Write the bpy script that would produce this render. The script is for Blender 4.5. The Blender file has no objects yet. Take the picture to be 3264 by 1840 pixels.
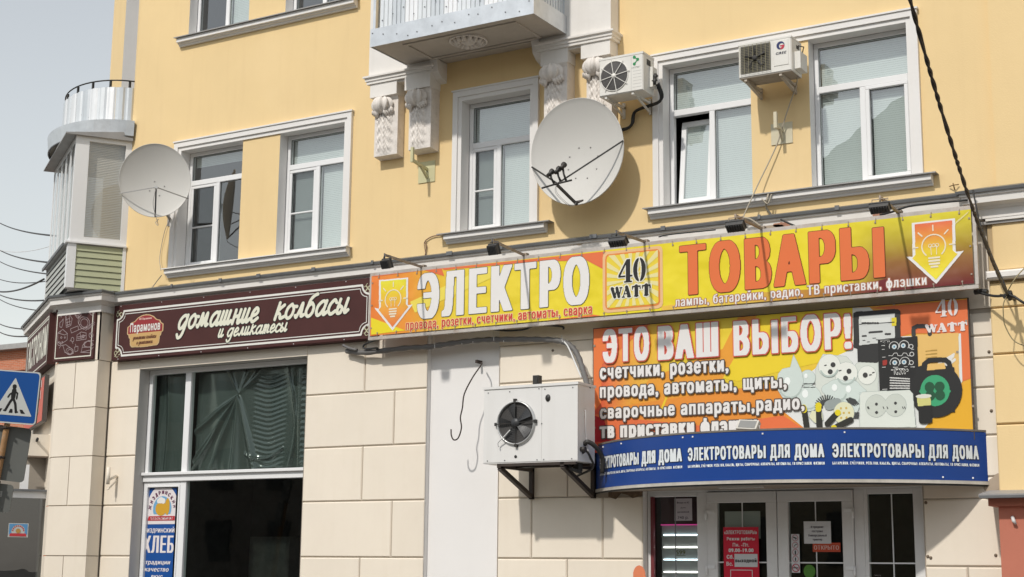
import bpy, bmesh, math, random
import numpy as np
from mathutils import Vector, Matrix

SC = bpy.context.scene
COL = SC.collection
RND = random.Random(7)

# ------------------------------------------------------------------ camera, sky, sun
# facade plane is Y = 0, X to the right along it, Z up from the pavement; camera stands 16 m in front of it
CAM = np.array([0.0, -16.0, 1.6])
cR = np.array([0.85810919, 0.51336612, 0.01018987])
cU = np.array([0.08644922, -0.16400789, 0.9826637])
cF = np.array([-0.50613747, 0.84235185, 0.18511678])
FPX = 4795.0
cd = bpy.data.cameras.new('camera')
cd.sensor_width = 36.0
cd.lens = FPX / 3264.0 * 36.0
cd.clip_start = 0.1
cd.clip_end = 3000
camera = bpy.data.objects.new('camera', cd)
COL.objects.link(camera)
Mx = Matrix(((cR[0], cU[0], -cF[0], CAM[0]), (cR[1], cU[1], -cF[1], CAM[1]), (cR[2], cU[2], -cF[2], CAM[2]), (0, 0, 0, 1)))
camera.matrix_world = Mx
SC.camera = camera

SUN_DIR = Vector((0.085, 1.0, -1.03)).normalized()        # the way the light travels
el = math.asin(-SUN_DIR.z)
az = math.atan2(-SUN_DIR.x, -SUN_DIR.y)                   # compass bearing of the sun from +Y
world = bpy.data.worlds.new('World')
SC.world = world
world.use_nodes = True
nt = world.node_tree
nt.nodes.clear()
sky = nt.nodes.new('ShaderNodeTexSky')
sky.sky_type = 'NISHITA'
sky.sun_disc = False
sky.sun_elevation = el
sky.sun_rotation = az
sky.air_density = 1.7
sky.dust_density = 0.4
sky.ozone_density = 1.0
hs = nt.nodes.new('ShaderNodeHueSaturation')
hs.inputs['Saturation'].default_value = 0.28
hs.inputs['Value'].default_value = 1.0
bg = nt.nodes.new('ShaderNodeBackground')
bg.inputs['Strength'].default_value = 0.116
wo = nt.nodes.new('ShaderNodeOutputWorld')
nt.links.new(sky.outputs[0], hs.inputs['Color'])
nt.links.new(hs.outputs[0], bg.inputs['Color'])
nt.links.new(bg.outputs[0], wo.inputs[0])

sd = bpy.data.lights.new('sun', 'SUN')
sd.energy = 2.3
sd.angle = math.radians(1.9)
sd.color = (1.0, 0.95, 0.88)
sun = bpy.data.objects.new('sun', sd)
COL.objects.link(sun)
sun.rotation_euler = SUN_DIR.to_track_quat('-Z', 'Y').to_euler()
sun.location = (-5, -20, 25)

SC.view_settings.view_transform = 'Standard'
SC.view_settings.look = 'None'
SC.view_settings.gamma = 1.0
SC.view_settings.exposure = 0.27
SC.view_settings.use_curve_mapping = False
SC.render.engine = 'CYCLES'
SC.cycles.max_bounces = 8
SC.cycles.transparent_max_bounces = 12

# ------------------------------------------------------------------ measuring: a point of the photograph on a plane of the place
_s = 1200 / 1894
CROP = {1: (0, 0, _s), 2: (1100, 0, _s), 3: (2064, 0, _s), 4: (0, 920, _s), 5: (1100, 920, _s), 6: (2064, 920, _s),
        'BAL': (1130, 0, 1000 / 2576), 'B0': (330, 880, 870 / 2576), 'B1': (1160, 780, 1000 / 2576),
        'B2': (2100, 620, 1164 / 2576), 'B3': (1860, 940, 1270 / 2576), 'B4': (1860, 1340, 1340 / 2576),
        'D1': (2020, 1540, 600 / 2576), 'D2': (2480, 1540, 784 / 2576), 'DS': (1660, 280, 440 / 1452),
        'Q7': (2900, 520, 364 / 1057), 'Q1': (0, 900, .3237), 'Q2': (0, 1300, .3718), 'Q3': (130, 180, .3718), 'Q4': (130, 640, .3718)}


def ray(k, x, y):
    a, b, s = CROP[k]
    px, py = a + x * s, b + y * s
    return cR * (px - 1632) / FPX - cU * (py - 920) / FPX + cF


def W(k, x, y, Y=0.0):
    """the point on the plane Y = const that the crop's pixel shows"""
    d = ray(k, x, y)
    p = CAM + d * ((Y - CAM[1]) / d[1])
    return Vector(p)


def ray_plane(k, x, y, pt, n):
    d = ray(k, x, y)
    n = np.array(n, float)
    t = ((np.array(pt, float) - CAM) @ n) / (d @ n)
    return Vector(CAM + d * t)


# ------------------------------------------------------------------ materials
MATS = {}


def mat(name, col, rough=0.8, metal=0.0, var=0.06, vscale=1.5, bump=0.15, bscale=60.0, streak=0.0, streakcol=(0.25, 0.22, 0.18),
        spec=0.5, coat=0.0, objvar=0.0, bdist=0.004, dirt=0.0, dirtcol=(0.2, 0.18, 0.15), dscale=2.5):
    if name in MATS:
        return MATS[name]
    m = bpy.data.materials.new(name)
    m.use_nodes = True
    t = m.node_tree
    b = t.nodes['Principled BSDF']
    L = t.links.new
    geo = t.nodes.new('ShaderNodeNewGeometry')
    src = geo.outputs['Position']
    n1 = t.nodes.new('ShaderNodeTexNoise')
    n1.inputs['Scale'].default_value = vscale
    n1.inputs['Detail'].default_value = 6
    n1.inputs['Roughness'].default_value = 0.65
    L(src, n1.inputs['Vector'])
    r = t.nodes.new('ShaderNodeMapRange')
    r.inputs[1].default_value = 0.25
    r.inputs[2].default_value = 0.75
    r.inputs[3].default_value = 1.0 - var
    r.inputs[4].default_value = 1.0 + var
    L(n1.outputs['Fac'], r.inputs[0])
    mul = t.nodes.new('ShaderNodeVectorMath')
    mul.operation = 'SCALE'
    mul.inputs[0].default_value = col[:3]
    if objvar:
        oi = t.nodes.new('ShaderNodeObjectInfo')
        mr = t.nodes.new('ShaderNodeMapRange'); mr.inputs[3].default_value = 1 - objvar; mr.inputs[4].default_value = 1 + objvar
        L(oi.outputs['Random'], mr.inputs[0])
        mm = t.nodes.new('ShaderNodeMath'); mm.operation = 'MULTIPLY'
        L(r.outputs[0], mm.inputs[0]); L(mr.outputs[0], mm.inputs[1])
        L(mm.outputs[0], mul.inputs['Scale'])
    else:
        L(r.outputs[0], mul.inputs['Scale'])
    out = mul.outputs[0]
    if streak > 0:
        mp = t.nodes.new('ShaderNodeMapping')
        mp.inputs['Scale'].default_value = (7, 7, 0.55)
        L(src, mp.inputs[0])
        n2 = t.nodes.new('ShaderNodeTexNoise')
        n2.inputs['Scale'].default_value = 1.0
        n2.inputs['Detail'].default_value = 5
        L(mp.outputs[0], n2.inputs['Vector'])
        r2 = t.nodes.new('ShaderNodeMapRange')
        r2.inputs[1].default_value = 0.52
        r2.inputs[2].default_value = 0.8
        r2.inputs[3].default_value = 0
        r2.inputs[4].default_value = streak
        L(n2.outputs['Fac'], r2.inputs[0])
        mx = t.nodes.new('ShaderNodeMix')
        mx.data_type = 'RGBA'
        L(r2.outputs[0], mx.inputs[0])
        L(out, mx.inputs[6])
        mx.inputs[7].default_value = (*streakcol, 1)
        out = mx.outputs[2]
    if dirt > 0:
        n3 = t.nodes.new('ShaderNodeTexNoise')
        n3.inputs['Scale'].default_value = dscale
        n3.inputs['Detail'].default_value = 8
        n3.inputs['Roughness'].default_value = 0.7
        L(src, n3.inputs['Vector'])
        r3 = t.nodes.new('ShaderNodeMapRange')
        r3.inputs[1].default_value = 0.5
        r3.inputs[2].default_value = 0.72
        r3.inputs[3].default_value = 0
        r3.inputs[4].default_value = dirt
        L(n3.outputs['Fac'], r3.inputs[0])
        mx = t.nodes.new('ShaderNodeMix')
        mx.data_type = 'RGBA'
        L(r3.outputs[0], mx.inputs[0])
        L(out, mx.inputs[6])
        mx.inputs[7].default_value = (*dirtcol, 1)
        out = mx.outputs[2]
    L(out, b.inputs['Base Color'])
    b.inputs['Roughness'].default_value = rough
    b.inputs['Metallic'].default_value = metal
    b.inputs['Specular IOR Level'].default_value = spec
    if coat:
        b.inputs['Coat Weight'].default_value = coat
    if bump > 0:
        nb = t.nodes.new('ShaderNodeTexNoise')
        nb.inputs['Scale'].default_value = bscale
        nb.inputs['Detail'].default_value = 4
        L(src, nb.inputs['Vector'])
        bp = t.nodes.new('ShaderNodeBump')
        bp.inputs['Strength'].default_value = bump
        bp.inputs['Distance'].default_value = bdist
        L(nb.outputs['Fac'], bp.inputs['Height'])
        L(bp.outputs[0], b.inputs['Normal'])
    MATS[name] = m
    return m


def emit(name, col, s):
    m = bpy.data.materials.new(name)
    m.use_nodes = True
    b = m.node_tree.nodes['Principled BSDF']
    b.inputs['Base Color'].default_value = (*col, 1)
    b.inputs['Emission Color'].default_value = (*col, 1)
    b.inputs['Emission Strength'].default_value = s
    MATS[name] = m
    return m


def glass(name, tint, refl=1.0, rough=0.0, wav=0.004):
    """window glass: a clear tinted sheet that mirrors by Fresnel, with a faint waviness"""
    m = bpy.data.materials.new(name)
    m.use_nodes = True
    t = m.node_tree
    t.nodes.clear()
    L = t.links.new
    o = t.nodes.new('ShaderNodeOutputMaterial')
    tr = t.nodes.new('ShaderNodeBsdfTransparent')
    tr.inputs[0].default_value = (*tint, 1)
    gl = t.nodes.new('ShaderNodeBsdfGlossy')
    gl.inputs['Color'].default_value = (1, 1, 1, 1)
    gl.inputs['Roughness'].default_value = rough
    # Schlick reflectance of a thin sheet, the same from both sides
    gm = t.nodes.new('ShaderNodeNewGeometry')
    dt = t.nodes.new('ShaderNodeVectorMath'); dt.operation = 'DOT_PRODUCT'
    L(gm.outputs['Incoming'], dt.inputs[0])
    L(gm.outputs['Normal'], dt.inputs[1])

    def mth(op, x, y=None, clamp=False):
        n = t.nodes.new('ShaderNodeMath'); n.operation = op; n.use_clamp = clamp
        for i, q in enumerate((x, y)):
            if q is None: continue
            if isinstance(q, (int, float)): n.inputs[i].default_value = q
            else: L(q, n.inputs[i])
        return n.outputs[0]
    c1 = mth('SUBTRACT', 1.0, mth('ABSOLUTE', dt.outputs['Value']), True)
    fz = mth('ADD', mth('MULTIPLY', mth('POWER', c1, 5.0), 0.92), 0.08)
    mu = mth('MULTIPLY', fz, refl, True)
    mx = t.nodes.new('ShaderNodeMixShader')
    L(mu, mx.inputs[0])
    L(tr.outputs[0], mx.inputs[1])
    L(gl.outputs[0], mx.inputs[2])
    L(mx.outputs[0], o.inputs[0])
    geo = t.nodes.new('ShaderNodeNewGeometry')
    nb = t.nodes.new('ShaderNodeTexNoise')
    nb.inputs['Scale'].default_value = 1.6
    L(geo.outputs['Position'], nb.inputs['Vector'])
    bp = t.nodes.new('ShaderNodeBump')
    bp.inputs['Strength'].default_value = wav
    bp.inputs['Distance'].default_value = 0.3
    L(nb.outputs['Fac'], bp.inputs['Height'])
    L(bp.outputs[0], gl.inputs['Normal'])
    MATS[name] = m
    return m


def banner_mat(name, stops, axis_dir, rough=0.42, off=0.0, scale=1.0, patches=()):
    """printed vinyl: colour ramp along a direction of world space, plus flat printed patches come as geometry"""
    m = bpy.data.materials.new(name)
    m.use_nodes = True
    t = m.node_tree
    L = t.links.new
    b = t.nodes['Principled BSDF']
    geo = t.nodes.new('ShaderNodeNewGeometry')
    dot = t.nodes.new('ShaderNodeVectorMath')
    dot.operation = 'DOT_PRODUCT'
    dot.inputs[1].default_value = axis_dir
    L(geo.outputs['Position'], dot.inputs[0])
    ma = t.nodes.new('ShaderNodeMapRange')
    ma.inputs[1].default_value = off
    ma.inputs[2].default_value = off + scale
    L(dot.outputs['Value'], ma.inputs[0])
    cr = t.nodes.new('ShaderNodeValToRGB')
    while len(cr.color_ramp.elements) < len(stops):
        cr.color_ramp.elements.new(0.5)
    for e, (p, c) in zip(cr.color_ramp.elements, stops):
        e.position = p
        e.color = (*c, 1)
    L(ma.outputs[0], cr.inputs[0])
    L(cr.outputs[0], b.inputs['Base Color'])
    b.inputs['Roughness'].default_value = rough
    nb = t.nodes.new('ShaderNodeTexNoise')
    nb.inputs['Scale'].default_value = 2.2
    nb.inputs['Detail'].default_value = 3
    L(geo.outputs['Position'], nb.inputs['Vector'])
    bp = t.nodes.new('ShaderNodeBump')
    bp.inputs['Strength'].default_value = 0.35
    bp.inputs['Distance'].default_value = 0.05
    L(nb.outputs['Fac'], bp.inputs['Height'])
    L(bp.outputs[0], b.inputs['Normal'])
    MATS[name] = m
    return m


def flat(name, col, rough=0.45, spec=0.4):
    return mat('print_' + name, col, rough=rough, var=0.03, bump=0.0, spec=spec)


# ------------------------------------------------------------------ mesh building
class MB:
    def __init__(s):
        s.v = []
        s.f = []
        s.sm = []

    def quad(s, *p, smooth=False):
        n = len(s.v)
        s.v += [tuple(q) for q in p]
        s.f.append(tuple(range(n, n + len(p))))
        s.sm.append(smooth)
        return s

    def box(s, x0, x1, y0, y1, z0, z1, M=None, c=0.0):
        if x0 > x1: x0, x1 = x1, x0
        if y0 > y1: y0, y1 = y1, y0
        if z0 > z1: z0, z1 = z1, z0
        n = len(s.v)
        if c > 0:
            # front face (low y) chamfered
            ring = [[(x0, y1, z0), (x1, y1, z0), (x1, y1, z1), (x0, y1, z1)],
                    [(x0, y0 + c, z0), (x1, y0 + c, z0), (x1, y0 + c, z1), (x0, y0 + c, z1)],
                    [(x0 + c, y0, z0 + c), (x1 - c, y0, z0 + c), (x1 - c, y0, z1 - c), (x0 + c, y0, z1 - c)]]
            P = [Vector(p) for r in ring for p in r]
            if M is not None: P = [M @ p for p in P]
            s.v += [tuple(p) for p in P]
            for k in range(2):
                for i in range(4):
                    j = (i + 1) % 4
                    s.f.append((n + 4 * k + i, n + 4 * k + j, n + 4 * k + 4 + j, n + 4 * k + 4 + i)); s.sm.append(False)
            s.f.append((n + 8, n + 9, n + 10, n + 11)); s.sm.append(False)
            s.f.append((n + 3, n + 2, n + 1, n)); s.sm.append(False)
            return s
        P = [Vector(p) for p in ((x0, y0, z0), (x1, y0, z0), (x1, y1, z0), (x0, y1, z0), (x0, y0, z1), (x1, y0, z1), (x1, y1, z1), (x0, y1, z1))]
        if M is not None: P = [M @ p for p in P]
        s.v += [tuple(p) for p in P]
        for f in ((0, 3, 2, 1), (4, 5, 6, 7), (0, 1, 5, 4), (1, 2, 6, 5), (2, 3, 7, 6), (3, 0, 4, 7)):
            s.f.append(tuple(n + i for i in f)); s.sm.append(False)
        return s

    def prism(s, poly, a, b, M=None, axis='y'):
        """poly of 2-D points extruded from a to b along axis"""
        n = len(s.v)
        k = len(poly)
        for t in (a, b):
            for p in poly:
                q = {'y': (p[0], t, p[1]), 'x': (t, p[0], p[1]), 'z': (p[0], p[1], t)}[axis]
                q = Vector(q)
                if M is not None: q = M @ q
                s.v.append(tuple(q))
        s.f.append(tuple(range(n, n + k))); s.sm.append(False)
        s.f.append(tuple(range(n + 2 * k - 1, n + k - 1, -1))); s.sm.append(False)
        for i in range(k):
            j = (i + 1) % k
            s.f.append((n + i, n + k + i, n + k + j, n + j)); s.sm.append(False)
        return s

    def tube(s, pts, r, n=8, cap=True, smooth=True, closed=False):
        pts = [Vector(p) for p in pts]
        rr = r if isinstance(r, (list, tuple)) else [r] * len(pts)
        base = len(s.v)
        m = len(pts)
        up = None
        for i, p in enumerate(pts):
            if closed:
                t = (pts[(i + 1) % m] - pts[i - 1])
            else:
                t = pts[min(i + 1, m - 1)] - pts[max(i - 1, 0)]
            if t.length < 1e-9: t = Vector((0, 0, 1))
            t.normalize()
            if up is None:
                up = Vector((0, 0, 1)) if abs(t.z) < 0.9 else Vector((1, 0, 0))
            a = t.cross(up)
            if a.length < 1e-5: a = t.cross(Vector((0, 1, 0)))
            a.normalize()
            b = a.cross(t).normalized()
            up = b
            for k in range(n):
                an = 2 * math.pi * k / n
                q = p + (a * math.cos(an) + b * math.sin(an)) * rr[i]
                s.v.append(tuple(q))
        last = m if closed else m - 1
        for i in range(last):
            for k in range(n):
                k2 = (k + 1) % n
                i2 = (i + 1) % m
                s.f.append((base + i * n + k, base + i * n + k2, base + i2 * n + k2, base + i2 * n + k)); s.sm.append(smooth)
        if cap and not closed:
            s.f.append(tuple(base + k for k in reversed(range(n)))); s.sm.append(False)
            s.f.append(tuple(base + (m - 1) * n + k for k in range(n))); s.sm.append(False)
        return s

    def beam(s, p, q, w, h=None, up=(0, 0, 1)):
        """square bar from p to q"""
        h = h or w
        p, q = Vector(p), Vector(q)
        t = (q - p).normalized()
        u = Vector(up)
        if abs(t.dot(u)) > 0.98: u = Vector((1, 0, 0))
        a = t.cross(u).normalized() * (w / 2)
        b = a.cross(t).normalized() * (h / 2)
        n = len(s.v)
        for c in (p, q):
            for e in (-a - b, a - b, a + b, -a + b):
                s.v.append(tuple(c + e))
        for f in ((0, 1, 2, 3), (7, 6, 5, 4), (0, 4, 5, 1), (1, 5, 6, 2), (2, 6, 7, 3), (3, 7, 4, 0)):
            s.f.append(tuple(n + i for i in f)); s.sm.append(False)
        return s

    def lathe(s, prof, M, n=24, smooth=True):
        """prof: list of (r, h) about local z, M places it"""
        base = len(s.v)
        for (r, h) in prof:
            for k in range(n):
                a = 2 * math.pi * k / n
                s.v.append(tuple(M @ Vector((r * math.cos(a), r * math.sin(a), h))))
        for i in range(len(prof) - 1):
            for k in range(n):
                k2 = (k + 1) % n
                s.f.append((base + i * n + k, base + i * n + k2, base + (i + 1) * n + k2, base + (i + 1) * n + k)); s.sm.append(smooth)
        return s

    def grid(s, fn, nu, nv, smooth=True):
        n = len(s.v)
        for j in range(nv + 1):
            for i in range(nu + 1):
                s.v.append(tuple(fn(i / nu, j / nv)))
        for j in range(nv):
            for i in range(nu):
                a = n + j * (nu + 1) + i
                s.f.append((a, a + 1, a + nu + 2, a + nu + 1)); s.sm.append(smooth)
        return s

    def build(s, name, material, parent=None, org=None, normals=True):
        me = bpy.data.meshes.new(name)
        if org is None:
            org = parent['_org'] if (parent is not None and '_org' in parent) else (0, 0, 0)
        ox, oy, oz = org
        me.from_pydata([(x - ox, y - oy, z - oz) for x, y, z in s.v], [], s.f)
        if any(s.sm):
            me.polygons.foreach_set('use_smooth', s.sm)
        if normals:
            bm = bmesh.new(); bm.from_mesh(me)
            bmesh.ops.recalc_face_normals(bm, faces=bm.faces)
            bm.to_mesh(me); bm.free()
        me.update()
        if material is not None:
            me.materials.append(material)
        o = bpy.data.objects.new(name, me)
        COL.objects.link(o)
        if parent is not None:
            o.parent = parent
            o['_org'] = tuple(org)
        else:
            o.location = org
            o['_org'] = tuple(org)
        return o


def thing(name, label, cat, org=(0, 0, 0), group=None, kind=None):
    o = bpy.data.objects.new(name, None)
    COL.objects.link(o)
    o.location = org
    o['_org'] = tuple(org)
    if label: o['label'] = label
    if cat: o['category'] = cat
    if group: o['group'] = group
    if kind: o['kind'] = kind
    o.empty_display_size = 0.2
    return o


def tag(o, label=None, cat=None, group=None, kind=None):
    if label: o['label'] = label
    if cat: o['category'] = cat
    if group: o['group'] = group
    if kind: o['kind'] = kind
    return o


def copy_tree(o, parent=None, delta=None):
    c = o.copy()
    COL.objects.link(c)
    if parent is not None: c.parent = parent
    if delta is not None:
        c.location = Vector(o.location) + Vector(delta)
    for ch in list(o.children):
        copy_tree(ch, c)
    return c
# ------------------------------------------------------------------ print: letters and shapes rastered to a mask, traced to a flat mesh
GL = {}
_dg = None


def outlines(ch):
    """the contours of one character of Blender's own built-in font, and its advance"""
    if ch in GL: return GL[ch]
    cu = bpy.data.curves.new('t', 'FONT')
    cu.body = 'H' + ch + 'H'
    cu.resolution_u = 6
    ob = bpy.data.objects.new('t', cu)
    COL.objects.link(ob)
    dg = bpy.context.evaluated_depsgraph_get()
    c2 = ob.evaluated_get(dg).to_curve(dg)
    cont = []
    for sp in c2.splines:
        bp = sp.bezier_points
        pts = []
        n = len(bp)
        for i in range(n):
            a, b = bp[i], bp[(i + 1) % n]
            p0, p1, p2, p3 = [np.array(q[:2]) for q in (a.co, a.handle_right, b.handle_left, b.co)]
            if abs(np.cross(p1 - p0, p3 - p0)) + abs(np.cross(p2 - p0, p3 - p0)) < 1e-7:
                pts.append(p0)
            else:
                for t in np.arange(6) / 6:
                    pts.append(p0 * (1 - t) ** 3 + 3 * p1 * t * (1 - t) ** 2 + 3 * p2 * t * t * (1 - t) + p3 * t ** 3)
        cont.append(np.array(pts))
    # the first and last H fix the advance
    xs = sorted(((c[:, 0].min(), c[:, 0].max()), i) for i, c in enumerate(cont))
    first, last = xs[0][1], xs[-1][1]
    hw = cont[first][:, 0].min()
    x0 = cont[first][:, 0].max() + hw
    adv = cont[last][:, 0].min() - hw - x0
    gl = [c - np.array([x0, 0]) for i, c in enumerate(cont) if i not in (first, last)]
    ob.to_curve_clear() if hasattr(ob, 'to_curve_clear') else None
    bpy.data.objects.remove(ob)
    bpy.data.curves.remove(cu)
    GL[ch] = (gl, adv)
    return GL[ch]


class Ink:
    """a mask of N cells per metre-unit over [x0,x1] x [y0,y1] of a local 2-D frame"""

    def __init__(s, x0, x1, y0, y1, res):
        s.x0, s.y0, s.r = x0, y0, res
        s.nx = int(math.ceil((x1 - x0) * res)) + 1
        s.ny = int(math.ceil((y1 - y0) * res)) + 1
        s.m = np.zeros((s.ny, s.nx), np.float32)

    def _fill(s, contours):
        xs = s.x0 + (np.arange(s.nx) + 0.0) / s.r
        ys = s.y0 + (np.arange(s.ny) + 0.0) / s.r + 1.3e-6
        wn = np.zeros((s.ny, s.nx + 1), np.int32)
        for c in contours:
            a = c
            b = np.roll(c, -1, axis=0)
            for (ax, ay), (bx, by) in zip(a, b):
                if ay == by: continue
                d = 1 if by > ay else -1
                lo, hi = (ay, by) if ay < by else (by, ay)
                j0 = max(0, int(math.ceil((lo - s.y0) * s.r)) - 1)
                j1 = min(s.ny, int(math.floor((hi - s.y0) * s.r)) + 2)
                if j1 <= j0: continue
                jj = np.arange(j0, j1)
                yy = ys[jj]
                k = (yy >= lo) & (yy < hi)
                jj = jj[k]; yy = yy[k]
                if len(jj) == 0: continue
                xx = ax + (yy - ay) * (bx - ax) / (by - ay)
                ii = np.clip(np.ceil((xx - s.x0) * s.r).astype(int), 0, s.nx)
                np.add.at(wn, (jj, ii), d)
        return np.cumsum(wn, axis=1)[:, :s.nx] != 0

    def poly(s, pts, on=1.0):
        k = s._fill([np.array(pts, float)])
        s.m[k] = on
        return s

    def polys(s, cs, on=1.0):
        s.m[s._fill([np.array(c, float) for c in cs])] = on
        return s

    def circle(s, cx, cy, r, on=1.0, ry=None):
        ry = ry or r
        yy, xx = np.mgrid[0:s.ny, 0:s.nx]
        X = s.x0 + xx / s.r; Y = s.y0 + yy / s.r
        s.m[((X - cx) / r) ** 2 + ((Y - cy) / ry) ** 2 <= 1] = on
        return s

    def line(s, pts, w, on=1.0, closed=False):
        yy, xx = np.mgrid[0:s.ny, 0:s.nx]
        X = s.x0 + xx / s.r; Y = s.y0 + yy / s.r
        pts = list(pts) + ([pts[0]] if closed else [])
        for (ax, ay), (bx, by) in zip(pts, pts[1:]):
            j0 = max(0, int((min(ay, by) - w - s.y0) * s.r)); j1 = min(s.ny, int((max(ay, by) + w - s.y0) * s.r) + 2)
            i0 = max(0, int((min(ax, bx) - w - s.x0) * s.r)); i1 = min(s.nx, int((max(ax, bx) + w - s.x0) * s.r) + 2)
            if j1 <= j0 or i1 <= i0: continue
            Xs, Ys = X[j0:j1, i0:i1], Y[j0:j1, i0:i1]
            dx, dy = bx - ax, by - ay
            L2 = dx * dx + dy * dy + 1e-12
            t = np.clip(((Xs - ax) * dx + (Ys - ay) * dy) / L2, 0, 1)
            d2 = (Xs - ax - t * dx) ** 2 + (Ys - ay - t * dy) ** 2
            s.m[j0:j1, i0:i1][d2 <= (w / 2) ** 2] = on
        return s

    def arc(s, cx, cy, r, a0, a1, w, on=1.0, ry=None, n=20):
        ry = ry or r
        return s.line([(cx + r * math.cos(math.radians(a0 + (a1 - a0) * i / n)), cy + ry * math.sin(math.radians(a0 + (a1 - a0) * i / n))) for i in range(n + 1)], w, on)

    def text(s, txt, x, y, w, h, heavy=0.1, dy=0.0, shear=0.0, gap=0.0, on=1.0, rot=0.0, lat=True):
        """txt fitted in width w with capital height h; heavy emboldens by that share of a letter's pitch, dy the bars by a share of h"""
        txt = txt.replace('Ы', 'ЬI').replace('ы', 'ьı')
        pitch = w / max(1, len(txt))
        ex = heavy * pitch
        step = 2 * ex * 0.92 + gap * pitch
        G = [outlines(ch) for ch in txt]
        lo = G[0][0][0][:, 0].min() if G[0][0] else 0.0
        nat = sum(g[1] for g in G) - lo
        hi_trim = 0.0
        if G[-1][0]:
            hi_trim = G[-1][1] - max(c[:, 0].max() for c in G[-1][0])
        nat -= hi_trim
        sx = (w - 2 * ex - step * (len(txt) - 1)) / nat
        cap = 0.7285 if not lat else 0.7285
        sy = (h - 2 * dy * h) / cap
        out = []
        pen = -lo * sx + ex
        cr, sr = math.cos(rot), math.sin(rot)
        for gl, adv in G:
            for c in gl:
                X = c[:, 0] * sx + pen
                Y = c[:, 1] * sy + dy * h
                X = X + shear * Y
                out.append(np.stack([x + X * cr - Y * sr, y + X * sr + Y * cr], 1))
            pen += adv * sx + step
        if not out: return s
        k = s._fill(out)
        for _ in range(int(round(ex * s.r))):
            k = k | np.roll(k, 1, 1) | np.roll(k, -1, 1)
        for _ in range(int(round(dy * h * s.r))):
            k = k | np.roll(k, 1, 0) | np.roll(k, -1, 0)
        s.m[k] = on
        return s

    def grow(s, d):
        n = Ink.__new__(Ink)
        n.x0, n.y0, n.r, n.nx, n.ny = s.x0, s.y0, s.r, s.nx, s.ny
        k = s.m > 0.5
        R_ = max(1, int(round(d * s.r)))
        for i in range(R_):
            a = k | np.roll(k, 1, 1) | np.roll(k, -1, 1) | np.roll(k, 1, 0) | np.roll(k, -1, 0)
            if i % 2:
                a = a | np.roll(np.roll(k, 1, 1), 1, 0) | np.roll(np.roll(k, -1, 1), 1, 0) | np.roll(np.roll(k, 1, 1), -1, 0) | np.roll(np.roll(k, -1, 1), -1, 0)
            k = a
        n.m = k.astype(np.float32)
        return n

    def mesh(s, name, material, fn, parent, blur=True):
        """fn maps (x, y) of the frame to a point of the place"""
        m = s.m.copy()
        m[0] = m[-1] = 0
        m[:, 0] = m[:, -1] = 0
        if blur:
            p = m
            m = (p * 4 + np.roll(p, 1, 0) * 2 + np.roll(p, -1, 0) * 2 + np.roll(p, 1, 1) * 2 + np.roll(p, -1, 1) * 2
                 + np.roll(np.roll(p, 1, 0), 1, 1) + np.roll(np.roll(p, -1, 0), 1, 1) + np.roll(np.roll(p, 1, 0), -1, 1) + np.roll(np.roll(p, -1, 0), -1, 1)) / 16
            m[0] = m[-1] = 0
            m[:, 0] = m[:, -1] = 0
        b = m > 0.5
        code = (b[:-1, :-1] * 1 + b[:-1, 1:] * 2 + b[1:, 1:] * 4 + b[1:, :-1] * 8)
        V = []; F = []; idx = {}

        def vid(x, y):
            k = (round(x * 64), round(y * 64))
            if k not in idx:
                idx[k] = len(V)
                V.append((s.x0 + x / s.r, s.y0 + y / s.r))
            return idx[k]
        ny, nx = code.shape
        for j in range(ny):
            row = code[j]
            nz = np.nonzero(row)[0]
            if len(nz) == 0: continue
            full = row == 15
            i = 0
            # runs of full cells
            d = np.diff(np.concatenate(([0], full.astype(np.int8), [0])))
            for a, e in zip(np.nonzero(d == 1)[0], np.nonzero(d == -1)[0]):
                F.append((vid(a, j), vid(e, j), vid(e, j + 1), vid(a, j + 1)))
            for i in nz:
                c = row[i]
                if c == 15: continue
                v = (m[j, i], m[j, i + 1], m[j + 1, i + 1], m[j + 1, i])
                C = ((i, j), (i + 1, j), (i + 1, j + 1), (i, j + 1))
                P = []
                for k in range(4):
                    k2 = (k + 1) & 3
                    i1, i2 = v[k] > 0.5, v[k2] > 0.5
                    if i1: P.append(C[k])
                    if i1 != i2:
                        t = (0.5 - v[k]) / (v[k2] - v[k])
                        P.append((C[k][0] + (C[k2][0] - C[k][0]) * t, C[k][1] + (C[k2][1] - C[k][1]) * t))
                if len(P) >= 3:
                    ids = []
                    for p in P:
                        q = vid(*p)
                        if q not in ids: ids.append(q)
                    if len(ids) >= 3: F.append(tuple(ids))
        if not F: return None
        mb = MB()
        mb.v = [tuple(fn(x, y)) for x, y in V]
        mb.f = F
        mb.sm = [False] * len(F)
        return mb.build(name, material, parent, normals=False)


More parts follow.
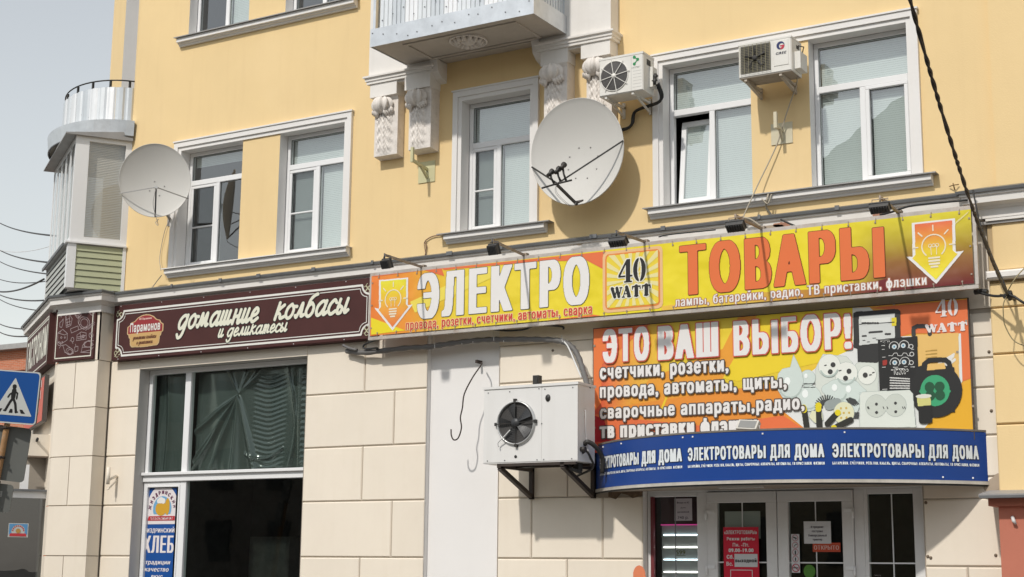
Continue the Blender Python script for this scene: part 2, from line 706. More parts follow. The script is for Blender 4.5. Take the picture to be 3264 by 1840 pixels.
CURSIVE = {
    'а': (.98, [[(.75, .8), (.5, 1), (.15, .75), (.05, .35), (.2, .02), (.45, .1), (.7, .5)], [(.78, 1), (.68, .3), (.76, .02), (1.0, .2)]]),
    'о': (.85, [[(.42, 1), (.12, .75), (.05, .3), (.3, 0), (.6, .2), (.66, .65), (.42, 1)], [(.6, .82), (.9, .8)]]),
    'д': (.95, [[(.75, .8), (.5, 1), (.15, .75), (.05, .35), (.2, .02), (.45, .1), (.7, .5)], [(.78, 1), (.70, 0), (.52, -.55), (.25, -.68), (.08, -.42)]]),
    'м': (1.2, [[(0, .15), (.12, .02), (.25, .4), (.38, 1), (.50, .12), (.85, 1), (.88, .1), (1.1, .15)]]),
    'ш': (1.12, [[(.1, 1), (.02, .3), (.13, .02), (.35, .3), (.44, 1)], [(.44, 1), (.37, .3), (.48, .02), (.70, .3), (.80, 1)], [(.80, 1), (.72, .3), (.83, .02), (1.05, .25)]]),
    'и': (.80, [[(.1, 1), (.02, .3), (.14, .02), (.38, .3), (.50, 1)], [(.50, 1), (.42, .3), (.53, .02), (.76, .25)]]),
    'н': (.86, [[(.14, 1), (.05, 0)], [(.08, .5), (.56, .56)], [(.62, 1), (.54, .2), (.62, 0), (.82, .2)]]),
    'е': (.74, [[(.08, .42), (.5, .58), (.55, .85), (.35, 1), (.1, .7), (.05, .3), (.25, 0), (.68, .25)]]),
    'к': (.84, [[(.18, 1.2), (.05, 0)], [(.64, 1), (.34, .78), (.12, .5), (.40, .36), (.52, .05), (.82, .15)]]),
    'л': (.80, [[(0, .15), (.12, .02), (.28, .4), (.46, 1), (.52, .12), (.76, .15)]]),
    'б': (.84, [[(.42, .95), (.12, .72), (.05, .3), (.3, 0), (.6, .2), (.64, .65), (.42, .95)], [(.10, .6), (.2, 1.15), (.45, 1.45), (.72, 1.55)]]),
    'с': (.72, [[(.6, .8), (.4, 1), (.1, .7), (.05, .3), (.3, 0), (.66, .2)]]),
    'ы': (1.02, [[(.12, 1), (.04, .3), (.12, .02), (.36, .06), (.42, .35), (.22, .52), (.08, .42)], [(.76, 1), (.68, .2), (.78, .02), (.98, .2)]]),
    'т': (1.02, [[(.14, 1), (.06, 0)], [(.12, .7), (.30, 1), (.42, .8), (.36, 0)], [(.42, .7), (.62, 1), (.74, .8), (.70, .1), (.94, .12)]]),
    ' ': (.5, [])}


def cursive(ink, txt, x, y, w, xh, stroke, shear=.28, on=1.0):
    """brush script drawn from pen strokes: x-height xh, total width w, stroke width in metres"""
    tot = sum(CURSIVE[c][0] for c in txt)
    sx = (w - stroke) / tot
    pen = x + stroke / 2
    for c in txt:
        adv, st = CURSIVE[c]
        for l in st:
            P = [l[0]] + list(l) + [l[-1]]
            pts = []
            for i in range(1, len(P) - 2):
                for k in range(5):
                    t = k / 5
                    q = [0.5 * (2 * P[i][j] + (P[i + 1][j] - P[i - 1][j]) * t + (2 * P[i - 1][j] - 5 * P[i][j] + 4 * P[i + 1][j] - P[i + 2][j]) * t * t + (3 * P[i][j] - P[i - 1][j] - 3 * P[i + 1][j] + P[i + 2][j]) * t ** 3) for j in (0, 1)]
                    pts.append(q)
            pts.append(P[-2])
            pts = [(pen + a * sx * .92 + shear * b * xh, y + b * xh) for a, b in pts]
            ink.line(pts, stroke, on)
        pen += adv * sx
    return ink


def on_y(Y):
    """print on a plane Y = const facing the street: frame x = X, y = Z"""
    return lambda x, y: (x, Y, y)
# ------------------------------------------------------------------ palette
YEL = mat('yellow_render', (0.80, 0.60, 0.316), rough=0.92, var=0.045, vscale=0.6, bump=0.35, bscale=60, streak=0.16, streakcol=(0.62, 0.42, 0.21), dirt=0.28, dirtcol=(0.86, 0.66, 0.38), dscale=0.7)
CRM = mat('cream_render', (0.805, 0.725, 0.61), objvar=0.025, rough=0.9, var=0.04, vscale=0.9, bump=0.2, bscale=70, streak=0.12, streakcol=(0.62, 0.52, 0.38), dirt=0.08, dirtcol=(0.6, 0.5, 0.36))
JNT = mat('joint', (0.44, 0.38, 0.31), rough=0.95, var=0.15)
WHR = mat('white_render', (0.79, 0.76, 0.72), rough=0.9, var=0.04, bump=0.2, bscale=50, streak=0.15, streakcol=(0.5, 0.46, 0.4), dirt=0.12, dirtcol=(0.5, 0.47, 0.42))
STU = mat('stucco_ornament', (0.76, 0.71, 0.66), rough=0.9, var=0.06, bump=0.5, bscale=35, bdist=0.006, dirt=0.45, dirtcol=(0.4, 0.36, 0.31), dscale=9)
TRM = mat('trim_paint', (0.77, 0.75, 0.725), rough=0.75, var=0.04, bump=0.15, bscale=40, dirt=0.15, dirtcol=(0.5, 0.48, 0.45), dscale=3)
PVC = mat('white_pvc', (0.80, 0.80, 0.80), rough=0.35, var=0.02, bump=0.0)
PVD = mat('dull_pvc', (0.66, 0.66, 0.65), rough=0.45, var=0.05, bump=0.0, dirt=0.15, dirtcol=(0.4, 0.38, 0.35), dscale=4)
GAL = mat('galvanised_sheet', (0.62, 0.64, 0.66), rough=0.38, metal=0.75, var=0.14, vscale=5, bump=0.35, bscale=7, bdist=0.01, dirt=0.25, dirtcol=(0.75, 0.76, 0.78), dscale=3)
FLS = mat('dark_flashing', (0.16, 0.165, 0.17), rough=0.5, metal=0.3, var=0.2, vscale=4, bump=0.2, bscale=12)
FLG = mat('grey_flashing', (0.34, 0.33, 0.32), rough=0.5, metal=0.2, var=0.15, vscale=4, bump=0.15, bscale=12)
BLK = mat('black_metal', (0.025, 0.024, 0.022), rough=0.5, var=0.2, dirt=0.3, dirtcol=(0.08, 0.05, 0.035), dscale=8)
BRN = mat('brown_iron', (0.04, 0.028, 0.022), rough=0.6, var=0.25, dirt=0.3, dirtcol=(0.11, 0.06, 0.035), dscale=9)
RUB = mat('black_rubber', (0.02, 0.02, 0.02), rough=0.55, var=0.1, bump=0.1)
GRB = mat('grey_conduit', (0.13, 0.125, 0.12), rough=0.6, var=0.15, bump=0.2, bscale=50)
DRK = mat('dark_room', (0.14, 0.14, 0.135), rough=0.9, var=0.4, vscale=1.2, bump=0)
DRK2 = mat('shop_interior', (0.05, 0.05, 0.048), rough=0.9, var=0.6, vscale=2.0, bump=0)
BLD = mat('blind_slats', (0.72, 0.735, 0.72), rough=0.5, var=0.03, bump=0)
GLS = glass('window_glass', (0.80, 0.855, 0.845), refl=2.3)
GLT = glass('tinted_glass', (0.88, 0.90, 0.88), refl=1.0)
GLD = glass('shop_glass', (0.78, 0.84, 0.81), refl=0.45)
SCN = glass('insect_screen', (0.66, 0.67, 0.67), refl=0.5)

# ------------------------------------------------------------------ ground (out of frame, but it lights the wall from below and shows from the side)
g = MB(); g.quad((-900, -700, 0), (900, -700, 0), (900, 900, 0), (-900, 900, 0))
tag(g.build('ground', mat('ground_earth', (0.16, 0.15, 0.13), rough=0.95, var=0.2, vscale=0.2)), kind='structure')
g = MB(); g.box(-60, 40, -30, -7, -0.2, 0.02)
tag(g.build('road', mat('asphalt', (0.055, 0.055, 0.056), rough=0.9, var=0.2, vscale=2, bump=0.5, bscale=120)), kind='structure')
g = MB(); g.box(-60, 40, -7, 6, -0.2, 0.15)
tag(g.build('pavement', mat('pavement', (0.15, 0.14, 0.125), rough=0.9, var=0.15, vscale=2, bump=0.4, bscale=80)), kind='structure')
g = MB()
for i in range(60):
    g.box(-60 + i * 1.66, -60 + i * 1.66 + 1.64, -7.15, -7.0, 0.0, 0.17)
tag(g.build('kerb', mat('kerb_stone', (0.35, 0.34, 0.32), rough=0.9, var=0.1)), kind='structure')

# ------------------------------------------------------------------ the corner building
BLDG = thing('corner_building', 'yellow and cream corner building with white trimmed windows above the shops', 'building', (-10, 0, 0))
B = BLDG


def wall_panels(mb, x0, x1, z0, z1, holes, Y):
    xs = sorted({x0, x1, *[h[0] for h in holes], *[h[1] for h in holes]})
    zs = sorted({z0, z1, *[h[2] for h in holes], *[h[3] for h in holes]})
    for a, b in zip(xs, xs[1:]):
        for c, d in zip(zs, zs[1:]):
            mx, mz = (a + b) / 2, (c + d) / 2
            if mx < x0 or mx > x1 or mz < z0 or mz > z1: continue
            if any(h[0] < mx < h[1] and h[2] < mz < h[3] for h in holes): continue
            mb.quad((a, Y, c), (b, Y, c), (b, Y, d), (a, Y, d))


XL, XR = -16.40, -3.58
ZW0, ZW1 = 5.93, 7.70
LW = [(-15.36, -14.18), (-13.49, -12.33)]
CW = [(-10.40, -9.36)]
RW = [(-7.49, -6.36), (-5.64, -4.49)]
ZU0, ZU1 = 9.48, 11.30
holes = [(a, b, ZW0, ZW1) for a, b in LW + CW + RW] + [(a, b, ZU0, ZU1) for a, b in LW]
mb = MB()
wall_panels(mb, XL, XR, 5.5, 15.0, holes, 0.0)
wall_panels(mb, XR, 4.0, 5.5, 15.0, [], -0.06)
mb.quad((XR, 0, 5.5), (XR, -0.06, 5.5), (XR, -0.06, 15), (XR, 0, 15))
# chamfered corner wall, with the opening of the balcony door
AN = math.radians(34.5)
vv = Vector((math.sin(AN), math.cos(AN), 0))     # inwards, square to the chamfer
uu = Vector((-math.cos(AN), math.sin(AN), 0))    # along the chamfer, away from the street front
CC = Vector((XL, 0, 0))


def ch(s, q, z, o=CC):
    """point on the chamfered corner: s along it, q out towards the street, z up"""
    p = o + uu * s - vv * q
    return Vector((p.x, p.y, z))


def ch_quad(mb, s0, s1, q, z0, z1, o=CC):
    mb.quad(ch(s1, q, z0, o), ch(s0, q, z0, o), ch(s0, q, z1, o), ch(s1, q, z1, o))


for (s0, s1, z0, z1) in ((0, .12, 5.5, 15), (.12, 1.32, 5.5, 8.3), (.12, 1.32, 11.2, 15), (1.32, 2.55, 5.5, 15)):
    ch_quad(mb, s0, s1, 0, z0, z1)
# far side of the block, roof edge behind
p = ch(2.55, 0, 0)
mb.quad((p.x, p.y, 0), (p.x + .5, p.y + 14, 0), (p.x + .5, p.y + 14, 15), (p.x, p.y, 15))
mb.quad((4, -.06, 0), (4, 14, 0), (4, 14, 15), (4, -.06, 15))
mb.quad((p.x + .5, p.y + 14, 0), (4, 14, 0), (4, 14, 15), (p.x + .5, p.y + 14, 15))
mb.build('upper_wall', YEL, B, normals=False)
mb = MB()
mb.quad((XL, 0, 15), (4, -.06, 15), (4, 14, 15), (p.x + .5, p.y + 14, 15), (p.x, p.y, 15))
mb.build('roof', FLS, B, normals=False)

# door recess on the chamfer
mb = MB()
for s_ in (.12, 1.32):
    mb.quad(ch(s_, 0, 8.3), ch(s_, -.32, 8.3), ch(s_, -.32, 11.2), ch(s_, 0, 11.2))
mb.quad(ch(.12, 0, 11.2), ch(1.32, 0, 11.2), ch(1.32, -.32, 11.2), ch(.12, -.32, 11.2))
mb.build('door_recess', TRM, B, normals=False)
mb = MB(); ch_quad(mb, .12, 1.32, -.32, 8.3, 11.2)
bd = mb.build('balcony_door', PVC, B, normals=False)
mb = MB(); ch_quad(mb, .22, .68, -.31, 9.0, 11.1); ch_quad(mb, .76, 1.22, -.31, 9.0, 11.1)
mb.build('pane', DRK, bd, normals=False)


def extrude_profile(mb, path, prof, smooth=False):
    """prof = [(out, z)] swept along a plan path (list of (x, y)); out is to the right of travel"""
    P = [Vector((p[0], p[1])) for p in path]
    off = []
    for i, p in enumerate(P):
        ns = []
        if i > 0:
            t = (P[i] - P[i - 1]).normalized(); ns.append(Vector((t.y, -t.x)))
        if i < len(P) - 1:
            t = (P[i + 1] - P[i]).normalized(); ns.append(Vector((t.y, -t.x)))
        if len(ns) == 2:
            m = (ns[0] + ns[1])
            m = m / max(0.3, m.dot(ns[0]))
        else:
            m = ns[0]
        off.append(m)
    n = len(mb.v)
    k = len(prof)
    for p, m in zip(P, off):
        for (o, z) in prof:
            q = p + m * o
            mb.v.append((q.x, q.y, z))
    for i in range(len(P) - 1):
        for j in range(k - 1):
            a = n + i * k + j
            mb.f.append((a, a + 1, a + k + 1, a + k)); mb.sm.append(smooth)
    for i in (0, len(P) - 1):
        mb.f.append(tuple(n + i * k + j for j in range(k))); mb.sm.append(False)


# ------------------------------------------------------------------ ground floor: core wall, blocks with recessed joints
YC = 0.018
SH = (-15.97, -12.86, 0.4, 4.47)
DR = (-7.80, -4.52, 0.15, 2.60)
mb = MB()
wall_panels(mb, -16.57, -10.88, 0, 5.6, [SH], YC)
wall_panels(mb, -9.79, XR, 0, 5.6, [DR], YC)
mb.quad((-17.42, -.26 + YC, 0), (-16.57 - YC, -.26 + YC, 0), (-16.57 - YC, -.26 + YC, 5.6), (-17.42, -.26 + YC, 5.6))
mb.quad((-16.57 - YC, -.26 + YC, 0), (-16.57 - YC, YC, 0), (-16.57 - YC, YC, 5.6), (-16.57 - YC, -.26 + YC, 5.6))
mb.build('joint_bed', JNT, B, normals=False)

mb = MB()    # plain plaster parts: head over the shop window, strip under the signs, lower chamfer
mb.box(-15.97, -12.86, 0.0, YC, 4.47, 5.6)
mb.box(-16.57, -15.975, 0.0, YC, 4.62, 5.6)
mb.box(-12.855, -10.88, 0.0, YC, 4.625, 5.6)
mb.box(-9.79, -3.72, 0.0, YC, 4.395, 5.6)
mb.box(-8.45, -4.0, 0.0, YC - .001, 2.62, 4.39)
mb.box(-17.42, -16.57, -.26, -.243, 4.62, 5.6)
mb.box(-16.588, -16.57, -.26, 0, 4.62, 5.6)
C2 = Vector((-17.60, -.13, 0))
mb.quad((C2.x, C2.y, 4.62), (-17.42, -.26, 4.62), (-17.42, -.26, 5.6), (C2.x, C2.y, 5.6))
for z0, z1 in ((0, 5.6),):
    ch_quad(mb, 0, 3.0, 0, z0, z1, C2)
mb.build('plain_plaster', CRM, B, normals=False)

ROWS = [0.34, 1.055, 1.765, 2.49, 3.205, 3.92, 4.615]
J = 0.007


def block(x0, x1, z0, z1, y0=0.0, y1=YC, c=0.012, matl=None, parent=B):
    m = MB()
    m.box(x0 + J, x1 - J, y0, y1, z0 + J, z1 - J, c=c)
    return m.build('block', matl or CRM, parent)


for i, (z0, z1) in enumerate(zip(ROWS, ROWS[1:])):
    if z1 < 1.0: continue
    block(-16.57 - J, -15.97 + J, z0, z1)
    xm = -11.39 if i % 2 == 0 else -11.88
    block(-12.86 - J, xm, z0, z1)
    block(xm, -10.88 + J, z0, z1)
    # pilaster, the return side is the block's own side
    m = MB(); xs_ = [-17.42, -16.57] if i % 2 == 0 else [-17.42, -17.03, -16.57]
    for a, b in zip(xs_, xs_[1:]):
        m = MB()
        m.box(a + (J if a > -17.4 else 0), b - (J if b < -16.6 else 0), -.26, -.02 if b > -16.6 else -.24, z0 + J, z1 - J)
        o = m.build('block', CRM, B)
    m = MB()
    m.prism([(C2.x, C2.y), (-17.42, -.26), (-17.42, -.22), (C2.x + .03, C2.y + .03)], z0 + J, z1 - J, axis='z')
    m.build('block', CRM, B)
RR = [0.34, 1.045, 1.76, 2.49, 3.205, 3.91, 4.395]
for i, (z0, z1) in enumerate(zip(RR, RR[1:])):
    if z1 < 1.0: continue
    xr = -7.80 if z1 < 2.6 else -8.45
    xs_ = {0: [-9.79, -9.3, -8.3, xr], 1: [-9.79, -8.81, xr], 2: [-9.79, -9.305, -8.33, xr], 3: [-9.79, -8.81, xr], 4: [-9.79, -9.3, xr], 5: [-9.79, xr]}[i]
    for a, b in zip(xs_, xs_[1:]):
        block(a, b, z0, z1)
for z0, z1 in ((0.34, 1.0), (1.0, 1.70), (1.70, 2.40), (2.40, 2.62)):
    if z1 == 1.70:
        block(-4.52, -4.08, z0, z1); block(-4.08, -3.70, z0, z1)
    else:
        block(-4.52, -3.70, z0, z1)
for z0, z1 in ((2.62, 3.05), (3.05, 3.55), (3.55, 3.86), (3.86, 4.10), (4.10, 4.35)):
    block(-4.0, -3.70, z0, z1)

# white recessed bay between the blocks
mb = MB()
mb.quad((-10.88, .085, 0), (-9.79, .085, 0), (-9.79, .085, 5.6), (-10.88, .085, 5.6))
mb.quad((-9.79, 0, 0), (-9.79, .085, 0), (-9.79, .085, 5.6), (-9.79, 0, 5.6))
mb.quad((-10.88, 0, 0), (-10.88, .085, 0), (-10.88, .085, 5.6), (-10.88, 0, 5.6))
mb.build('recessed_panel', mat('white_panel', (0.80, 0.78, 0.76), rough=0.85, var=0.02, bump=0.12, bscale=30), B, normals=False)

# yellow projecting bay at the right: blocks, bands
mb = MB(); mb.quad((-3.70, -.06, 0), (4, -.06, 0), (4, -.06, 5.6), (-3.70, -.06, 5.6)); mb.quad((-3.70, .03, 0), (-3.70, -.06, 0), (-3.70, -.06, 5.6), (-3.70, .03, 5.6))
mb.build('bay_bed', mat('yellow_joint', (0.45, 0.33, 0.18), var=.1), B, normals=False)
for z0, z1 in ((2.35, 3.15), (3.15, 3.88), (3.88, 4.37), (4.37, 4.64)):
    for a, b in ((-3.71, -2.6), (-2.6, -1.2), (-1.2, 0.2)):
        block(a, b, z0, z1, -.085, -.055, matl=YEL)
block(-3.66, -2.0, 4.76, 5.29, -.075, -.055, matl=YEL)
mb = MB()
mb.box(-3.72, 3.9, -.16, -.05, 4.665, 4.755, c=.02)
mb.box(-3.70, 3.9, -.12, -.05, 5.30, 5.50)
mb.build('white_band', WHR, B)
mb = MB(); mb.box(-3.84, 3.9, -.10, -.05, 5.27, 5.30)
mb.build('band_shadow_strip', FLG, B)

# ------------------------------------------------------------------ string cornice with its metal flashing
far = ch(3.0, 0, 0, C2)
PATH = [(far.x, far.y), (C2.x, C2.y), (-17.42, -.26), (-16.57, -.26), (-16.57, 0), (-3.74, 0), (-3.74, -.08), (4, -.08)]
mb = MB()
extrude_profile(mb, PATH, [(0.0, 5.33), (.045, 5.33), (.045, 5.425), (.07, 5.435), (.085, 5.455), (.12, 5.468), (.165, 5.478), (.17, 5.55), (.19, 5.556), (.19, 5.60), (0, 5.64)])
mb.build('cornice', WHR, B, normals=False)
mb = MB()
extrude_profile(mb, PATH, [(.205, 5.582), (.215, 5.582), (.222, 5.612), (0.0, 5.68), (0.0, 5.66), (.21, 5.604), (.205, 5.582)])
mb.build('cornice_flashing', FLS, B, normals=False)
mb = MB()
for i in range(13):
    x = -16.3 + i * 0.98 + RND.uniform(-.3, .3)
    mb.box(x, x + RND.uniform(.03, .10), -.235, -.222, 5.585, 5.635)
mb.build('flashing_clip', FLS, B)

# ------------------------------------------------------------------ windows


def blinds(x0, x1, z0, z1, Y, parent, pitch=0.026):
    m = MB()
    z = z1
    w = 0.0125
    while z > z0:
        m.quad((x0, Y + w * .12, z), (x1, Y + w * .12, z), (x1, Y - w * .12, z - pitch * 0.985), (x0, Y - w * .12, z - pitch * 0.985))
        z -= pitch
    o = m.build('blind', BLD, parent, normals=False)
    return o


def bar(m, x0, x1, z0, z1, y0, y1):
    m.box(x0, x1, y0, y1, z0, z1, c=0.006)


def window(x0, x1, z0, z1, zt, xm, e=0.17, style='screen_left', bl=(1, 1, 1), parent=B, tint=GLS):
    """frame with a transom light over two lower lights; bl says which lights have a lowered blind"""
    fw = 0.055
    m = MB()
    ya, yb = e, e + .07
    bar(m, x0, x1, z1 - fw, z1, ya, yb); bar(m, x0, x1, z0, z0 + fw, ya, yb)
    bar(m, x0, x0 + fw, z0 + fw, z1 - fw, ya, yb); bar(m, x1 - fw, x1, z0 + fw, z1 - fw, ya, yb)
    bar(m, x0 + fw, x1 - fw, zt - .04, zt + .04, ya - .003, yb)
    bar(m, xm - .035, xm + .035, z0 + fw, zt - .04, ya - .003, yb)
    win = m.build('window', PVC, parent)
    # gasket lines
    yp = e + .03
    lights = [(x0 + fw, x1 - fw, zt + .04, z1 - fw), (x0 + fw, xm - .035, z0 + fw, zt - .04), (xm + .035, x1 - fw, z0 + fw, zt - .04)]
    for i, (a, b, c, d) in enumerate(lights):
        sash = False
        if style == 'screen_left' and i == 1: sash = True
        if style == 'sash_right' and i == 2: sash = True
        if style == 'tilt_left' and i == 1:
            # tilted sash leaning inwards at its top, showing a dark gap
            T = Matrix.Translation((0, e + .035, c)) @ Matrix.Rotation(math.radians(-7), 4, 'X') @ Matrix.Translation((0, -(e + .035), -c))
            m = MB()
            a2 = a + .045
            for q in ((a2, b, c, c + .06), (a2, b, d - .10, d - .04), (a2, a2 + .06, c + .06, d - .10), (b - .06, b, c + .06, d - .10)):
                m.box(q[0], q[1], e + .02, e + .07, q[2], q[3], M=T)
            m.build('sash', PVC, win)
            m = MB(); P = [T @ Vector(p) for p in ((a2 + .06, yp + .01, c + .06), (b - .06, yp + .01, c + .06), (b - .06, yp + .01, d - .1), (a2 + .06, yp + .01, d - .1))]
            m.quad(*P); m.build('pane', tint, win, normals=False)
            if bl[i]:
                m = MB(); z = d - .1
                while z > c + .06:
                    m.quad(*[T @ Vector(p) for p in ((a2 + .06, yp + .038, z), (b - .06, yp + .038, z), (b - .06, yp + .035, z - .0262), (a2 + .06, yp + .035, z - .0262))]); z -= .026
                m.build('blind', BLD, win, normals=False)
            continue
        if sash:
            m = MB(); f2 = .045
            for q in ((a, b, c, c + f2), (a, b, d - f2, d), (a, a + f2, c + f2, d - f2), (b - f2, b, c + f2, d - f2)):
                bar(m, *q, e - .014 if style == 'sash_right' else e + .004, e + .05)
            if style == 'screen_left':
                zm = c + (d - c) * .47
                bar(m, a + f2, b - f2, zm - .012, zm + .012, e - .001, e + .02)
            m.build('sash', PVC, win)
            a, b, c, d = a + f2, b - f2, c + f2, d - f2
        m = MB()
        r = .004
        for q in ((a, a + r, c, d), (b - r, b, c, d), (a + r, b - r, c, c + r), (a + r, b - r, d - r, d)):
            m.box(q[0], q[1], yp - .006, yp - .001, q[2], q[3])
        m.build('gasket', RUB, win)
        m = MB(); m.quad((a, yp, c), (b, yp, c), (b, yp, d), (a, yp, d))
        m.build('pane', tint, win, normals=False)
        if sash and style == 'screen_left':
            m = MB(); m.quad((a, e + .012, c), (b, e + .012, c), (b, e + .012, d), (a, e + .012, d))
            m.build('insect_screen', SCN, win, normals=False)
        if bl[i]:
            k = bl[i]
            blinds(a + .006, b - .006, d - (d - c) * k, d, yp + .06, win)
    m = MB()
    X0, X1, Z0, Z1, YA, YB = x0 - .3, x1 + .3, z0 - .3, z1 + .25, e + .075, e + 1.6
    m.quad((X0, YB, Z0), (X1, YB, Z0), (X1, YB, Z1), (X0, YB, Z1))
    m.quad((X0, YA, Z0), (X0, YB, Z0), (X0, YB, Z1), (X0, YA, Z1)); m.quad((X1, YA, Z0), (X1, YB, Z0), (X1, YB, Z1), (X1, YA, Z1))
    m.quad((X0, YA, Z0), (X1, YA, Z0), (X1, YB, Z0), (X0, YB, Z0)); m.quad((X0, YA, Z1), (X1, YA, Z1), (X1, YB, Z1), (X0, YB, Z1))
    m.quad((X0, YA, Z0), (x0, YA, Z0), (x0, YA, Z1), (X0, YA, Z1)); m.quad((x1, YA, Z0), (X1, YA, Z0), (X1, YA, Z1), (x1, YA, Z1))
    m.quad((x0, YA, z1), (x1, YA, z1), (x1, YA, Z1), (x0, YA, Z1)); m.quad((x0, YA, Z0), (x1, YA, Z0), (x1, YA, z0), (x0, YA, z0))
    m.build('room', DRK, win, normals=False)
    # drain caps along the bottom rail
    m = MB()
    for t in (.25, .75):
        x = x0 + (x1 - x0) * t
        m.box(x - .018, x + .018, e - .006, e + .001, z0 + .018, z0 + .026)
    m.build('drain_cap', PVD, win)
    return win


def reveals(x0, x1, z0, z1, e, mt):
    m = MB()
    m.quad((x0, 0, z0), (x0, e, z0), (x0, e, z1), (x0, 0, z1)); m.quad((x1, 0, z0), (x1, e, z0), (x1, e, z1), (x1, 0, z1))
    m.quad((x0, 0, z1), (x1, 0, z1), (x1, e, z1), (x0, e, z1)); m.quad((x0, 0, z0), (x1, 0, z0), (x1, e, z0), (x0, e, z0))
    m.build('window_reveal', mt, B, normals=False)


E_ = 0.17
xm1 = W(1, 1095, 1000, .18).x
xm2 = W(1, 1597, 1000, .18).x
wins = []
for (a, b), xm, zt, st, bl in (((LW[0]), xm1, 7.23, 'screen_left', (.35, 0, 0)), ((LW[1]), xm2, 7.23, 'screen_left', (1, .97, 1)),
                               ((CW[0]), -9.94, 7.12, 'screen_left', (.97, 1, 1)),
                               ((RW[0]), -6.93, 7.13, 'tilt_left', (1, 1, 1)), ((RW[1]), -5.07, 7.13, 'sash_right', (1, 1, 1))):
    wins.append(window(a, b, ZW0, ZW1, zt, xm, E_, st, bl))
    reveals(a, b, ZW0, ZW1, E_, TRM)
for (a, b), xm in ((LW[0], W(1, 1146, 100, .18).x), (LW[1], W(1, 1635, 20, .18).x)):
    wins.append(window(a, b, ZU0, ZU1, ZU1 - .5, xm, E_, 'plain', (1, 0, .9 if a < -15 else 0)))
    reveals(a, b, ZU0, ZU1, E_, TRM)


def surround(x0, x1, zb, zt, name='window_surround'):
    m = MB()
    o = .13
    # outer band and a lower inner band, butted
    for (w0, w1, y) in ((o, .055, -.045), (.055, .0, -.022)):
        m.box(x0 - w0, x0 - w1, y, .0, zb, zt + w0)
        m.box(x1 + w1, x1 + w0, y, .0, zb, zt + w0)
        m.box(x0 - w1, x1 + w1, y, .0, zt + w1, zt + w0)
    m.box(x0 - .145, x1 + .145, -.06, .0, zt + .13, zt + .15)
    return m.build(name, TRM, B)


surround(-15.36, -12.33, 5.90, 7.70)
surround(-10.40, -9.36, 5.90, 7.70)
surround(-7.49, -4.49, 5.90, 7.70)


def sill(x0, x1, z, flash, dark=False, over=.0):
    m = MB()
    extrude_profile(m, [(x0, .0), (x0 + .001, .0), (x1 - .001, 0), (x1, 0)], [(0, z - .13), (.035, z - .13), (.045, z - .105), (.07, z - .10), (.075, z - .085), (.105, z - .08), (.105, z - .015), (0, z - .008)])
    s = m.build('sill', TRM, B)
    m = MB()
    y0 = -.135
    m.box(x0 - .03 - over, x1 + .03 + over, y0, .0, z - .012, z - .004)
    m.box(x0 - .03 - over, x1 + .03 + over, y0 - .003, y0 + .001, z - .018, z - .0045)
    m.build('flashing', flash, s)


sill(-15.50, -12.18, 5.915, TRM)
sill(-10.60, -9.10, 5.915, FLG, over=.06)
sill(-7.66, -4.26, 5.915, FLG, over=.03)
sill(-15.50, -12.18, 9.47, FLG)

# ------------------------------------------------------------------ pilasters, moulding, corbels under the balcony
mb = MB()
YP = -.21
mb.box(-11.80, -10.77, YP, .0, 8.21, 15)
mb.build('upper_pilaster', WHR, B)
mb = MB()
mb.box(-9.11, -8.10, YP, .0, 8.21, 15)
mb.build('upper_pilaster', WHR, B)
mb = MB()
for a, b in ((-11.80, -10.77), (-9.11, -8.10)):
    extrude_profile(mb, [(a, .0), (a, YP), (b, YP), (b, .0)], [(-.02, 8.09), (.02, 8.09), (.02, 8.125), (.035, 8.13), (.035, 8.165), (.06, 8.175), (.06, 8.20), (-.02, 8.225)])
    mb.build('pilaster_moulding', WHR, B, normals=False)
    mb = MB()
mb = MB()
for a, b in ((-11.78, -10.79), (-9.09, -8.12)):
    mb.box(a, b, YP + .02, -.002, 8.06, 8.10)
    mb.build('moulding_soffit', WHR, B)
    mb = MB()


def leaf_relief(x0, x1, z0, z1, y):
    """acanthus leaf: lobed relief on the front of a corbel, with a curled rosette on top"""
    cx = (x0 + x1) / 2
    hw = (x1 - x0) / 2 - .015
    rnd = random.Random(int(-cx * 100))

    def h(u, v):
        # u -1..1 across, v 0..1 upward; depth of relief
        a = abs(u)
        lobes = 0.5 + 0.5 * math.sin((v * 5.2 + a * 0.9) * 2 * math.pi * 1.0)
        edge = 0.80 + 0.16 * lobes - 0.25 * max(0, .12 - v) * 3
        if a > edge: return 0.0
        prof = (1 - (a / edge) ** 3)
        veins = 0.55 + 0.45 * abs(math.sin((v * 5.2 * 2 - a * 4.2) * math.pi))
        rib = math.exp(-(a / .09) ** 2) * 0.9
        fold = 0.35 * math.exp(-((a - .55) / .18) ** 2) * lobes
        d = .028 * prof * veins + .022 * rib + .05 * fold + .006 * math.sin(v * 43 + u * 17)
        return d * min(1, v * 8) * (0.75 + .6 * v)
    m = MB()
    m.grid(lambda i, j: (cx + (2 * i - 1) * hw, y - h(2 * i - 1, j), z0 + (z1 - z0) * j), 30, 90)
    return m


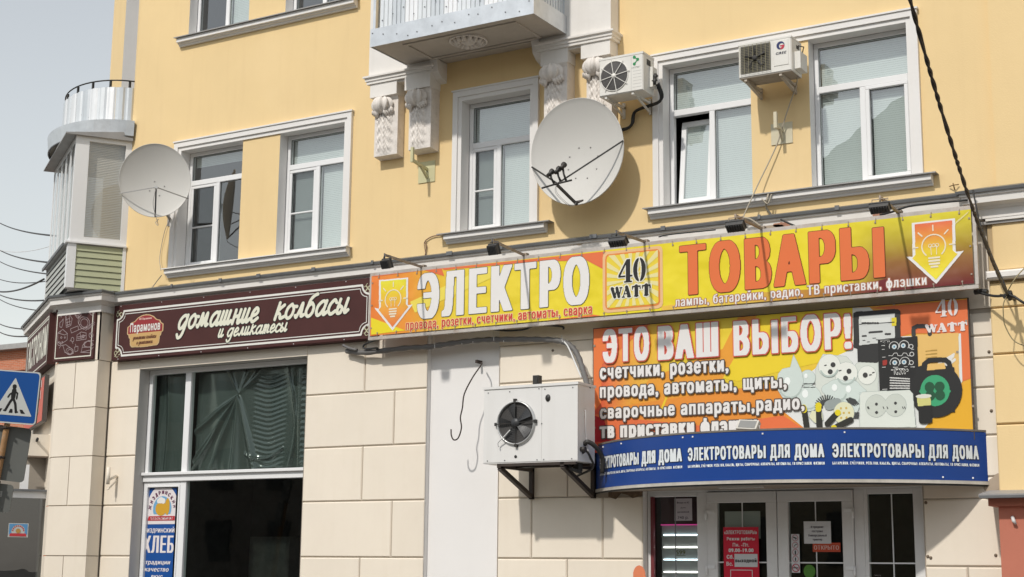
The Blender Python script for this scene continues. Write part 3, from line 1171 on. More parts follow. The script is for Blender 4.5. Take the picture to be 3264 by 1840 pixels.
def corbel(x0, x1, z0, z1, yf, blk_y):
    # carved console: body, block above, leaf and rosette
    m = MB()
    ring = [(0.0, z0 + .0), (yf, z0 + .02), (yf, z1 - .05), (yf - .02, z1), (0, z1)]
    m.prism([(p[0], p[1]) for p in ring], x0 + .02, x1, axis='x')
    c = m.build('corbel', STU, B)
    m = MB(); m.box(x0 - .03, x1 + .01, blk_y, 0, z1, 8.09)
    m.build('block_head', WHR, c)
    m = leaf_relief(x0 + .03, x1 - .05, z0 + .03, z1 - .12, yf - .001)
    m.build('acanthus_leaf', STU, c)
    # rosette: a fluted ball of petals curling out
    m = MB()
    cx = (x0 + x1) / 2 - .03
    r0 = .145
    M_ = Matrix.Translation((cx, yf - .035, z1 - .10))

    def ros(i, j):
        th = 2 * math.pi * i
        ph = math.pi * j
        r = r0 * (1 + .13 * math.cos(9 * th) * math.sin(ph) ** .5 - .10 * max(0, math.cos(ph)) ** 6)
        x = r * math.sin(ph) * math.cos(th) * 1.02
        z = -r * math.cos(ph) * .80 + .02
        yy = -r * math.sin(ph) * math.sin(th) * .85
        return M_ @ Vector((x, yy, -z))
    m.grid(ros, 54, 16)
    # curled lip leaves on both sides under the rosette
    for sx in (-1, 1):
        for k in range(4):
            m.tube([(cx + sx * (.04 + .03 * k), yf - .06 + .01 * k, z1 - .17), (cx + sx * (.06 + .03 * k), yf - .075 + .012 * k, z1 - .235 + .012 * k), (cx + sx * (.085 + .027 * k), yf - .03, z1 - .30 + .02 * k)], [.022, .026, .010], n=7)
    m.build('rosette', STU, c)
    return c


for (a, b, yf, yb) in ((-11.74, -11.34, -.15, -.21), (-11.14, -10.77, -.20, -.25), (-9.07, -8.72, -.20, -.21), (-8.49, -8.12, -.15, -.21)):
    corbel(a, b, 7.06, 7.90, yf, yb)

# stepped plaster knee under the balcony beside the inner corbels
mb = MB()
for xa, xb in ((-10.77, -10.66), (-9.22, -9.11)):
    mb.prism([(0, 7.99), (-.12, 8.03), (-.21, 8.10), (-.25, 8.26), (0, 8.26)], xa, xb, axis='x')
    mb.build('plaster_knee', WHR, B)
    mb = MB()

# ------------------------------------------------------------------ main balcony
BX0, BX1, BY0, BZ0, BZ1 = -11.17, -8.72, -1.04, 8.265, 8.50
mb = MB()
mb.box(BX0 + .015, BX1 - .015, BY0 + .015, -.0, BZ0 + .004, BZ1 - .01)
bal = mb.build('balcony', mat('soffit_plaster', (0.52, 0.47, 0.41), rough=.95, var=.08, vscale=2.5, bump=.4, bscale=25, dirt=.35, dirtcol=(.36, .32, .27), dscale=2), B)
mb = MB()
# raised border mouldings on the soffit
for (a, b, c, d) in ((-10.75, -9.05, -.30, -.25), (-10.75, -10.70, -.86, -.30), (-9.10, -9.05, -.86, -.30), (-10.75, -9.05, -.91, -.86), (-10.62, -9.18, -.215, -.18)):
    mb.box(a, b, c, d, BZ0 - .012, BZ0 + .005)
mb.build('soffit_moulding', MATS['soffit_plaster'], bal)
mb = MB()
T_ = Matrix.Translation((-9.93, -.62, BZ0 - .0))
for k in range(14):
    a = 2 * math.pi * k / 14
    mb.tube([T_ @ Vector((.10 * math.cos(a), .10 * math.sin(a), .01)), T_ @ Vector((.16 * math.cos(a), .16 * math.sin(a), -.035)), T_ @ Vector((.21 * math.cos(a), .21 * math.sin(a), .01))], [.03, .035, .02], n=8)
mb.lathe([(0, -.06), (.05, -.055), (.09, -.03), (.10, .01)], T_, n=20)
mb.lathe([(.24, .01), (.25, -.02), (.235, -.03), (.22, -.01), (.215, .01)], T_, n=28)
mb.build('soffit_rosette', STU, bal)
mb = MB()   # sheet metal fascia
mb.box(BX0, BX1, BY0 - .004, BY0 + .004, BZ0 - .006, BZ1)
mb.box(BX0 - .0, BX0 + .008, BY0 + .004, -.22, BZ0 - .006, BZ1)
mb.box(BX1 - .008, BX1, BY0 + .004, -.22, BZ0 - .006, BZ1)
mb.build('fascia', GAL, bal)


def corrugated(mb, p, q, z0, z1, pitch=.10, d=.018, out=Vector((0, -1, 0)), thick=False):
    p, q = Vector(p), Vector(q)
    L = (q - p).length
    n = int(L / pitch)
    t = (q - p).normalized()
    pts = []
    for i in range(n + 1):
        for f, o in ((0, 0), (.30, 0), (.36, d), (.94, d), (1.0, 0)):
            s_ = (i + f) * pitch
            if s_ > L: break
            pts.append(p + t * s_ + out * o)
    for a, b in zip(pts, pts[1:]):
        mb.quad((a.x, a.y, z0), (b.x, b.y, z0), (b.x, b.y, z1), (a.x, a.y, z1))


GAL2 = mat('bright_sheet', (0.78, 0.80, 0.82), rough=0.34, metal=0.6, var=0.08, vscale=4, bump=0.25, bscale=6, bdist=.01, dirt=0.2, dirtcol=(.6, .62, .66), dscale=4)
SHT = [mat('parapet_sheet_%d' % k, c_, rough=0.4, metal=0.5, var=0.06, vscale=3, bump=0.2, bscale=7, bdist=.01, streak=.3, streakcol=(.55, .57, .6)) for k, c_ in enumerate(((.74, .76, .77), (.62, .65, .67), (.84, .84, .84)))]
x = BX0 + .11
k = 0
while x < BX1 - .1:
    x2 = min(x + .20, BX1 - .03)
    mb = MB(); corrugated(mb, (x, BY0 + .05, 0), (x2 + .004, BY0 + .05, 0), BZ1 - .02, 9.55, pitch=.0667, d=.014)
    mb.build('ribbed_sheet', SHT[k % 3], bal, normals=False)
    x = x2; k += 1
y = BY0 + .06
while y < -.25:
    mb = MB(); corrugated(mb, (BX1 - .05, y, 0), (BX1 - .05, y + .2, 0), BZ1 - .02, 9.55, pitch=.0667, d=.014, out=Vector((1, 0, 0)))
    mb.build('ribbed_sheet', SHT[1], bal, normals=False)
    mb = MB(); corrugated(mb, (BX0 + .05, y, 0), (BX0 + .05, y + .2, 0), BZ1 - .02, 9.55, pitch=.0667, d=.014, out=Vector((-1, 0, 0)))
    mb.build('ribbed_sheet', SHT[1], bal, normals=False)
    y += .2
mb = MB()
for i in range(14):
    xx = BX0 + .16 + i * .165
    zz = BZ1 + .10 + .12 * ((i * 7) % 3) / 2
    mb.box(xx - .006, xx + .006, BY0 + .026, BY0 + .034, zz, zz + .013)
for i in range(14):
    xx = BX0 + .05 + i * .18 + RND.uniform(-.04, .04)
    zz = BZ0 + RND.uniform(.03, .2)
    mb.box(xx - .006, xx + .006, BY0 - .012, BY0 - .004, zz, zz + .013)
mb.build('screw', FLS, bal)
mb = MB(); mb.box(BX0 + .02, BX0 + .06, BY0 + .02, BY0 + .06, BZ1, 9.6); mb.box(BX0, BX1, BY0 + .02, BY0 + .07, 9.55, 9.6); mb.box(BX1 - .06, BX1 - .02, BY0 + .02, BY0 + .06, BZ1, 9.6)
mb.build('parapet_rail', GAL, bal)
# ------------------------------------------------------------------ corner: glazed bay on the chamfer and the round balcony over it
BAYZ = (5.66, 6.35, 8.00)
QD, QS0, QS1 = .83, 0.0, 2.3
SID = [mat('green_siding', (0.44, 0.46, 0.30), rough=.6, var=.05, bump=.1, bscale=20), mat('grey_siding', (0.40, 0.41, 0.38), rough=.6, var=.05, bump=.1, bscale=20)]
mb = MB()
mb.prism([tuple(ch(0.02, 0, 0).xy), tuple(ch(.02, QD - .04, 0).xy), tuple(ch(QS1, QD - .04, 0).xy), tuple(ch(QS1, 0, 0).xy)], BAYZ[0] - .02, BAYZ[1] - .02, axis='z')
bay = mb.build('glazed_bay', PVD, B)


def ch_box(mb, s0, s1, q0, q1, z0, z1, o=CC):
    mb.prism([tuple(ch(s0, q0, 0, o).xy), tuple(ch(s0, q1, 0, o).xy), tuple(ch(s1, q1, 0, o).xy), tuple(ch(s1, q0, 0, o).xy)], z0, z1, axis='z')


n = 7
hgt = (BAYZ[1] - .03 - BAYZ[0]) / n
for i in range(n):
    z0 = BAYZ[0] + i * hgt
    m = MB()   # right cheek, one lapped board
    a, b = ch(-.0, .05, 0), ch(-.0, QD - .10, 0)
    for (p0, p1, zl, zh, o0, o1) in ((a, b, z0, z0 + hgt * .93, .018, .003),):
        for k in range(1):
            q0 = uu * -o0; q1 = uu * -o1
            m.quad(p0 + q0 + Vector((0, 0, zl)), p1 + q0 + Vector((0, 0, zl)), p1 + q1 + Vector((0, 0, zh)), p0 + q1 + Vector((0, 0, zh)))
            m.quad(p0 + uu * .02 + Vector((0, 0, zl)), p1 + uu * .02 + Vector((0, 0, zl)), p1 + q0 + Vector((0, 0, zl)), p0 + q0 + Vector((0, 0, zl)))
    m.build('siding_board', SID[0], bay, normals=False)
    m = MB()   # front
    a, b = ch(.13, QD, 0), ch(QS1, QD, 0)
    q0 = -vv * .018; q1 = -vv * .003
    m.quad(a + q0 + Vector((0, 0, z0)), b + q0 + Vector((0, 0, z0)), b + q1 + Vector((0, 0, z0 + hgt * .93)), a + q1 + Vector((0, 0, z0 + hgt * .93)))
    m.build('siding_board', SID[1], bay, normals=False)
mb = MB()
ch_box(mb, -.025, .115, QD - .10, QD + .022, BAYZ[0], BAYZ[1] - .02)
mb.build('corner_post', PVC, bay)
mb = MB()
ch_box(mb, -.022, .02, .0, .05, BAYZ[0], BAYZ[1] - .02)
mb.build('corner_post', PVC, bay)
mb = MB()
ch_box(mb, QS1 - .03, QS1 + .02, 0, QD + .02, BAYZ[0], BAYZ[1])
mb.build('corner_post', PVC, bay)
mb = MB()
ch_box(mb, -.05, QS1 + .05, -.0, QD + .06, BAYZ[1] - .02, BAYZ[1] + .004)
mb.build('window_sill', PVC, bay)
mb = MB(); ch_box(mb, .12, QS1 + .05, QD + .061, QD + .085, BAYZ[1] - .045, BAYZ[1] + .0)
mb.build('drip_edge', FLS, bay)
# glazing frames
mb = MB()
zb, zt = BAYZ[1] + .004, BAYZ[2]
ch_box(mb, 0, .07, QD - .20, QD, zb, zt)                 # corner mullion (thick)
ch_box(mb, 0, .07, 0, .09, zb, zt)
ch_box(mb, 0, .07, .09, QD - .20, zb, zb + .09)
ch_box(mb, 0, .07, .09, QD - .20, zt - .08, zt)
for s_ in (.48, .95, 1.4, 1.85, 2.26):
    ch_box(mb, s_, s_ + .05, QD - .02, QD, zb, zt)
ch_box(mb, .07, QS1, QD - .02, QD - .001, zb, zb + .08)
ch_box(mb, .07, QS1, QD - .02, QD - .001, zt - .08, zt)
mb.build('frame', PVC, bay)
mb = MB()
mb.quad(ch(.03, .09, zb + .09), ch(.03, QD - .2, zb + .09), ch(.03, QD - .2, zt - .08), ch(.03, .09, zt - .08))
mb.build('pane', GLT, bay, normals=False)
mb = MB()
mb.quad(ch(.07, QD - .03, zb + .08), ch(QS1, QD - .03, zb + .08), ch(QS1, QD - .03, zt - .08), ch(.07, QD - .03, zt - .08))
mb.build('pane', GLT, bay, normals=False)
mb = MB()
z = zt - .06
while z > zb + .06:
    mb.quad(ch(.082, .08, z), ch(.082, QD - .19, z), ch(.078, QD - .19, z - .024), ch(.078, .08, z - .024)); z -= .026
mb.build('blind', mat('grey_blind', (.58, .54, .50), rough=.6, var=.03, bump=0), bay, normals=False)
mb = MB()
ch_quad(mb, .07, QS1, QD - .12, zb, zt)
mb.build('curtain', mat('curtain', (.62, .63, .63), rough=.9, var=.25, vscale=4, bump=0), bay, normals=False)
mb = MB()   # sheet roof sloping out, seen from below
r0, r1 = zt + .005, zt + .13
P0, P1, P2, P3 = ch(-.06, QD + .16, r0), ch(QS1 + .1, QD + .16, r0), ch(QS1 + .1, -.0, r1), ch(-.06, -.0, r1)
mb.quad(P0, P1, P2, P3)
mb.quad(ch(-.06, QD + .16, r0 - .02), ch(QS1 + .1, QD + .16, r0 - .02), ch(QS1 + .1, 0, zt + .001), ch(-.06, 0, zt + .001))
mb.quad(P0, P3, ch(-.06, 0, r0 - .02), ch(-.06, QD + .16, r0 - .02))
mb.quad(P0, P1, ch(QS1 + .1, QD + .16, r0 - .02), ch(-.06, QD + .16, r0 - .02))
mb.build('bay_roof', FLG, bay, normals=False)

# round balcony
def ring(s0, rs, rq, z, n=28, a0=0.0, a1=math.pi):
    out = []
    for i in range(n + 1):
        t = a0 + (a1 - a0) * i / n
        out.append(ch(s0 - rs * math.cos(t), rq * math.sin(t), z))
    return out


SB = (1.30, 1.37, 1.06)
zs0, zs1 = 8.06, 8.30
mb = MB()
bot = ring(SB[0], SB[1] - .03, SB[2] - .03, zs0 + .01); top = ring(SB[0], SB[1] - .03, SB[2] - .03, zs1 - .02)
mb.quad(*bot); mb.quad(*top)
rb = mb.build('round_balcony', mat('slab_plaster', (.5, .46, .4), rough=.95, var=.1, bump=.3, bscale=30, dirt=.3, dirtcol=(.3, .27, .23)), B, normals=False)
mb = MB()
lo = ring(SB[0], SB[1], SB[2], zs0); hi = ring(SB[0], SB[1] + .02, SB[2] + .02, zs1)
for i in range(len(lo) - 1):
    wv = .012 * math.sin(i * 2.1)
    mb.quad(lo[i] + Vector((0, 0, wv)), lo[i + 1] + Vector((0, 0, .012 * math.sin((i + 1) * 2.1))), hi[i + 1], hi[i])
inn = ring(1.28, 1.2, .88, zs1 + .015)
for i in range(len(hi) - 1):
    mb.quad(hi[i], hi[i + 1], inn[i + 1], inn[i])
mb.build('slab_flashing', GAL, rb, normals=False)
mb = MB(); mb.tube(ring(SB[0], SB[1] - .01, SB[2] - .01, zs0 - .005), .016, n=6)
mb.build('drip_edge', FLS, rb)
NS = 20
for i in range(NS):
    a0, a1 = math.pi * i / NS, math.pi * (i + 1) / NS
    m = MB()
    pr = 5
    lo_, hi_ = [], []
    for k in range(pr + 1):
        t = a0 + (a1 - a0) * k / pr
        o = .014 if k in (1, 2, 3) else 0
        if k == pr: t -= .004
        lo_.append(ch(1.28 - (1.18 + o) * math.cos(t), (.86 + o) * math.sin(t), zs1 - .005 + RND.uniform(0, .006)))
        hi_.append(ch(1.28 - (1.18 + o) * math.cos(t), (.86 + o) * math.sin(t), 8.87))
    for k in range(pr):
        m.quad(lo_[k], lo_[k + 1], hi_[k + 1], hi_[k])
    m.build('ribbed_sheet', SHT[RND.choice((0, 0, 1, 2))], rb, normals=False)
mb = MB()
mb.tube(ring(1.28, 1.17, .85, 8.985), .011, n=6)
for t in (.08, .42, .75, 1.1, 1.5, 1.95, 2.5):
    p_ = ch(1.28 - 1.16 * math.cos(t), .84 * math.sin(t), 8.3)
    mb.beam(p_, p_ + Vector((0, 0, .68)), .028)
mb.build('handrail', BLK, rb)

# ------------------------------------------------------------------ shop window at the left (double height)
e = .20
x0, x1, z0, z1 = SH
mb = MB()
mb.quad((x0, 0, z0), (x0, e, z0), (x0, e, z1), (x0, 0, z1)); mb.quad((x1, 0, z0), (x1, e, z0), (x1, e, z1), (x1, 0, z1)); mb.quad((x0, 0, z1), (x1, 0, z1), (x1, e, z1), (x0, e, z1))
mb.build('window_reveal', mat('grey_reveal', (.52, .50, .47), rough=.9, var=.05), B, normals=False)
ztr0, ztr1 = 2.83, 2.965
xmu = W(4, 925, 920, e).x
mb = MB()
bar(mb, x0, x1, z1 - .07, z1, e, e + .08)
bar(mb, x0, x0 + .07, ztr1, z1 - .07, e, e + .08); bar(mb, x1 - .03, x1, ztr1, z1 - .07, e, e + .08)
bar(mb, x0 - .0, x1, ztr0, ztr1 - .04, e - .03, e + .08)
bar(mb, x0 - .0, x1, ztr1 - .045, ztr1, e - .07, e + .08)
bar(mb, xmu - .055, xmu + .055, ztr1, z1 - .07, e - .002, e + .08)
bar(mb, xmu - .055, xmu + .055, z0, ztr0, e - .002, e + .08)
bar(mb, x0, x0 + .06, z0, ztr0, e, e + .08); bar(mb, x1 - .03, x1, z0, ztr0, e, e + .08)
bar(mb, x0 + .06, xmu - .055, ztr0 - .05, ztr0, e, e + .08); bar(mb, x0 + .06, xmu - .055, z0, z0 + .1, e, e + .08)
bar(mb, xmu + .055, x1 - .03, z0, z0 + .1, e, e + .08)
shop = mb.build('shop_window', PVC, B)
mb = MB()
for q in ((x0 + .06, x0 + .09, z0 + .1, ztr0 - .05), (xmu - .085, xmu - .055, z0 + .1, ztr0 - .05), (x0 + .09, xmu - .085, ztr0 - .08, ztr0 - .05)):
    bar(mb, *q, e - .012, e + .05)
mb.build('sash', PVC, shop)
for (a, b, c, d) in ((x0 + .07, xmu - .055, ztr1, z1 - .07), (xmu + .055, x1 - .03, ztr1, z1 - .07), (xmu + .055, x1 - .03, z0 + .1, ztr0), (x0 + .09, xmu - .085, z0 + .1, ztr0 - .08)):
    m = MB(); m.quad((a, e + .04, c), (b, e + .04, c), (b, e + .04, d), (a, e + .04, d)); m.build('pane', GLD, shop, normals=False)
mb = MB()
YB = 3.2
mb.quad((x0 - .5, YB, 0), (x1 + .5, YB, 0), (x1 + .5, YB, 5), (x0 - .5, YB, 5))
mb.quad((x0 - .5, e + .09, 0), (x0 - .5, YB, 0), (x0 - .5, YB, 5), (x0 - .5, e + .09, 5)); mb.quad((x1 + .5, e + .09, 0), (x1 + .5, YB, 0), (x1 + .5, YB, 5), (x1 + .5, e + .09, 5))
mb.quad((x0 - .5, e + .09, .15), (x1 + .5, e + .09, .15), (x1 + .5, YB, .15), (x0 - .5, YB, .15)); mb.quad((x0 - .5, e + .09, 4.8), (x1 + .5, e + .09, 4.8), (x1 + .5, YB, 4.8), (x0 - .5, YB, 4.8))
mb.quad((x0 - .5, e + .095, 0), (x0, e + .095, 0), (x0, e + .095, 5), (x0 - .5, e + .095, 5)); mb.quad((x1, e + .095, 0), (x1 + .5, e + .095, 0), (x1 + .5, e + .095, 5), (x1, e + .095, 5))
mb.quad((x0, e + .095, z1), (x1, e + .095, z1), (x1, e + .095, 5), (x0, e + .095, 5)); mb.quad((x0, e + .095, 0), (x1, e + .095, 0), (x1, e + .095, z0), (x0, e + .095, z0))
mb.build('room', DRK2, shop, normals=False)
mb = MB()    # counters and a door leaf inside
mb.box(-14.7, -13.0, 2.2, 2.9, .15, 1.3); mb.box(-15.8, -15.0, 2.4, 3.1, .15, 2.1)
mb.box(-13.75, -13.70, 1.5, 1.55, .15, 2.9); mb.box(-13.7, -12.9, 1.5, 1.55, 2.45, 2.5)
mb.build('shelving', mat('shelving', (.16, .16, .15), rough=.6, var=.4, vscale=5), shop)
mb = MB(); mb.box(-14.5, -14.3, 2.15, 2.19, 1.75, 1.95); mb.quad((-13.45, 1.3, 2.05), (-13.28, 1.3, 2.05), (-13.28, 1.3, 2.25), (-13.45, 1.3, 2.25))
mb.build('notice', mat('notice_paper', (.6, .6, .6), var=.1), shop)
# crumpled plastic film hung inside the upper panes
FILM = bpy.data.materials.new('plastic_film'); FILM.use_nodes = True
_t = FILM.node_tree; _t.nodes.clear(); _L = _t.links.new
_o = _t.nodes.new('ShaderNodeOutputMaterial'); _m = _t.nodes.new('ShaderNodeMixShader'); _tr = _t.nodes.new('ShaderNodeBsdfTransparent'); _tr.inputs[0].default_value = (.6, .66, .63, 1)
_g = _t.nodes.new('ShaderNodeBsdfPrincipled'); _g.inputs['Base Color'].default_value = (.075, .095, .088, 1); _g.inputs['Coat Weight'].default_value = 1.0; _g.inputs['Coat Roughness'].default_value = .12; _g.inputs['Roughness'].default_value = .22; _g.inputs['Specular IOR Level'].default_value = .9
_m.inputs[0].default_value = .80; _L(_tr.outputs[0], _m.inputs[1]); _L(_g.outputs[0], _m.inputs[2]); _L(_m.outputs[0], _o.inputs[0])
FR = random.Random(3)
folds = []
ax, az = -14.35, 4.05        # the pinch from which the creases fan out
for k in range(10):
    an = math.radians(-90 + (k - 4.5) * 12 + FR.uniform(-7, 7)) if k < 7 else math.radians((62, 118, 40)[k - 7])
    folds.append((an, FR.uniform(.02, .06), FR.uniform(.022, .07)))


def film(u, v, a, b, c, d, seed):
    X = a + (b - a) * u; Z = c + (d - c) * v
    y = 0
    y += .012 * math.sin(X * 5 + seed) + .008 * math.sin(X * 13 + Z * 3 + seed)
    dx, dz = X - ax, Z - az
    r = math.hypot(dx, dz); an = math.atan2(dz, dx)
    if seed == 2:
        for (fa, amp, wd) in folds:
            dd = (an - fa + math.pi) % (2 * math.pi) - math.pi
            w_ = wd * (0.7 + r * .5)
            if abs(dd) < .8:
                y -= amp * (0.4 + .9 * r) * math.exp(-((dd * (r + .08)) / w_) ** 2)
        # small ladder crinkles between two long creases
        if -14.1 < X < -13.45 and Z < 4.3:
            y += .0042 * math.sin(Z * 95 + 3 * math.sin(X * 9)) * math.sin((X + 14.1) / .65 * math.pi)
        if -13.2 < X < -12.95:
            y += .0045 * math.sin(Z * 80)
        y -= .035 * math.exp(-((X + 13.42 - .12 * math.sin(Z * 2.2)) / .02) ** 2) - .02 * math.exp(-((X + 13.3) / .03) ** 2)
        y -= .03 * math.exp(-((Z - 3.12 - (X + 13.9) ** 2 * .9) / .02) ** 2) * (1 if -14.2 < X < -13.5 else 0)
    else:
        y -= .03 * math.exp(-((X + 15.68 + .02 * math.sin(Z * 3)) / .04) ** 2) + .02 * math.exp(-((X + 15.25 + .10 * (Z - 3.7)) / .012) ** 2)
    return (X, e + .15 + y, Z)


for (a, b, sd_) in ((x0 + .07, xmu - .055, 1), (xmu + .055, x1 - .03, 2)):
    m = MB(); m.grid(lambda u, v: film(u, v, a, b, ztr1, z1 - .07, sd_), 60 if sd_ == 1 else 260, 180)
    m.build('plastic_film', FILM, shop, normals=False)

# ------------------------------------------------------------------ the right entrance: show window, double door, side light
e2 = .12
x0, x1, z0, z1 = DR
PVE = mat('entrance_pvc', (.74, .73, .72), rough=.4, var=.04, bump=0, dirt=.15, dirtcol=(.45, .42, .38), dscale=5)
mb = MB()
mb.quad((x0, 0, z0), (x0, e2, z0), (x0, e2, z1), (x0, 0, z1)); mb.quad((x1, 0, z0), (x1, e2, z0), (x1, e2, z1), (x1, 0, z1)); mb.quad((x0, 0, z1), (x1, 0, z1), (x1, e2, z1), (x0, e2, z1))
mb.build('window_reveal', WHR, B, normals=False)
mb = MB()
Xd = [x0, -7.10, -7.02, -6.19, -5.30, -5.21, x1]
bar(mb, x0, x1, z1 - .07, z1, e2, e2 + .08)
# show window frame
bar(mb, x0, x0 + .05, z0, z1 - .07, e2, e2 + .08); bar(mb, -7.17, -7.04, z0, z1 - .07, e2, e2 + .08); bar(mb, x0 + .05, -7.17, z1 - .12, z1 - .07, e2, e2 + .07)
bar(mb, -5.31, -5.20, z0, z1 - .07, e2, e2 + .08)
bar(mb, -5.20, -5.16, z0, z1 - .07, e2 + .002, e2 + .07); bar(mb, -4.66, x1, z0, z1 - .07, e2, e2 + .08); bar(mb, -5.16, -4.66, z1 - .13, z1 - .07, e2, e2 + .07)
ent = mb.build('entrance_frame', PVE, B)
for (a, b) in ((-7.035, -6.195), (-6.185, -5.315)):
    m = MB(); d_ = .125; y0, y1 = e2 - .025, e2 + .05
    bar(m, a, b, z1 - .20, z1 - .078, y0, y1); bar(m, a, b, z0, z0 + .3, y0, y1)
    bar(m, a, a + d_, z0 + .3, z1 - .20, y0, y1); bar(m, b - d_, b, z0 + .3, z1 - .20, y0, y1)
    dl = m.build('door_leaf', PVE, B)
    m = MB(); m.quad((a + d_, e2 + .02, z0 + .3), (b - d_, e2 + .02, z0 + .3), (b - d_, e2 + .02, z1 - .2), (a + d_, e2 + .02, z1 - .2)); m.build('pane', GLD, dl, normals=False)
    m = MB(); m.box(a + d_, b - d_, e2 + .005, e2 + .019, 1.725, 1.74); xm = (a + b) / 2; m.box(xm - .005, xm + .005, e2 + .007, e2 + .018, z0 + .3, z1 - .2)
    m.build('glazing_bar', PVC, dl)
    for zh in (2.27, 1.65, .6):
        m = MB(); hx = a - .005 if a < -7 else b + .005; sg = 1 if a < -7 else -1
        m.tube([(hx, e2 - .04, zh - .06), (hx, e2 - .04, zh + .05)], .014, n=8); m.box(hx, hx + sg * .10, e2 - .045, e2 - .024, zh + .01, zh + .045)
        m.build('hinge', PVC, dl)
m = MB(); m.quad((-5.16, e2 + .03, z0), (-4.66, e2 + .03, z0), (-4.66, e2 + .03, z1 - .13), (-5.16, e2 + .03, z1 - .13)); m.build('pane', GLD, ent, normals=False)
m = MB(); m.box(-5.16, -4.66, e2 + .01, e2 + .028, 1.725, 1.74); m.box(-4.90, -4.89, e2 + .012, e2 + .028, z0, z1 - .13); m.build('glazing_bar', PVC, ent)
m = MB(); m.quad((x0 + .05, e2 + .03, z0), (-7.17, e2 + .03, z0), (-7.17, e2 + .03, z1 - .12), (x0 + .05, e2 + .03, z1 - .12)); m.build('pane', glass('clear_glass', (.85, .87, .86), refl=.7), ent, normals=False)
m = MB(); m.box(x0 + .045, x0 + .085, e2 - .012, e2 + .028, z0, z1 - .12); m.build('red_edging', mat('maroon', (.16, .025, .03), rough=.5), ent)
m = MB(); m.box(-7.455, -7.445, e2 + .012, e2 + .028, z0, z1 - .12); m.build('glazing_bar', mat('grey_bar', (.2, .2, .2)), ent)
mb = MB()
YB = 2.5
mb.quad((x0 - .2, YB, 0), (x1 + .2, YB, 0), (x1 + .2, YB, 2.9), (x0 - .2, YB, 2.9))
mb.quad((x0 - .2, e2 + .09, 0), (x0 - .2, YB, 0), (x0 - .2, YB, 2.9), (x0 - .2, e2 + .09, 2.9)); mb.quad((x1 + .2, e2 + .09, 0), (x1 + .2, YB, 0), (x1 + .2, YB, 2.9), (x1 + .2, e2 + .09, 2.9))
mb.quad((x0 - .2, e2 + .09, .15), (x1 + .2, e2 + .09, .15), (x1 + .2, YB, .15), (x0 - .2, YB, .15)); mb.quad((x0 - .2, e2 + .09, 2.85), (x1 + .2, e2 + .09, 2.85), (x1 + .2, YB, 2.85), (x0 - .2, YB, 2.85))
mb.quad((x0 - .2, e2 + .095, z1), (x1 + .2, e2 + .095, z1), (x1 + .2, e2 + .095, 2.9), (x0 - .2, e2 + .095, 2.9))
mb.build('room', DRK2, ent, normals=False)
# step and threshold
mb = MB(); mb.box(x0 - .3, x1 + .3, -1.1, e2 + .1, 0.15, .152 + .14)
mb.build('entrance_step', mat('step_stone', (.35, .34, .32), var=.1), B)

# show window display with lit LED strips
DSP = thing('led_display', 'show window rack of glowing LED strips on a grey board left of the entrance door', 'display', (-7.45, .3, .2))
m = MB(); m.box(x0 + .10, -7.17, .30, .33, .2, 2.16); m.build('display_board', mat('display_grey', (.40, .43, .42), rough=.5, var=.08), DSP)
m = MB(); m.box(x0 + .10, -7.17, .28, .31, 2.165, 2.55); m.build('maroon_board', mat('dark_maroon', (.05, .012, .02), rough=.5), DSP)
for i in range(7):
    zz = 2.045 - i * .142
    m = MB()
    n = 40
    for k in range(n):
        xx = x0 + .125 + k * (.50 / n)
        m.box(xx, xx + .0085, .285, .297, zz - .006, zz + .006)
    nm = 'led_white' if i % 2 else 'led_cold'
    if nm not in MATS: emit(nm, (.80, .93, 1.0) if i % 2 == 0 else (1, .98, .95), 2.6)
    m.build('led_strip', MATS[nm], DSP)
    m = MB(); m.box(x0 + .10, -7.172, .285, .3, zz - .022, zz - .014); m.build('shelf_rail', mat('rail_grey', (.5, .5, .45)), DSP)
m = MB(); m.box(x0 + .1, -7.175, .268, .28, 2.155, 2.167); m.build('led_strip', emit('led_pink', (1, .08, .45), .3), DSP)
k = Ink(-7.65, -7.2, 1.7, 2.0, 500)
k.text('599', -7.52, 1.82, .12, .05, heavy=.05); k.line([(-7.52, 1.808), (-7.40, 1.808)], .005)
k.mesh('price_digits', flat('olive', (.12, .13, .03)), on_y(.297), DSP)

# ------------------------------------------------------------------ pink utility box at the right edge with a metal cap
PB = thing('brick_red_porch', 'brick red plastered porch wall with a grey metal cap at the right edge', 'porch', (-3, -.3, 0))
m = MB(); m.box(-3.655, 0, -.36, -.088, 0, 2.30); m.box(-3.74, 0, -.42, -.088, 2.30, 2.375)
m.build('wall', mat('brick_red_paint', (.50, .17, .11), rough=.8, var=.05, bump=.2, bscale=40, dirt=.1, dirtcol=(.35, .12, .08)), PB)
m = MB(); m.prism([(-.55, 2.385), (-.55, 2.415), (-.088, 2.475), (-.088, 2.40)], -3.80, 0, axis='x'); m.build('metal_cap', FLG, PB)
m = MB(); m.prism([(-.56, 2.375), (-.56, 2.40), (-.10, 2.40), (-.10, 2.376)], -3.795, 0, axis='x'); m.build('cap_lip', FLS, PB)
m = MB(); p_ = W(6, 1848, 1170, -.36); m.tube([p_ + Vector((-.02, -.005, .04)), p_ + Vector((0, -.05, 0)), p_ + Vector((.015, -.03, -.03))], [.018, .02, .012], n=8); m.build('anchor', PVD, PB)
# ------------------------------------------------------------------ helpers for things hung on the wall
def on_x(k, x, y, X):
    d = ray(k, x, y)
    t = (X - CAM[0]) / d[0]
    return Vector(CAM + d * t)


def at_dist(px, py, dist):
    d = cR * (px - 1632) / FPX - cU * (py - 920) / FPX + cF
    d = d / np.linalg.norm(d)
    return Vector(CAM + d * dist)


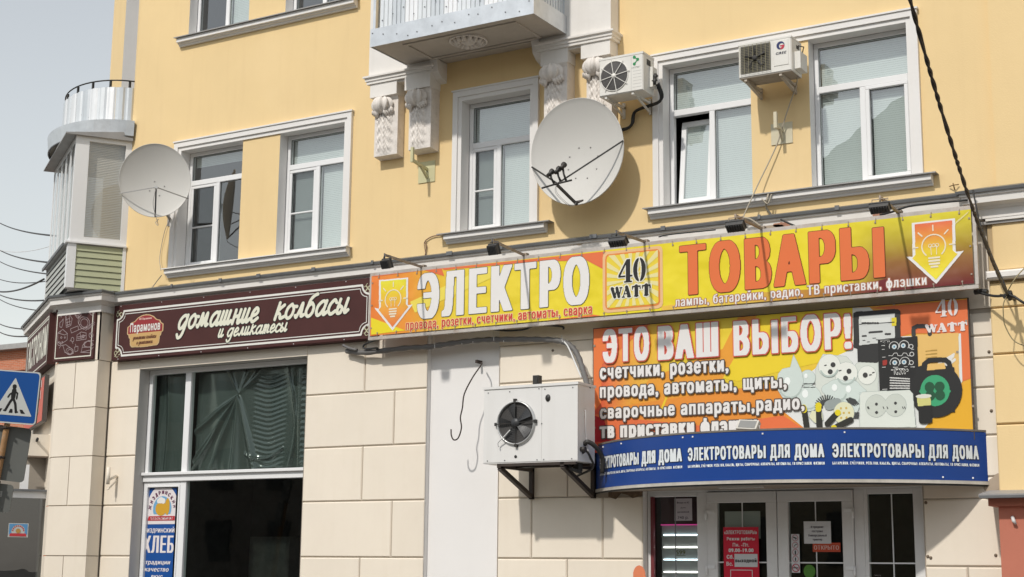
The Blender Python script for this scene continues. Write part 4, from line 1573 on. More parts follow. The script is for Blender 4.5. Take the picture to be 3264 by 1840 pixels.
def smooth_path(pts, n=8):
    """Catmull-Rom through the points"""
    P = [Vector(p) for p in pts]
    P = [P[0] * 2 - P[1]] + P + [P[-1] * 2 - P[-2]]
    out = []
    for i in range(1, len(P) - 2):
        for k in range(n):
            t = k / n
            a, b, c, d = P[i - 1], P[i], P[i + 1], P[i + 2]
            out.append(0.5 * ((2 * b) + (c - a) * t + (2 * a - 5 * b + 4 * c - d) * t * t + (3 * b - a - 3 * c + d) * t ** 3))
    out.append(P[-2])
    return out


# ------------------------------------------------------------------ satellite dishes
DSH = mat('dish_paint', (.60, .585, .55), rough=.6, var=.03, vscale=3, bump=.05, dirt=.12, dirtcol=(.5, .48, .43), dscale=3)


def dish(name, label, cen, nrm, roll, dia, org, feed, arms, tip_n, small=False):
    """offset reflector: cen centre, nrm facing, feed = tip of the feed arm in dish units (x right, y up, z out)"""
    D_ = thing(name, label, 'satellite dish', org)
    nrm = Vector(nrm).normalized()
    xa = Vector((0, 0, 1)).cross(nrm).normalized()
    ya = nrm.cross(xa)
    Rm = Matrix((xa, ya, nrm)).transposed().to_4x4()
    M = Matrix.Translation(cen) @ Rm @ Matrix.Rotation(roll, 4, 'Z')
    r = dia / 2
    prof = [(r * t, -.11 * dia * (1 - t * t)) for t in np.linspace(0.001, 1, 14)]
    prof += [(r * 1.008, .004), (r * 1.014, -.004), (r * 1.010, -.02), (r * .99, -.02)]
    prof += [(r * t, -.11 * dia * (1 - t * t) - .014) for t in np.linspace(.985, .001, 10)]
    S = Matrix.Diagonal((1.0, 1.07, 1.0, 1.0))
    m = MB(); m.lathe(prof, M @ S, n=72)
    rf = m.build('reflector', DSH, D_)
    m = MB()
    for a in range(8 if not small else 4):
        an = math.radians(a * (45 if not small else 90) + 20)
        rr = .17 * dia if not small else .11 * dia
        q = (rr * math.cos(an) + .03 * dia, rr * math.sin(an) - .10 * dia)
        zz = -.11 * dia * (1 - (q[0] ** 2 + (q[1] / 1.07) ** 2) / r ** 2) + .002
        m.lathe([(0.0005, .006), (.009, .005), (.011, 0)], M @ Matrix.Translation((q[0], q[1], zz)), n=8)
    m.build('bolt', FLG, rf)
    f = M @ Vector([c * dia for c in feed])
    b = M @ Vector((0.02 * dia, -.535 * dia, .0))
    m = MB(); m.beam(b, f, .028 if not small else .022); m.build('feed_arm', BLK if not small else FLS, D_)
    for (ax_, ay_) in arms:
        q = M @ Vector((ax_ * dia, ay_ * dia, .005))
        m = MB(); m.beam(q, M @ Vector([c * dia * k_ for c, k_ in zip(feed, (.95, .98, .93))]), .017 if not small else .012)
        m.build('strut', BLK if not small else FLG, D_)
    # pole behind
    back = M @ Vector((0, -.02 * dia, -.15 * dia))
    return D_, M, f, back


c_ = on_x('DS', 592, 668, -8.33)
cen1 = W('DS', 588, 668, -.42)
_n = Vector((.06, -1, -.05)).normalized(); _x = Vector((0, 0, 1)).cross(_n).normalized(); _y = _n.cross(_x)
_rm = Matrix((_x, _y, _n)).transposed().to_4x4()
_M = Matrix.Translation(cen1) @ _rm @ Matrix.Rotation(math.radians(-3), 4, 'Z')
FYd = -.80
_f = (_M.inverted() @ W('DS', 372, 1012, FYd)) / 1.23
D1, M1, f1, bk1 = dish('satellite_dish', 'large grey white dish with three black feed horns beside the middle window', cen1, (.06, -1, -.05), math.radians(-3), 1.23, (cen1.x, 0, cen1.z),
                       tuple(_f), ((-.49, -.13), (.50, .07)), None)
m = MB()
a_ = W('DS', 222, 1056, FYd); b_ = W('DS', 535, 972, FYd - .02)
m.tube([a_, f1, b_], .012, n=8)
for (bx_, by_, hx_, hy_) in ((350, 1005, 310, 900), (420, 985, 385, 872), (480, 985, 440, 828)):
    base = W('DS', bx_, by_, FYd)
    tip = W('DS', hx_, hy_, FYd - .02)
    m.tube([base, base.lerp(tip, .5) + Vector((-.01, 0, 0)), tip], [.016, .012, .016], n=7)
    dirn = (cen1 + Vector((.1, 0, .1)) - tip).normalized()
    q0 = tip - dirn * .05
    m.tube([q0, q0 + dirn * .05, q0 + dirn * .075, q0 + dirn * .10], [.022, .024, .036, .036], n=12)
m.build('feed_horn', BLK, D1)
m = MB()
for w_ in (.0, .02):
    m.tube(smooth_path([f1, f1 + Vector((.0 + w_, 0, -.12)), f1 + Vector((.12 + w_, .12, -.26)), M1 @ Vector((.02, -.63, .0))], 6), .003, n=5)
m.build('coax_cable', FLG, D1)
m = MB(); m.tube([bk1, Vector((bk1.x, -.03, bk1.z - .05))], .03, n=10); m.box(bk1.x - .12, bk1.x + .12, -.02, .0, bk1.z - .2, bk1.z + .1)
m.tube([M1 @ Vector((0, -.64, -.02)), M1 @ Vector((0.1, -.62, -.04))], .03, n=8)
m.build('wall_mount', BRN, D1)

cen2 = W('Q3', 980, 1062, -.62)
D2_, M2, f2_, bk2 = dish('satellite_dish', 'smaller round grey dish on a pole in front of the glazed bay at the corner', cen2, (.70, -.72, -.05), math.radians(1), 1.0, (cen2.x + .2, 0, cen2.z - .6),
                         (.02, -.16, .30), ((-.49, -.22), (.48, -.25)), None, small=True)
w2 = W('Q4', 1112, 165, 0)
m = MB(); m.tube([bk2, bk2 + Vector((0.05, .12, -.34)), w2], [.022, .022, .022], n=8); m.box(w2.x - .05, w2.x + .05, -.012, 0, w2.z - .09, w2.z + .09); m.build('wall_mount', FLG, D2_)
m = MB(); dirn = (M2.to_3x3() @ Vector((0, .1, -1))).normalized(); m.tube([f2_ - dirn * .03, f2_ + dirn * .05], [.022, .028], n=10); m.build('feed_horn', PVD, D2_)
m = MB()
m.tube(smooth_path([f2_, f2_ + Vector((-.04, 0, -.25)), f2_ + Vector((-.02, .1, -.52)), M2 @ Vector((.03, -.62, .02)), M2 @ Vector((.07, -.56, -.03))], 6), .0045, n=5)
m.tube(smooth_path([w2 + Vector((0, -.02, 0)), W('Q4', 1060, 270, -.03), W('Q4', 1020, 480, -.03), W('Q4', 1030, 600, -.12)], 6), .0045, n=5)
m.build('coax_cable', FLG, D2_)

# ------------------------------------------------------------------ air conditioners
ACW = mat('ac_enamel', (.73, .71, .66), rough=.45, var=.03, bump=.05, dirt=.14, dirtcol=(.5, .46, .38), dscale=4)
ACD = mat('ac_shadow', (.055, .052, .05), rough=.7, var=.15)
ACG = mat('grille_grey', (.17, .165, .16), rough=.6, var=.1)


def fan(m_body, cx, cz, y, r, parent, blades=5, bm=None):
    m = MB()
    M_ = Matrix.Translation((cx, y, cz)) @ Matrix.Rotation(math.radians(90), 4, 'X')
    for k in range(blades):
        a0 = 2 * math.pi * k / blades + .3

        def bl(i, j):
            a = a0 + (i * 0.98) * (1 - .15 * j)
            rr = r * (.22 + .70 * j)
            return M_ @ Vector((rr * math.cos(a), rr * math.sin(a), -.05 * (i - .5) - .0))
        m.grid(bl, 6, 5)
    m.lathe([(0.001, .03), (r * .2, .03), (r * .25, .0), (r * .25, -.04)], M_, n=18)
    return m.build('fan', bm or ACG, parent)


# 1: unit with the green mark
A1 = thing('air_conditioner', 'white outdoor unit with round fan grille and green mark above the large dish', 'air conditioner', (-7.8, 0, 7.2))
yf = -.52
p0, p1 = W(2, 1276, 306, yf), W(2, 1283, 487, yf)
x0, x1 = -8.10, -7.51
z0, z1 = 7.25, 7.725
m = MB(); m.box(x0, x1, yf, -.22, z0, z1, c=.012)
m.build('casing', ACW, A1)
m = MB(); m.box(x0 - .004, x1 + .004, yf - .004, -.216, z1 - .02, z1 + .006); m.build('lid', ACW, A1)
cx, cz, r = x0 + .205, (z0 + z1) / 2 - .005, .178
M_ = Matrix.Translation((cx, yf, cz)) @ Matrix.Rotation(math.radians(90), 4, 'X')
m = MB(); m.lathe([(0.001, .003), (r, .003), (r + .001, 0)], M_, n=40); m.build('fan_opening', ACD, A1)
m = MB()
for rr in np.arange(.045, .18, .0125):
    m.lathe([(rr - .0018, .012), (rr + .0018, .012)], M_, n=40)
m.build('ring_wires', ACG, A1)
m = MB(); m.lathe([(r + .001, .002), (r + .004, .012), (r + .012, .010), (r + .015, 0)], M_, n=40)
m.build('fan_ring', ACW, A1)
for k in range(8):
    a = math.radians(k * 45 + 10)
    m = MB(); m.beam((cx, yf - .017, cz), (cx + (r + .035) * math.cos(a), yf - .012, cz + (r + .035) * math.sin(a)), .0075); m.build('spoke', ACW, A1)
m = MB(); m.lathe([(.001, .026), (.028, .024), (.032, .014)], M_, n=20); m.build('hub', ACW, A1)
m = MB(); m.box(x0 + .43, x0 + .434, yf - .001, yf + .01, z0 + .02, z1 - .03); m.box(x0 + .455, x1 - .03, yf - .0012, yf + .01, z0 + .30, z0 + .304)
for k in range(6): m.box(x0 + .455, x1 - .02, yf - .0015, yf + .01, z0 + .05 + k * .04, z0 + .053 + k * .04)
m.build('panel_line', mat('line_grey', (.45, .44, .42)), A1)
k = Ink(x0 + .4, x1 + .02, z0 + .2, z1, 420)
gx, gz = x0 + .475, z1 - .09
for (a, b) in ((0, .04), (.045, .005), (0, -.045)): k.circle(gx + a, gz + b, .019)
k.line([(gx, gz + .04), (gx + .045, gz + .005), (gx, gz - .045)], .012)
k.mesh('green_mark', flat('green', (.02, .25, .08)), on_y(yf - .0035), A1)
k = Ink(x0 + .4, x1 + .02, z0 + .2, z1, 500)
k.text('EuroMax', x0 + .44, z1 - .19, .10, .022, heavy=.05, shear=.2)
k.mesh('lettering', flat('dgrey', (.15, .16, .15)), on_y(yf - .0035), A1)
m = MB(); m.box(x1, x1 + .004, -.42, -.32, z1 - .13, z1 - .06); m.build('side_handle', ACD, A1)
m = MB(); m.box(x1, x1 + .05, -.36, -.24, z0 + .08, z0 + .33); m.build('valve_cover', ACW, A1)
m = MB()
for zz, dy in ((.10, 0), (.16, .02)):
    m.tube([(x1 + .04, -.34 + dy, z0 + zz + .05), (x1 + .10, -.36 + dy, z0 + zz + .05)], [.022, .016], n=8)
    m.tube([(x1 + .075, -.36 + dy, z0 + zz + .08), (x1 + .075, -.36 + dy, z0 + zz)], .018, n=8)
m.build('valve', BLK, A1)
for bx in (-8.02, -7.66):
    m = MB()
    m.beam((bx, -.50, z0 - .012), (bx, 0, z0 - .012), .03); m.beam((bx, -.40, z0 - .02), (bx, -.01, z0 - .13), .022); m.beam((bx, -.015, z0 + .05), (bx, -.015, z0 - .15), .03)
    m.build('bracket', ACW, A1)
m = MB()
pp = [Vector((x1 + .08, -.30, z0 + .12)), Vector((-7.44, -.20, z0 - .06)), W(2, 1462, 560, -.05), W(2, 1440, 630, -.05), W(2, 1395, 655, -.05), W(2, 1330, 660, -.06), W(2, 1250, 640, -.06)]
pth = smooth_path(pp, 6)
m.tube(pth, .019, n=8); m.tube([p + Vector((.025, -.01, .012)) for p in pth], .012, n=7)
m.build('pipe', RUB, A1)

# 2: unit with the red and blue mark
A2 = thing('air_conditioner', 'beige outdoor unit with square wire grille hung between the two right windows', 'air conditioner', (-5.95, 0, 7.1))
x0, x1, z0, z1 = -6.295, -5.655, 7.185, 7.59
m = MB(); m.box(x0, x1, yf, -.20, z0, z1, c=.012); m.build('casing', ACW, A2)
m = MB(); m.box(x0 - .003, x1 + .003, yf - .003, -.197, z1 - .015, z1 + .005); m.build('lid', ACW, A2)
gx0, gx1, gz0, gz1 = x0 + .03, x0 + .39, z0 + .045, z1 - .03
m = MB(); m.box(gx0, gx1, yf - .002, yf + .01, gz0, gz1); m.build('grille_back', mat('grille_dark', (.10, .095, .085), rough=.8, var=.2), A2)
M_ = Matrix.Translation(((gx0 + gx1) / 2, yf - .003, (gz0 + gz1) / 2)) @ Matrix.Rotation(math.radians(90), 4, 'X')
m = MB(); m.lathe([(.001, .001), (.150, .001)], M_, n=36); m.build('fan_opening', ACD, A2)
fan(None, (gx0 + gx1) / 2, (gz0 + gz1) / 2, yf - .008, .14, A2, 5, mat('fan_dark', (.045, .043, .04)))
WIR = mat('wire_beige', (.26, .235, .14), rough=.6)
m = MB()
n_ = 17
for i in range(n_ + 1):
    zz = gz0 + (gz1 - gz0) * i / n_
    m.box(gx0, gx1, yf - .022, yf - .019, zz - .0013, zz + .0013)
for i in range(8):
    xx = gx0 + (gx1 - gx0) * i / 7
    m.box(xx - .0022, xx + .0022, yf - .026, yf - .022, gz0 - .004, gz1 + .004)
m.build('wire_grille', WIR, A2)
m = MB(); m.box(gx1 + .035, x1 - .03, yf - .006, yf + .01, z0 + .07, z1 - .025, c=.008); m.build('front_panel', ACW, A2)
k = Ink(gx1, x1, z0 + .2, z1, 600)
cx, cz = (gx1 + x1) / 2 + .0, z1 - .095
k.circle(cx, cz, .048); k.circle(cx + .012, cz - .006, .030, on=0); k.poly([(cx, cz - .06), (cx + .06, cz - .06), (cx + .06, cz - .01), (cx, cz - .01)], on=0)
k.mesh('blue_mark', flat('navy', (.02, .03, .12)), on_y(yf - .009), A2)
k = Ink(gx1, x1, z0 + .2, z1, 600)
k.circle(cx + .006, cz - .008, .040); k.circle(cx + .000, cz - .004, .022, on=0); k.poly([(cx - .06, cz - .06), (cx + .0, cz - .06), (cx + .0, cz + .06), (cx - .06, cz + .06)], on=0); k.poly([(cx - .06, cz + .005), (cx + .06, cz + .005), (cx + .06, cz + .06), (cx - .06, cz + .06)], on=0)
k.poly([(cx - .004, cz - .012), (cx + .03, cz - .012), (cx + .03, cz + .002), (cx - .004, cz + .002)])
k.mesh('red_mark', flat('red', (.5, .03, .06)), on_y(yf - .0095), A2)
k = Ink(gx1, x1, z0 + .1, z1, 500)
k.text('GREE', cx - .062, cz - .105, .125, .032, heavy=.06, shear=.25)
k.mesh('lettering', flat('ink', (.05, .05, .07)), on_y(yf - .009), A2)
m = MB(); m.box(x1, x1 + .075, -.44, -.22, z0 + .04, z0 + .24, c=.0); m.build('valve_cover', ACW, A2)
m = MB(); m.box(x1 + .0, x1 + .003, -.36, -.28, z1 - .1, z1 - .06); m.tube([(x1, -.30, z1 - .05), (x1 + .06, -.28, z1 - .07), (x1 + .02, -.22, z1 - .12)], .008, n=6); m.build('side_handle', ACD, A2)
m = MB(); m.box(x0 + .02, x1 - .01, yf + .01, -.21, z0 - .006, z0 - .0005); m.build('base_pan', mat('pan_rust', (.36, .31, .25), rough=.8, var=.3, vscale=9, dirt=.5, dirtcol=(.18, .12, .08), dscale=9), A2)
for bx in (-6.22, -5.80):
    m = MB()
    m.beam((bx, -.50, z0 - .02), (bx, 0, z0 - .02), .03); m.beam((bx, -.46, z0 - .03), (bx, -.01, z0 - .10), .034, .03); m.beam((bx, -.012, z0 + .02), (bx, -.012, z0 - .12), .04, .02)
    m.build('bracket', mat('bracket_beige', (.5, .44, .36), rough=.6, dirt=.4, dirtcol=(.2, .13, .08), dscale=12), A2)
m = MB()
hp = [Vector((x1 - .02, -.28, z0 - .01)), W(3, 745, 440, -.10), W(3, 700, 570, -.08), W(3, 650, 730, -.06), W(3, 560, 920, -.10), W(3, 500, 1050, -.22), W(3, 480, 1095, -.28)]
m.tube(smooth_path(hp, 6), .008, n=6)
m.build('drain_hose', mat('hose_beige', (.42, .37, .29), rough=.6), A2)
m = MB()
m.tube(smooth_path([W(3, 610, 970, -.12), W(3, 600, 1010, -.14), W(3, 598, 1045, -.05), W(3, 630, 1090, -.02)], 6), .012, n=6)
m.tube(smooth_path([W(3, 625, 975, -.12), W(3, 605, 1025, -.14), W(3, 575, 1000, -.12)], 6), .008, n=6)
m.tube(smooth_path([W(3, 480, 1095, -.28), W(3, 520, 1105, -.25), W(3, 570, 1140, -.22)], 6), .012, n=6)
tag(m.build('cut_hose', MATS['hose_beige'], None, org=(-6.2, -.1, 5.7)), 'beige hose ends tangled under the right window sill above the banner', 'hose')

# 3: big refrigeration unit over the entrance
A3 = thing('refrigeration_unit', 'big white boxy condenser unit on black iron brackets between the panel and the banner', 'condenser unit', (-9, 0, 2.8))
yf = -.78
x0, x1 = -9.52, -8.245
z0, z1 = 2.855, 3.77
CW_ = mat('unit_white', (.74, .73, .71), rough=.4, var=.02, bump=.03, streak=.12, streakcol=(.45, .42, .37))
m = MB(); m.box(x0, x1, yf + .006, -.36, z0, z1 - .01); m.build('casing', CW_, A3)
m = MB(); m.box(x0, x0 + .795, yf, yf + .01, z0 + .01, z1 - .03, c=.003); m.build('fan_panel', CW_, A3)
m = MB(); m.box(x0 + .803, x1, yf, yf + .01, z0 + .01, z1 - .03, c=.003); m.build('service_panel', CW_, A3)
m = MB(); m.box(x0 - .012, x1 + .012, yf - .012, -.345, z1 - .03, z1 + .0); m.build('lid', CW_, A3)
cx, cz, r = x0 + .455, z0 + .47, .245
M_ = Matrix.Translation((cx, yf, cz)) @ Matrix.Rotation(math.radians(90), 4, 'X')
m = MB(); m.lathe([(.001, .002), (r, .002)], M_, n=44); m.build('fan_opening', ACD, A3)
m = MB(); m.lathe([(r + .022, .0), (r + .012, .028), (r, .034), (r - .004, .0)], M_, n=44); m.build('fan_ring', mat('bright_ring', (.55, .55, .54), rough=.3, metal=.5), A3)
fan(None, cx, cz, yf - .012, r, A3, 5, mat('fan_black', (.035, .036, .038), rough=.45, var=.1))
m = MB()
for k in range(7):
    rr = .08 + k * .026
    M3 = M_ @ Matrix.Translation((0, 0, .030))
    m.lathe([(rr, 0), (rr + .0022, .001)], M3, n=36)
for k in range(4):
    a = math.radians(90 * k + 2)
    m.beam((cx, yf - .036, cz), (cx + (r + .03) * math.cos(a), yf - .03, cz + (r + .03) * math.sin(a)), .008)
m.build('fan_guard', BLK, A3)
m = MB()
for k in range(4):
    a = math.radians(90 * k + 2)
    q = Vector((cx + (r + .022) * math.cos(a), yf - .012, cz + (r + .022) * math.sin(a)))
    m.box(q.x - .018, q.x + .018, yf - .035, yf, q.z - .018, q.z + .018)
m.build('clip', BLK, A3)
m = MB()
M3 = Matrix.Translation((x0 + .88, yf, z0 + .745)) @ Matrix.Rotation(math.radians(90), 4, 'X')
m.lathe([(.001, .012), (.034, .010), (.038, 0)], M3 @ Matrix.Diagonal((.9, 1.15, 1, 1)), n=20)
m.lathe([(.001, .002), (.019, .002)], Matrix.Translation((cx - .005, yf - .002, z0 + .075)) @ Matrix.Rotation(math.radians(90), 4, 'X'), n=14)
m.build('plug', BLK, A3)
m = MB()
for (a, b) in ((.06, .035), (.3, .035), (.74, .03), (.83, .03), (1.20, .03), (.06, .845), (.36, .845), (.76, .86), (.84, .85), (1.21, .85), (.80, .45)):
    m.box(x0 + a - .006, x0 + a + .006, yf - .006, yf, z0 + b - .006, z0 + b + .006)
m.build('screw', FLS, A3)
m = MB()
m.tube(smooth_path([W(5, 830, 712, yf - .06), W(5, 800, 745, yf - .06), W(5, 770, 775, yf - .05), W(5, 772, 797, yf - .04)], 6), .007, n=6); m.build('loose_wire', PVD, A3)
m = MB(); m.box(x0 + .58, x0 + .66, -.62, -.54, z1, z1 + .13); m.box(x0 + .59, x0 + .65, -.63, -.619, z1 + .03, z1 + .10); m.build('stub_post', BLK, A3)
for bx in (-9.29, -8.44):
    m = MB()
    m.beam((bx, -.80, z0 - .028), (bx, 0, z0 - .028), .05); m.beam((bx, -.78, z0 - .05), (bx, -.02, z0 - .36), .05); m.beam((bx, -.025, z0 + .30), (bx, -.025, z0 - .385), .05)
    m.build('bracket', BRN, A3)
m = MB(); m.beam((-9.31, -.78, z0 - .02), (-8.26, -.78, z0 - .02), .04, .03); m.beam((-9.31, -.42, z0 - .02), (-8.26, -.42, z0 - .02), .04, .03); m.build('cross_rail', BRN, A3)
m = MB()
m.box(x0 + .5, x0 + .62, -.74, -.62, z0 - .05, z0 - .001)
m.box(-8.4, -8.33, -.6, -.5, z0 - .10, z0 - .001); m.tube([(-8.45, -.7, z0 - .02), (-8.35, -.72, z0 - .09), (-8.30, -.6, z0 - .12)], .02, n=7)
m.tube(smooth_path([(x1 + .0, -.62, z0 + .20), (x1 + .05, -.62, z0 + .23), (x1 + .12, -.55, z0 + .17), (x1 + .15, -.45, z0 + .05), (x1 + .13, -.42, z0 - .12)], 6), .028, n=9)
m.tube(smooth_path([(x1 - .0, -.66, z0 + .10), (x1 + .05, -.66, z0 + .12), (x1 + .07, -.6, z0 + .05), (x1 + .05, -.5, z0 - .06), (-8.45, -.4, z0 - .14)], 6), .014, n=7)
m.tube([(x1 + .0, -.70, z0 + .14), (x1 + .06, -.70, z0 + .14)], .03, n=10)
m.build('pipework', BLK, A3)
m = MB(); m.tube(smooth_path([(x1 + .005, -.62, z0 + .60), (x1 + .02, -.62, z0 + .56), (x1 + .012, -.60, z0 + .3), (x1 + .05, -.58, z0 + .02)], 6), .006, n=5)
m.box(x1, x1 + .004, -.66, -.58, z0 + .52, z0 + .525); m.box(x1, x1 + .004, -.64, -.56, z0 + .62, z0 + .626)
m.build('tube', PVD, A3)

# conduit from the wall to the unit
CO = thing('conduit', 'thick grey wrapped conduit running along the cream wall under the banners', 'conduit', (-10.5, -.1, 4.4))
m = MB()
cp = [W(5, 8, 315, -.06), W(5, 110, 322, -.10), W(5, 300, 300, -.12), W(5, 430, 292, -.12), W(5, 560, 272, -.12), W(5, 700, 258, -.12), W(5, 800, 256, -.12), W(5, 960, 256, -.12), W(5, 1070, 262, -.12), W(5, 1130, 285, -.14), W(5, 1170, 335, -.2), W(5, 1200, 420, -.32), W(5, 1216, 478, -.45), W(5, 1220, 500, -.5)]
pth = smooth_path(cp, 8)
m.tube(pth, [.034 + .004 * math.sin(i * 1.7) for i in range(len(pth))], n=10)
m.tube(smooth_path([W(5, -10, 285, -.12), W(5, 20, 300, -.13), W(5, 60, 310, -.13)], 5), .02, n=7)
m.build('main_pipe', GRB, CO)
m = MB()
m.tube(smooth_path([W(5, 1082, 250, -.12), W(5, 1120, 290, -.18), W(5, 1160, 380, -.26), W(5, 1190, 450, -.34)], 6), .010, n=6)
for (x_, y_, y2) in ((448, 238, 300), (745, 205, 262), (1090, 235, 268), (640, 255, 272), (795, 242, 270), (585, 262, 280)):
    m.beam(W(5, x_, y_, -.10), W(5, x_ + 3, y2, -.165), .008)
m.build('strap', PVD, CO)
m = MB()
m.tube(smooth_path([W(5, 200, 250, -.25), W(5, 130, 268, -.2), W(5, 95, 285, -.16), W(5, 100, 303, -.15), W(5, 160, 300, -.15), W(5, 158, 310, -.16)], 8), .013, n=7)
m.tube(smooth_path([W(5, 735, 205, -.18), W(5, 820, 212, -.2), W(5, 905, 205, -.22), W(5, 960, 185, -.25), W(5, 1085, 190, -.22), W(5, 1100, 205, -.2)], 6), .013, n=7)
tag(m.build('slack_cable', RUB, None, org=(-10.5, -.2, 4.5)), 'black slack cable looping from under the left end of the long banner', 'cable')
m = MB()
m.tube(smooth_path([W(5, 685, 372, -.03), W(5, 684, 385, -.14), W(5, 640, 450, -.22), W(5, 600, 530, -.25), W(5, 590, 600, -.26), W(5, 580, 650, -.26), W(5, 585, 700, -.26), W(5, 570, 750, -.27), W(5, 548, 762, -.27), W(5, 535, 740, -.27), W(5, 533, 708, -.27)], 6), .009, n=7)
q = W(5, 685, 372, 0.08); m.box(q.x - .015, q.x + .015, -.04, .08, q.z - .02, q.z + .02)
tag(m.build('hanging_wire', mat('wire_brown', (.05, .035, .03)), None, org=(-10.1, -.2, 3.5)), 'dark stiff wire hanging from the white recessed panel with a hooked lower end', 'wire')

# ------------------------------------------------------------------ flood lights on arms above the long banner
ARM = mat('rusty_arm', (.36, .30, .24), rough=.7, metal=.2, var=.25, vscale=12, dirt=.5, dirtcol=(.22, .11, .06), dscale=14)
LMP = mat('lamp_black', (.065, .065, .065), rough=.5, var=.2, dirt=.5, dirtcol=(.12, .11, .10), dscale=10)
LAMPS = [('B1', 480, 185, 170, 85, 182, 160, .125, .11, 'small black floodlight above the left end of the banner by the brown sign'),
         (2, 903, 1285, 740, 1210, 745, 1257, .13, .12, 'black floodlight on an arm above the white letters under the middle window'),
         (2, 1510, 1218, 1365, 1168, 1372, 1220, .21, .09, 'flat black floodlight above the 40 WATT square of the banner'),
         ('B2', 728, 243, 540, 150, 540, 230, .20, .10, 'black floodlight with a thin yoke below the two right windows, drain hose on its arm'),
         ('B2', 1693, 130, 1560, 20, 1558, 100, .20, .09, 'black floodlight on a thin yoke nearest the arrow at the right end of the banner')]
for i, (kk, bx, by, tx, ty, lx, ly, lw, lh, lab) in enumerate(LAMPS):
    base = W(kk, bx, by, -.26)
    tip = W(kk, tx, ty, -1.12)
    T = thing('floodlight', lab, 'floodlight', base, group='floodlights over the long banner')
    m = MB(); m.beam(base, tip, .026); m.box(base.x - .03, base.x + .03, -.27, -.2, base.z - .02, base.z + .03); m.build('arm', ARM, T)
    body = W(kk, lx, ly, tip.y - .02)
    yk = tip + Vector((0, 0, .0))
    m = MB()
    hw = lw * .42
    m.tube([body + Vector((-hw, 0, 0)), Vector((body.x - hw, tip.y, tip.z - .02)), Vector((body.x + hw, tip.y, tip.z - .02)), body + Vector((hw, 0, 0))], .006, n=6)
    m.tube([tip + Vector((0, 0, .02)), tip + Vector((0, 0, -.05))], .010, n=7)
    m.build('yoke', ARM if i > 2 else LMP, T)
    R_ = Matrix.Translation(body) @ Matrix.Rotation(math.radians(28 if i < 2 else 50), 4, 'X')
    m = MB(); m.box(-lw / 2, lw / 2, -.025, .03, -lh * .5, lh * .5, M=R_ @ Matrix.Translation((0, 0, 0)))
    m.box(-lw / 2 - .008, lw / 2 + .008, .03, .045, -lh * .5 - .008, lh * .5 + .008, M=R_)
    m.build('lamp_body', LMP, T)
    m = MB()
    for k in range(7):
        x_ = -lw / 2 + lw * (k + .5) / 7
        m.box(x_ - .003, x_ + .003, -.04, -.026, -lh * .42, lh * .42, M=R_)
    m.build('cooling_fin', LMP, T)

# small beige floodlight in front of the lower banner
q = W(6, 505, 690, -.75)
T = thing('floodlight', 'small beige floodlight on the blue canopy edge in front of the lower banner', 'floodlight', q)
R_ = Matrix.Translation(q) @ Matrix.Rotation(math.radians(-35), 4, 'X') @ Matrix.Rotation(math.radians(6), 4, 'Y')
m = MB(); m.box(-.12, .12, -.02, .04, -.06, .065, M=R_, c=.0); m.build('lamp_body', mat('lamp_beige', (.55, .53, .48), rough=.5), T)
m = MB(); m.box(-.098, .098, -.024, -.021, -.045, .05, M=R_); m.build('lamp_glass', mat('lamp_glass', (.25, .25, .24), rough=.2), T)
m = MB(); m.tube([q + Vector((-.13, .0, -.0)), q + Vector((-.13, .03, -.11)), q + Vector((.13, .03, -.11)), q + Vector((.13, 0, 0))], .008, n=6); m.build('yoke', FLG, T)

# ------------------------------------------------------------------ loose wall brackets (steel stubs on plates)
def stub(kx, plate, arm, up, lab, pc, plate_h=True):
    P0, P1 = W(kx, *plate[0]), W(kx, *plate[1])
    o = ((P0.x + P1.x) / 2, 0, (P0.z + P1.z) / 2)
    T = thing('wall_bracket', lab, 'bracket', o)
    m = MB(); m.box(P0.x, P1.x, -.012, 0, P1.z, P0.z); m.build('plate', pc, T)
    m = MB()
    xa = o[0] + .01
    tipp = on_x(kx, *arm, xa)
    m.beam((xa, -.012, o[2] + .03), tipp, .035); m.beam((xa, -.012, o[2] - .08), (xa, tipp.y * .45, (o[2] + tipp.z) / 2 + .0), .028)
    m.beam(tipp + Vector((0, 0, -.03)), tipp + Vector((0, 0, up)), .038)
    m.build('arm', pc, T)
    return T


PBG = mat('plate_beige', (.62, .57, .42), rough=.7, dirt=.3, dirtcol=(.45, .36, .22), dscale=10)
PYG = mat('plate_yellow', (.58, .55, .33), rough=.7, dirt=.3, dirtcol=(.4, .36, .2), dscale=10)
stub(3, ((622, 628), (732, 718)), (645, 632), .16, 'beige square plate with a steel stub on the wall between the two right windows', PBG)
stub(2, ((372, 820), (453, 913)), (338, 805), .17, 'yellow plate with a bent steel stub under the left inner corbel', PYG)
# tube bracket on the cream pier at the left
q = W(4, 590, 960, 0)
T = thing('wall_bracket', 'cream painted tube bracket on the narrow pier left of the shop window', 'bracket', q)
m = MB(); m.tube([q + Vector((0, -.01, .05)), q + Vector((-.02, -.16, -.02))], .02, n=8); m.tube([q + Vector((-.02, -.16, -.08)), q + Vector((-.02, -.16, .17))], .026, n=10); m.beam(q + Vector((-.02, -.16, -.16)), q + Vector((.0, -.01, -.02)), .018); m.build('tube_arm', CRM, T)
m = MB(); p_ = q + Vector((-.02, -.16, .171)); m.lathe([(.001, 0), (.021, 0)], Matrix.Translation(p_), n=10); m.build('tube_mouth', BLK, T)
q = W('Q7', 410, 212, -.02)
m = MB(); m.tube([q + Vector((-.05, 0, 0)), q + Vector((0, -.04, .0)), q + Vector((.05, 0, .01))], .006, n=6); m.tube([q + Vector((0, .02, -.04)), q + Vector((0, -.04, .02))], .007, n=6)
tag(m.build('wall_hook', mat('brass_rust', (.25, .16, .07)), None, org=tuple(q)), 'small rusty wire hook on the yellow wall above the right end of the banner', 'hook')

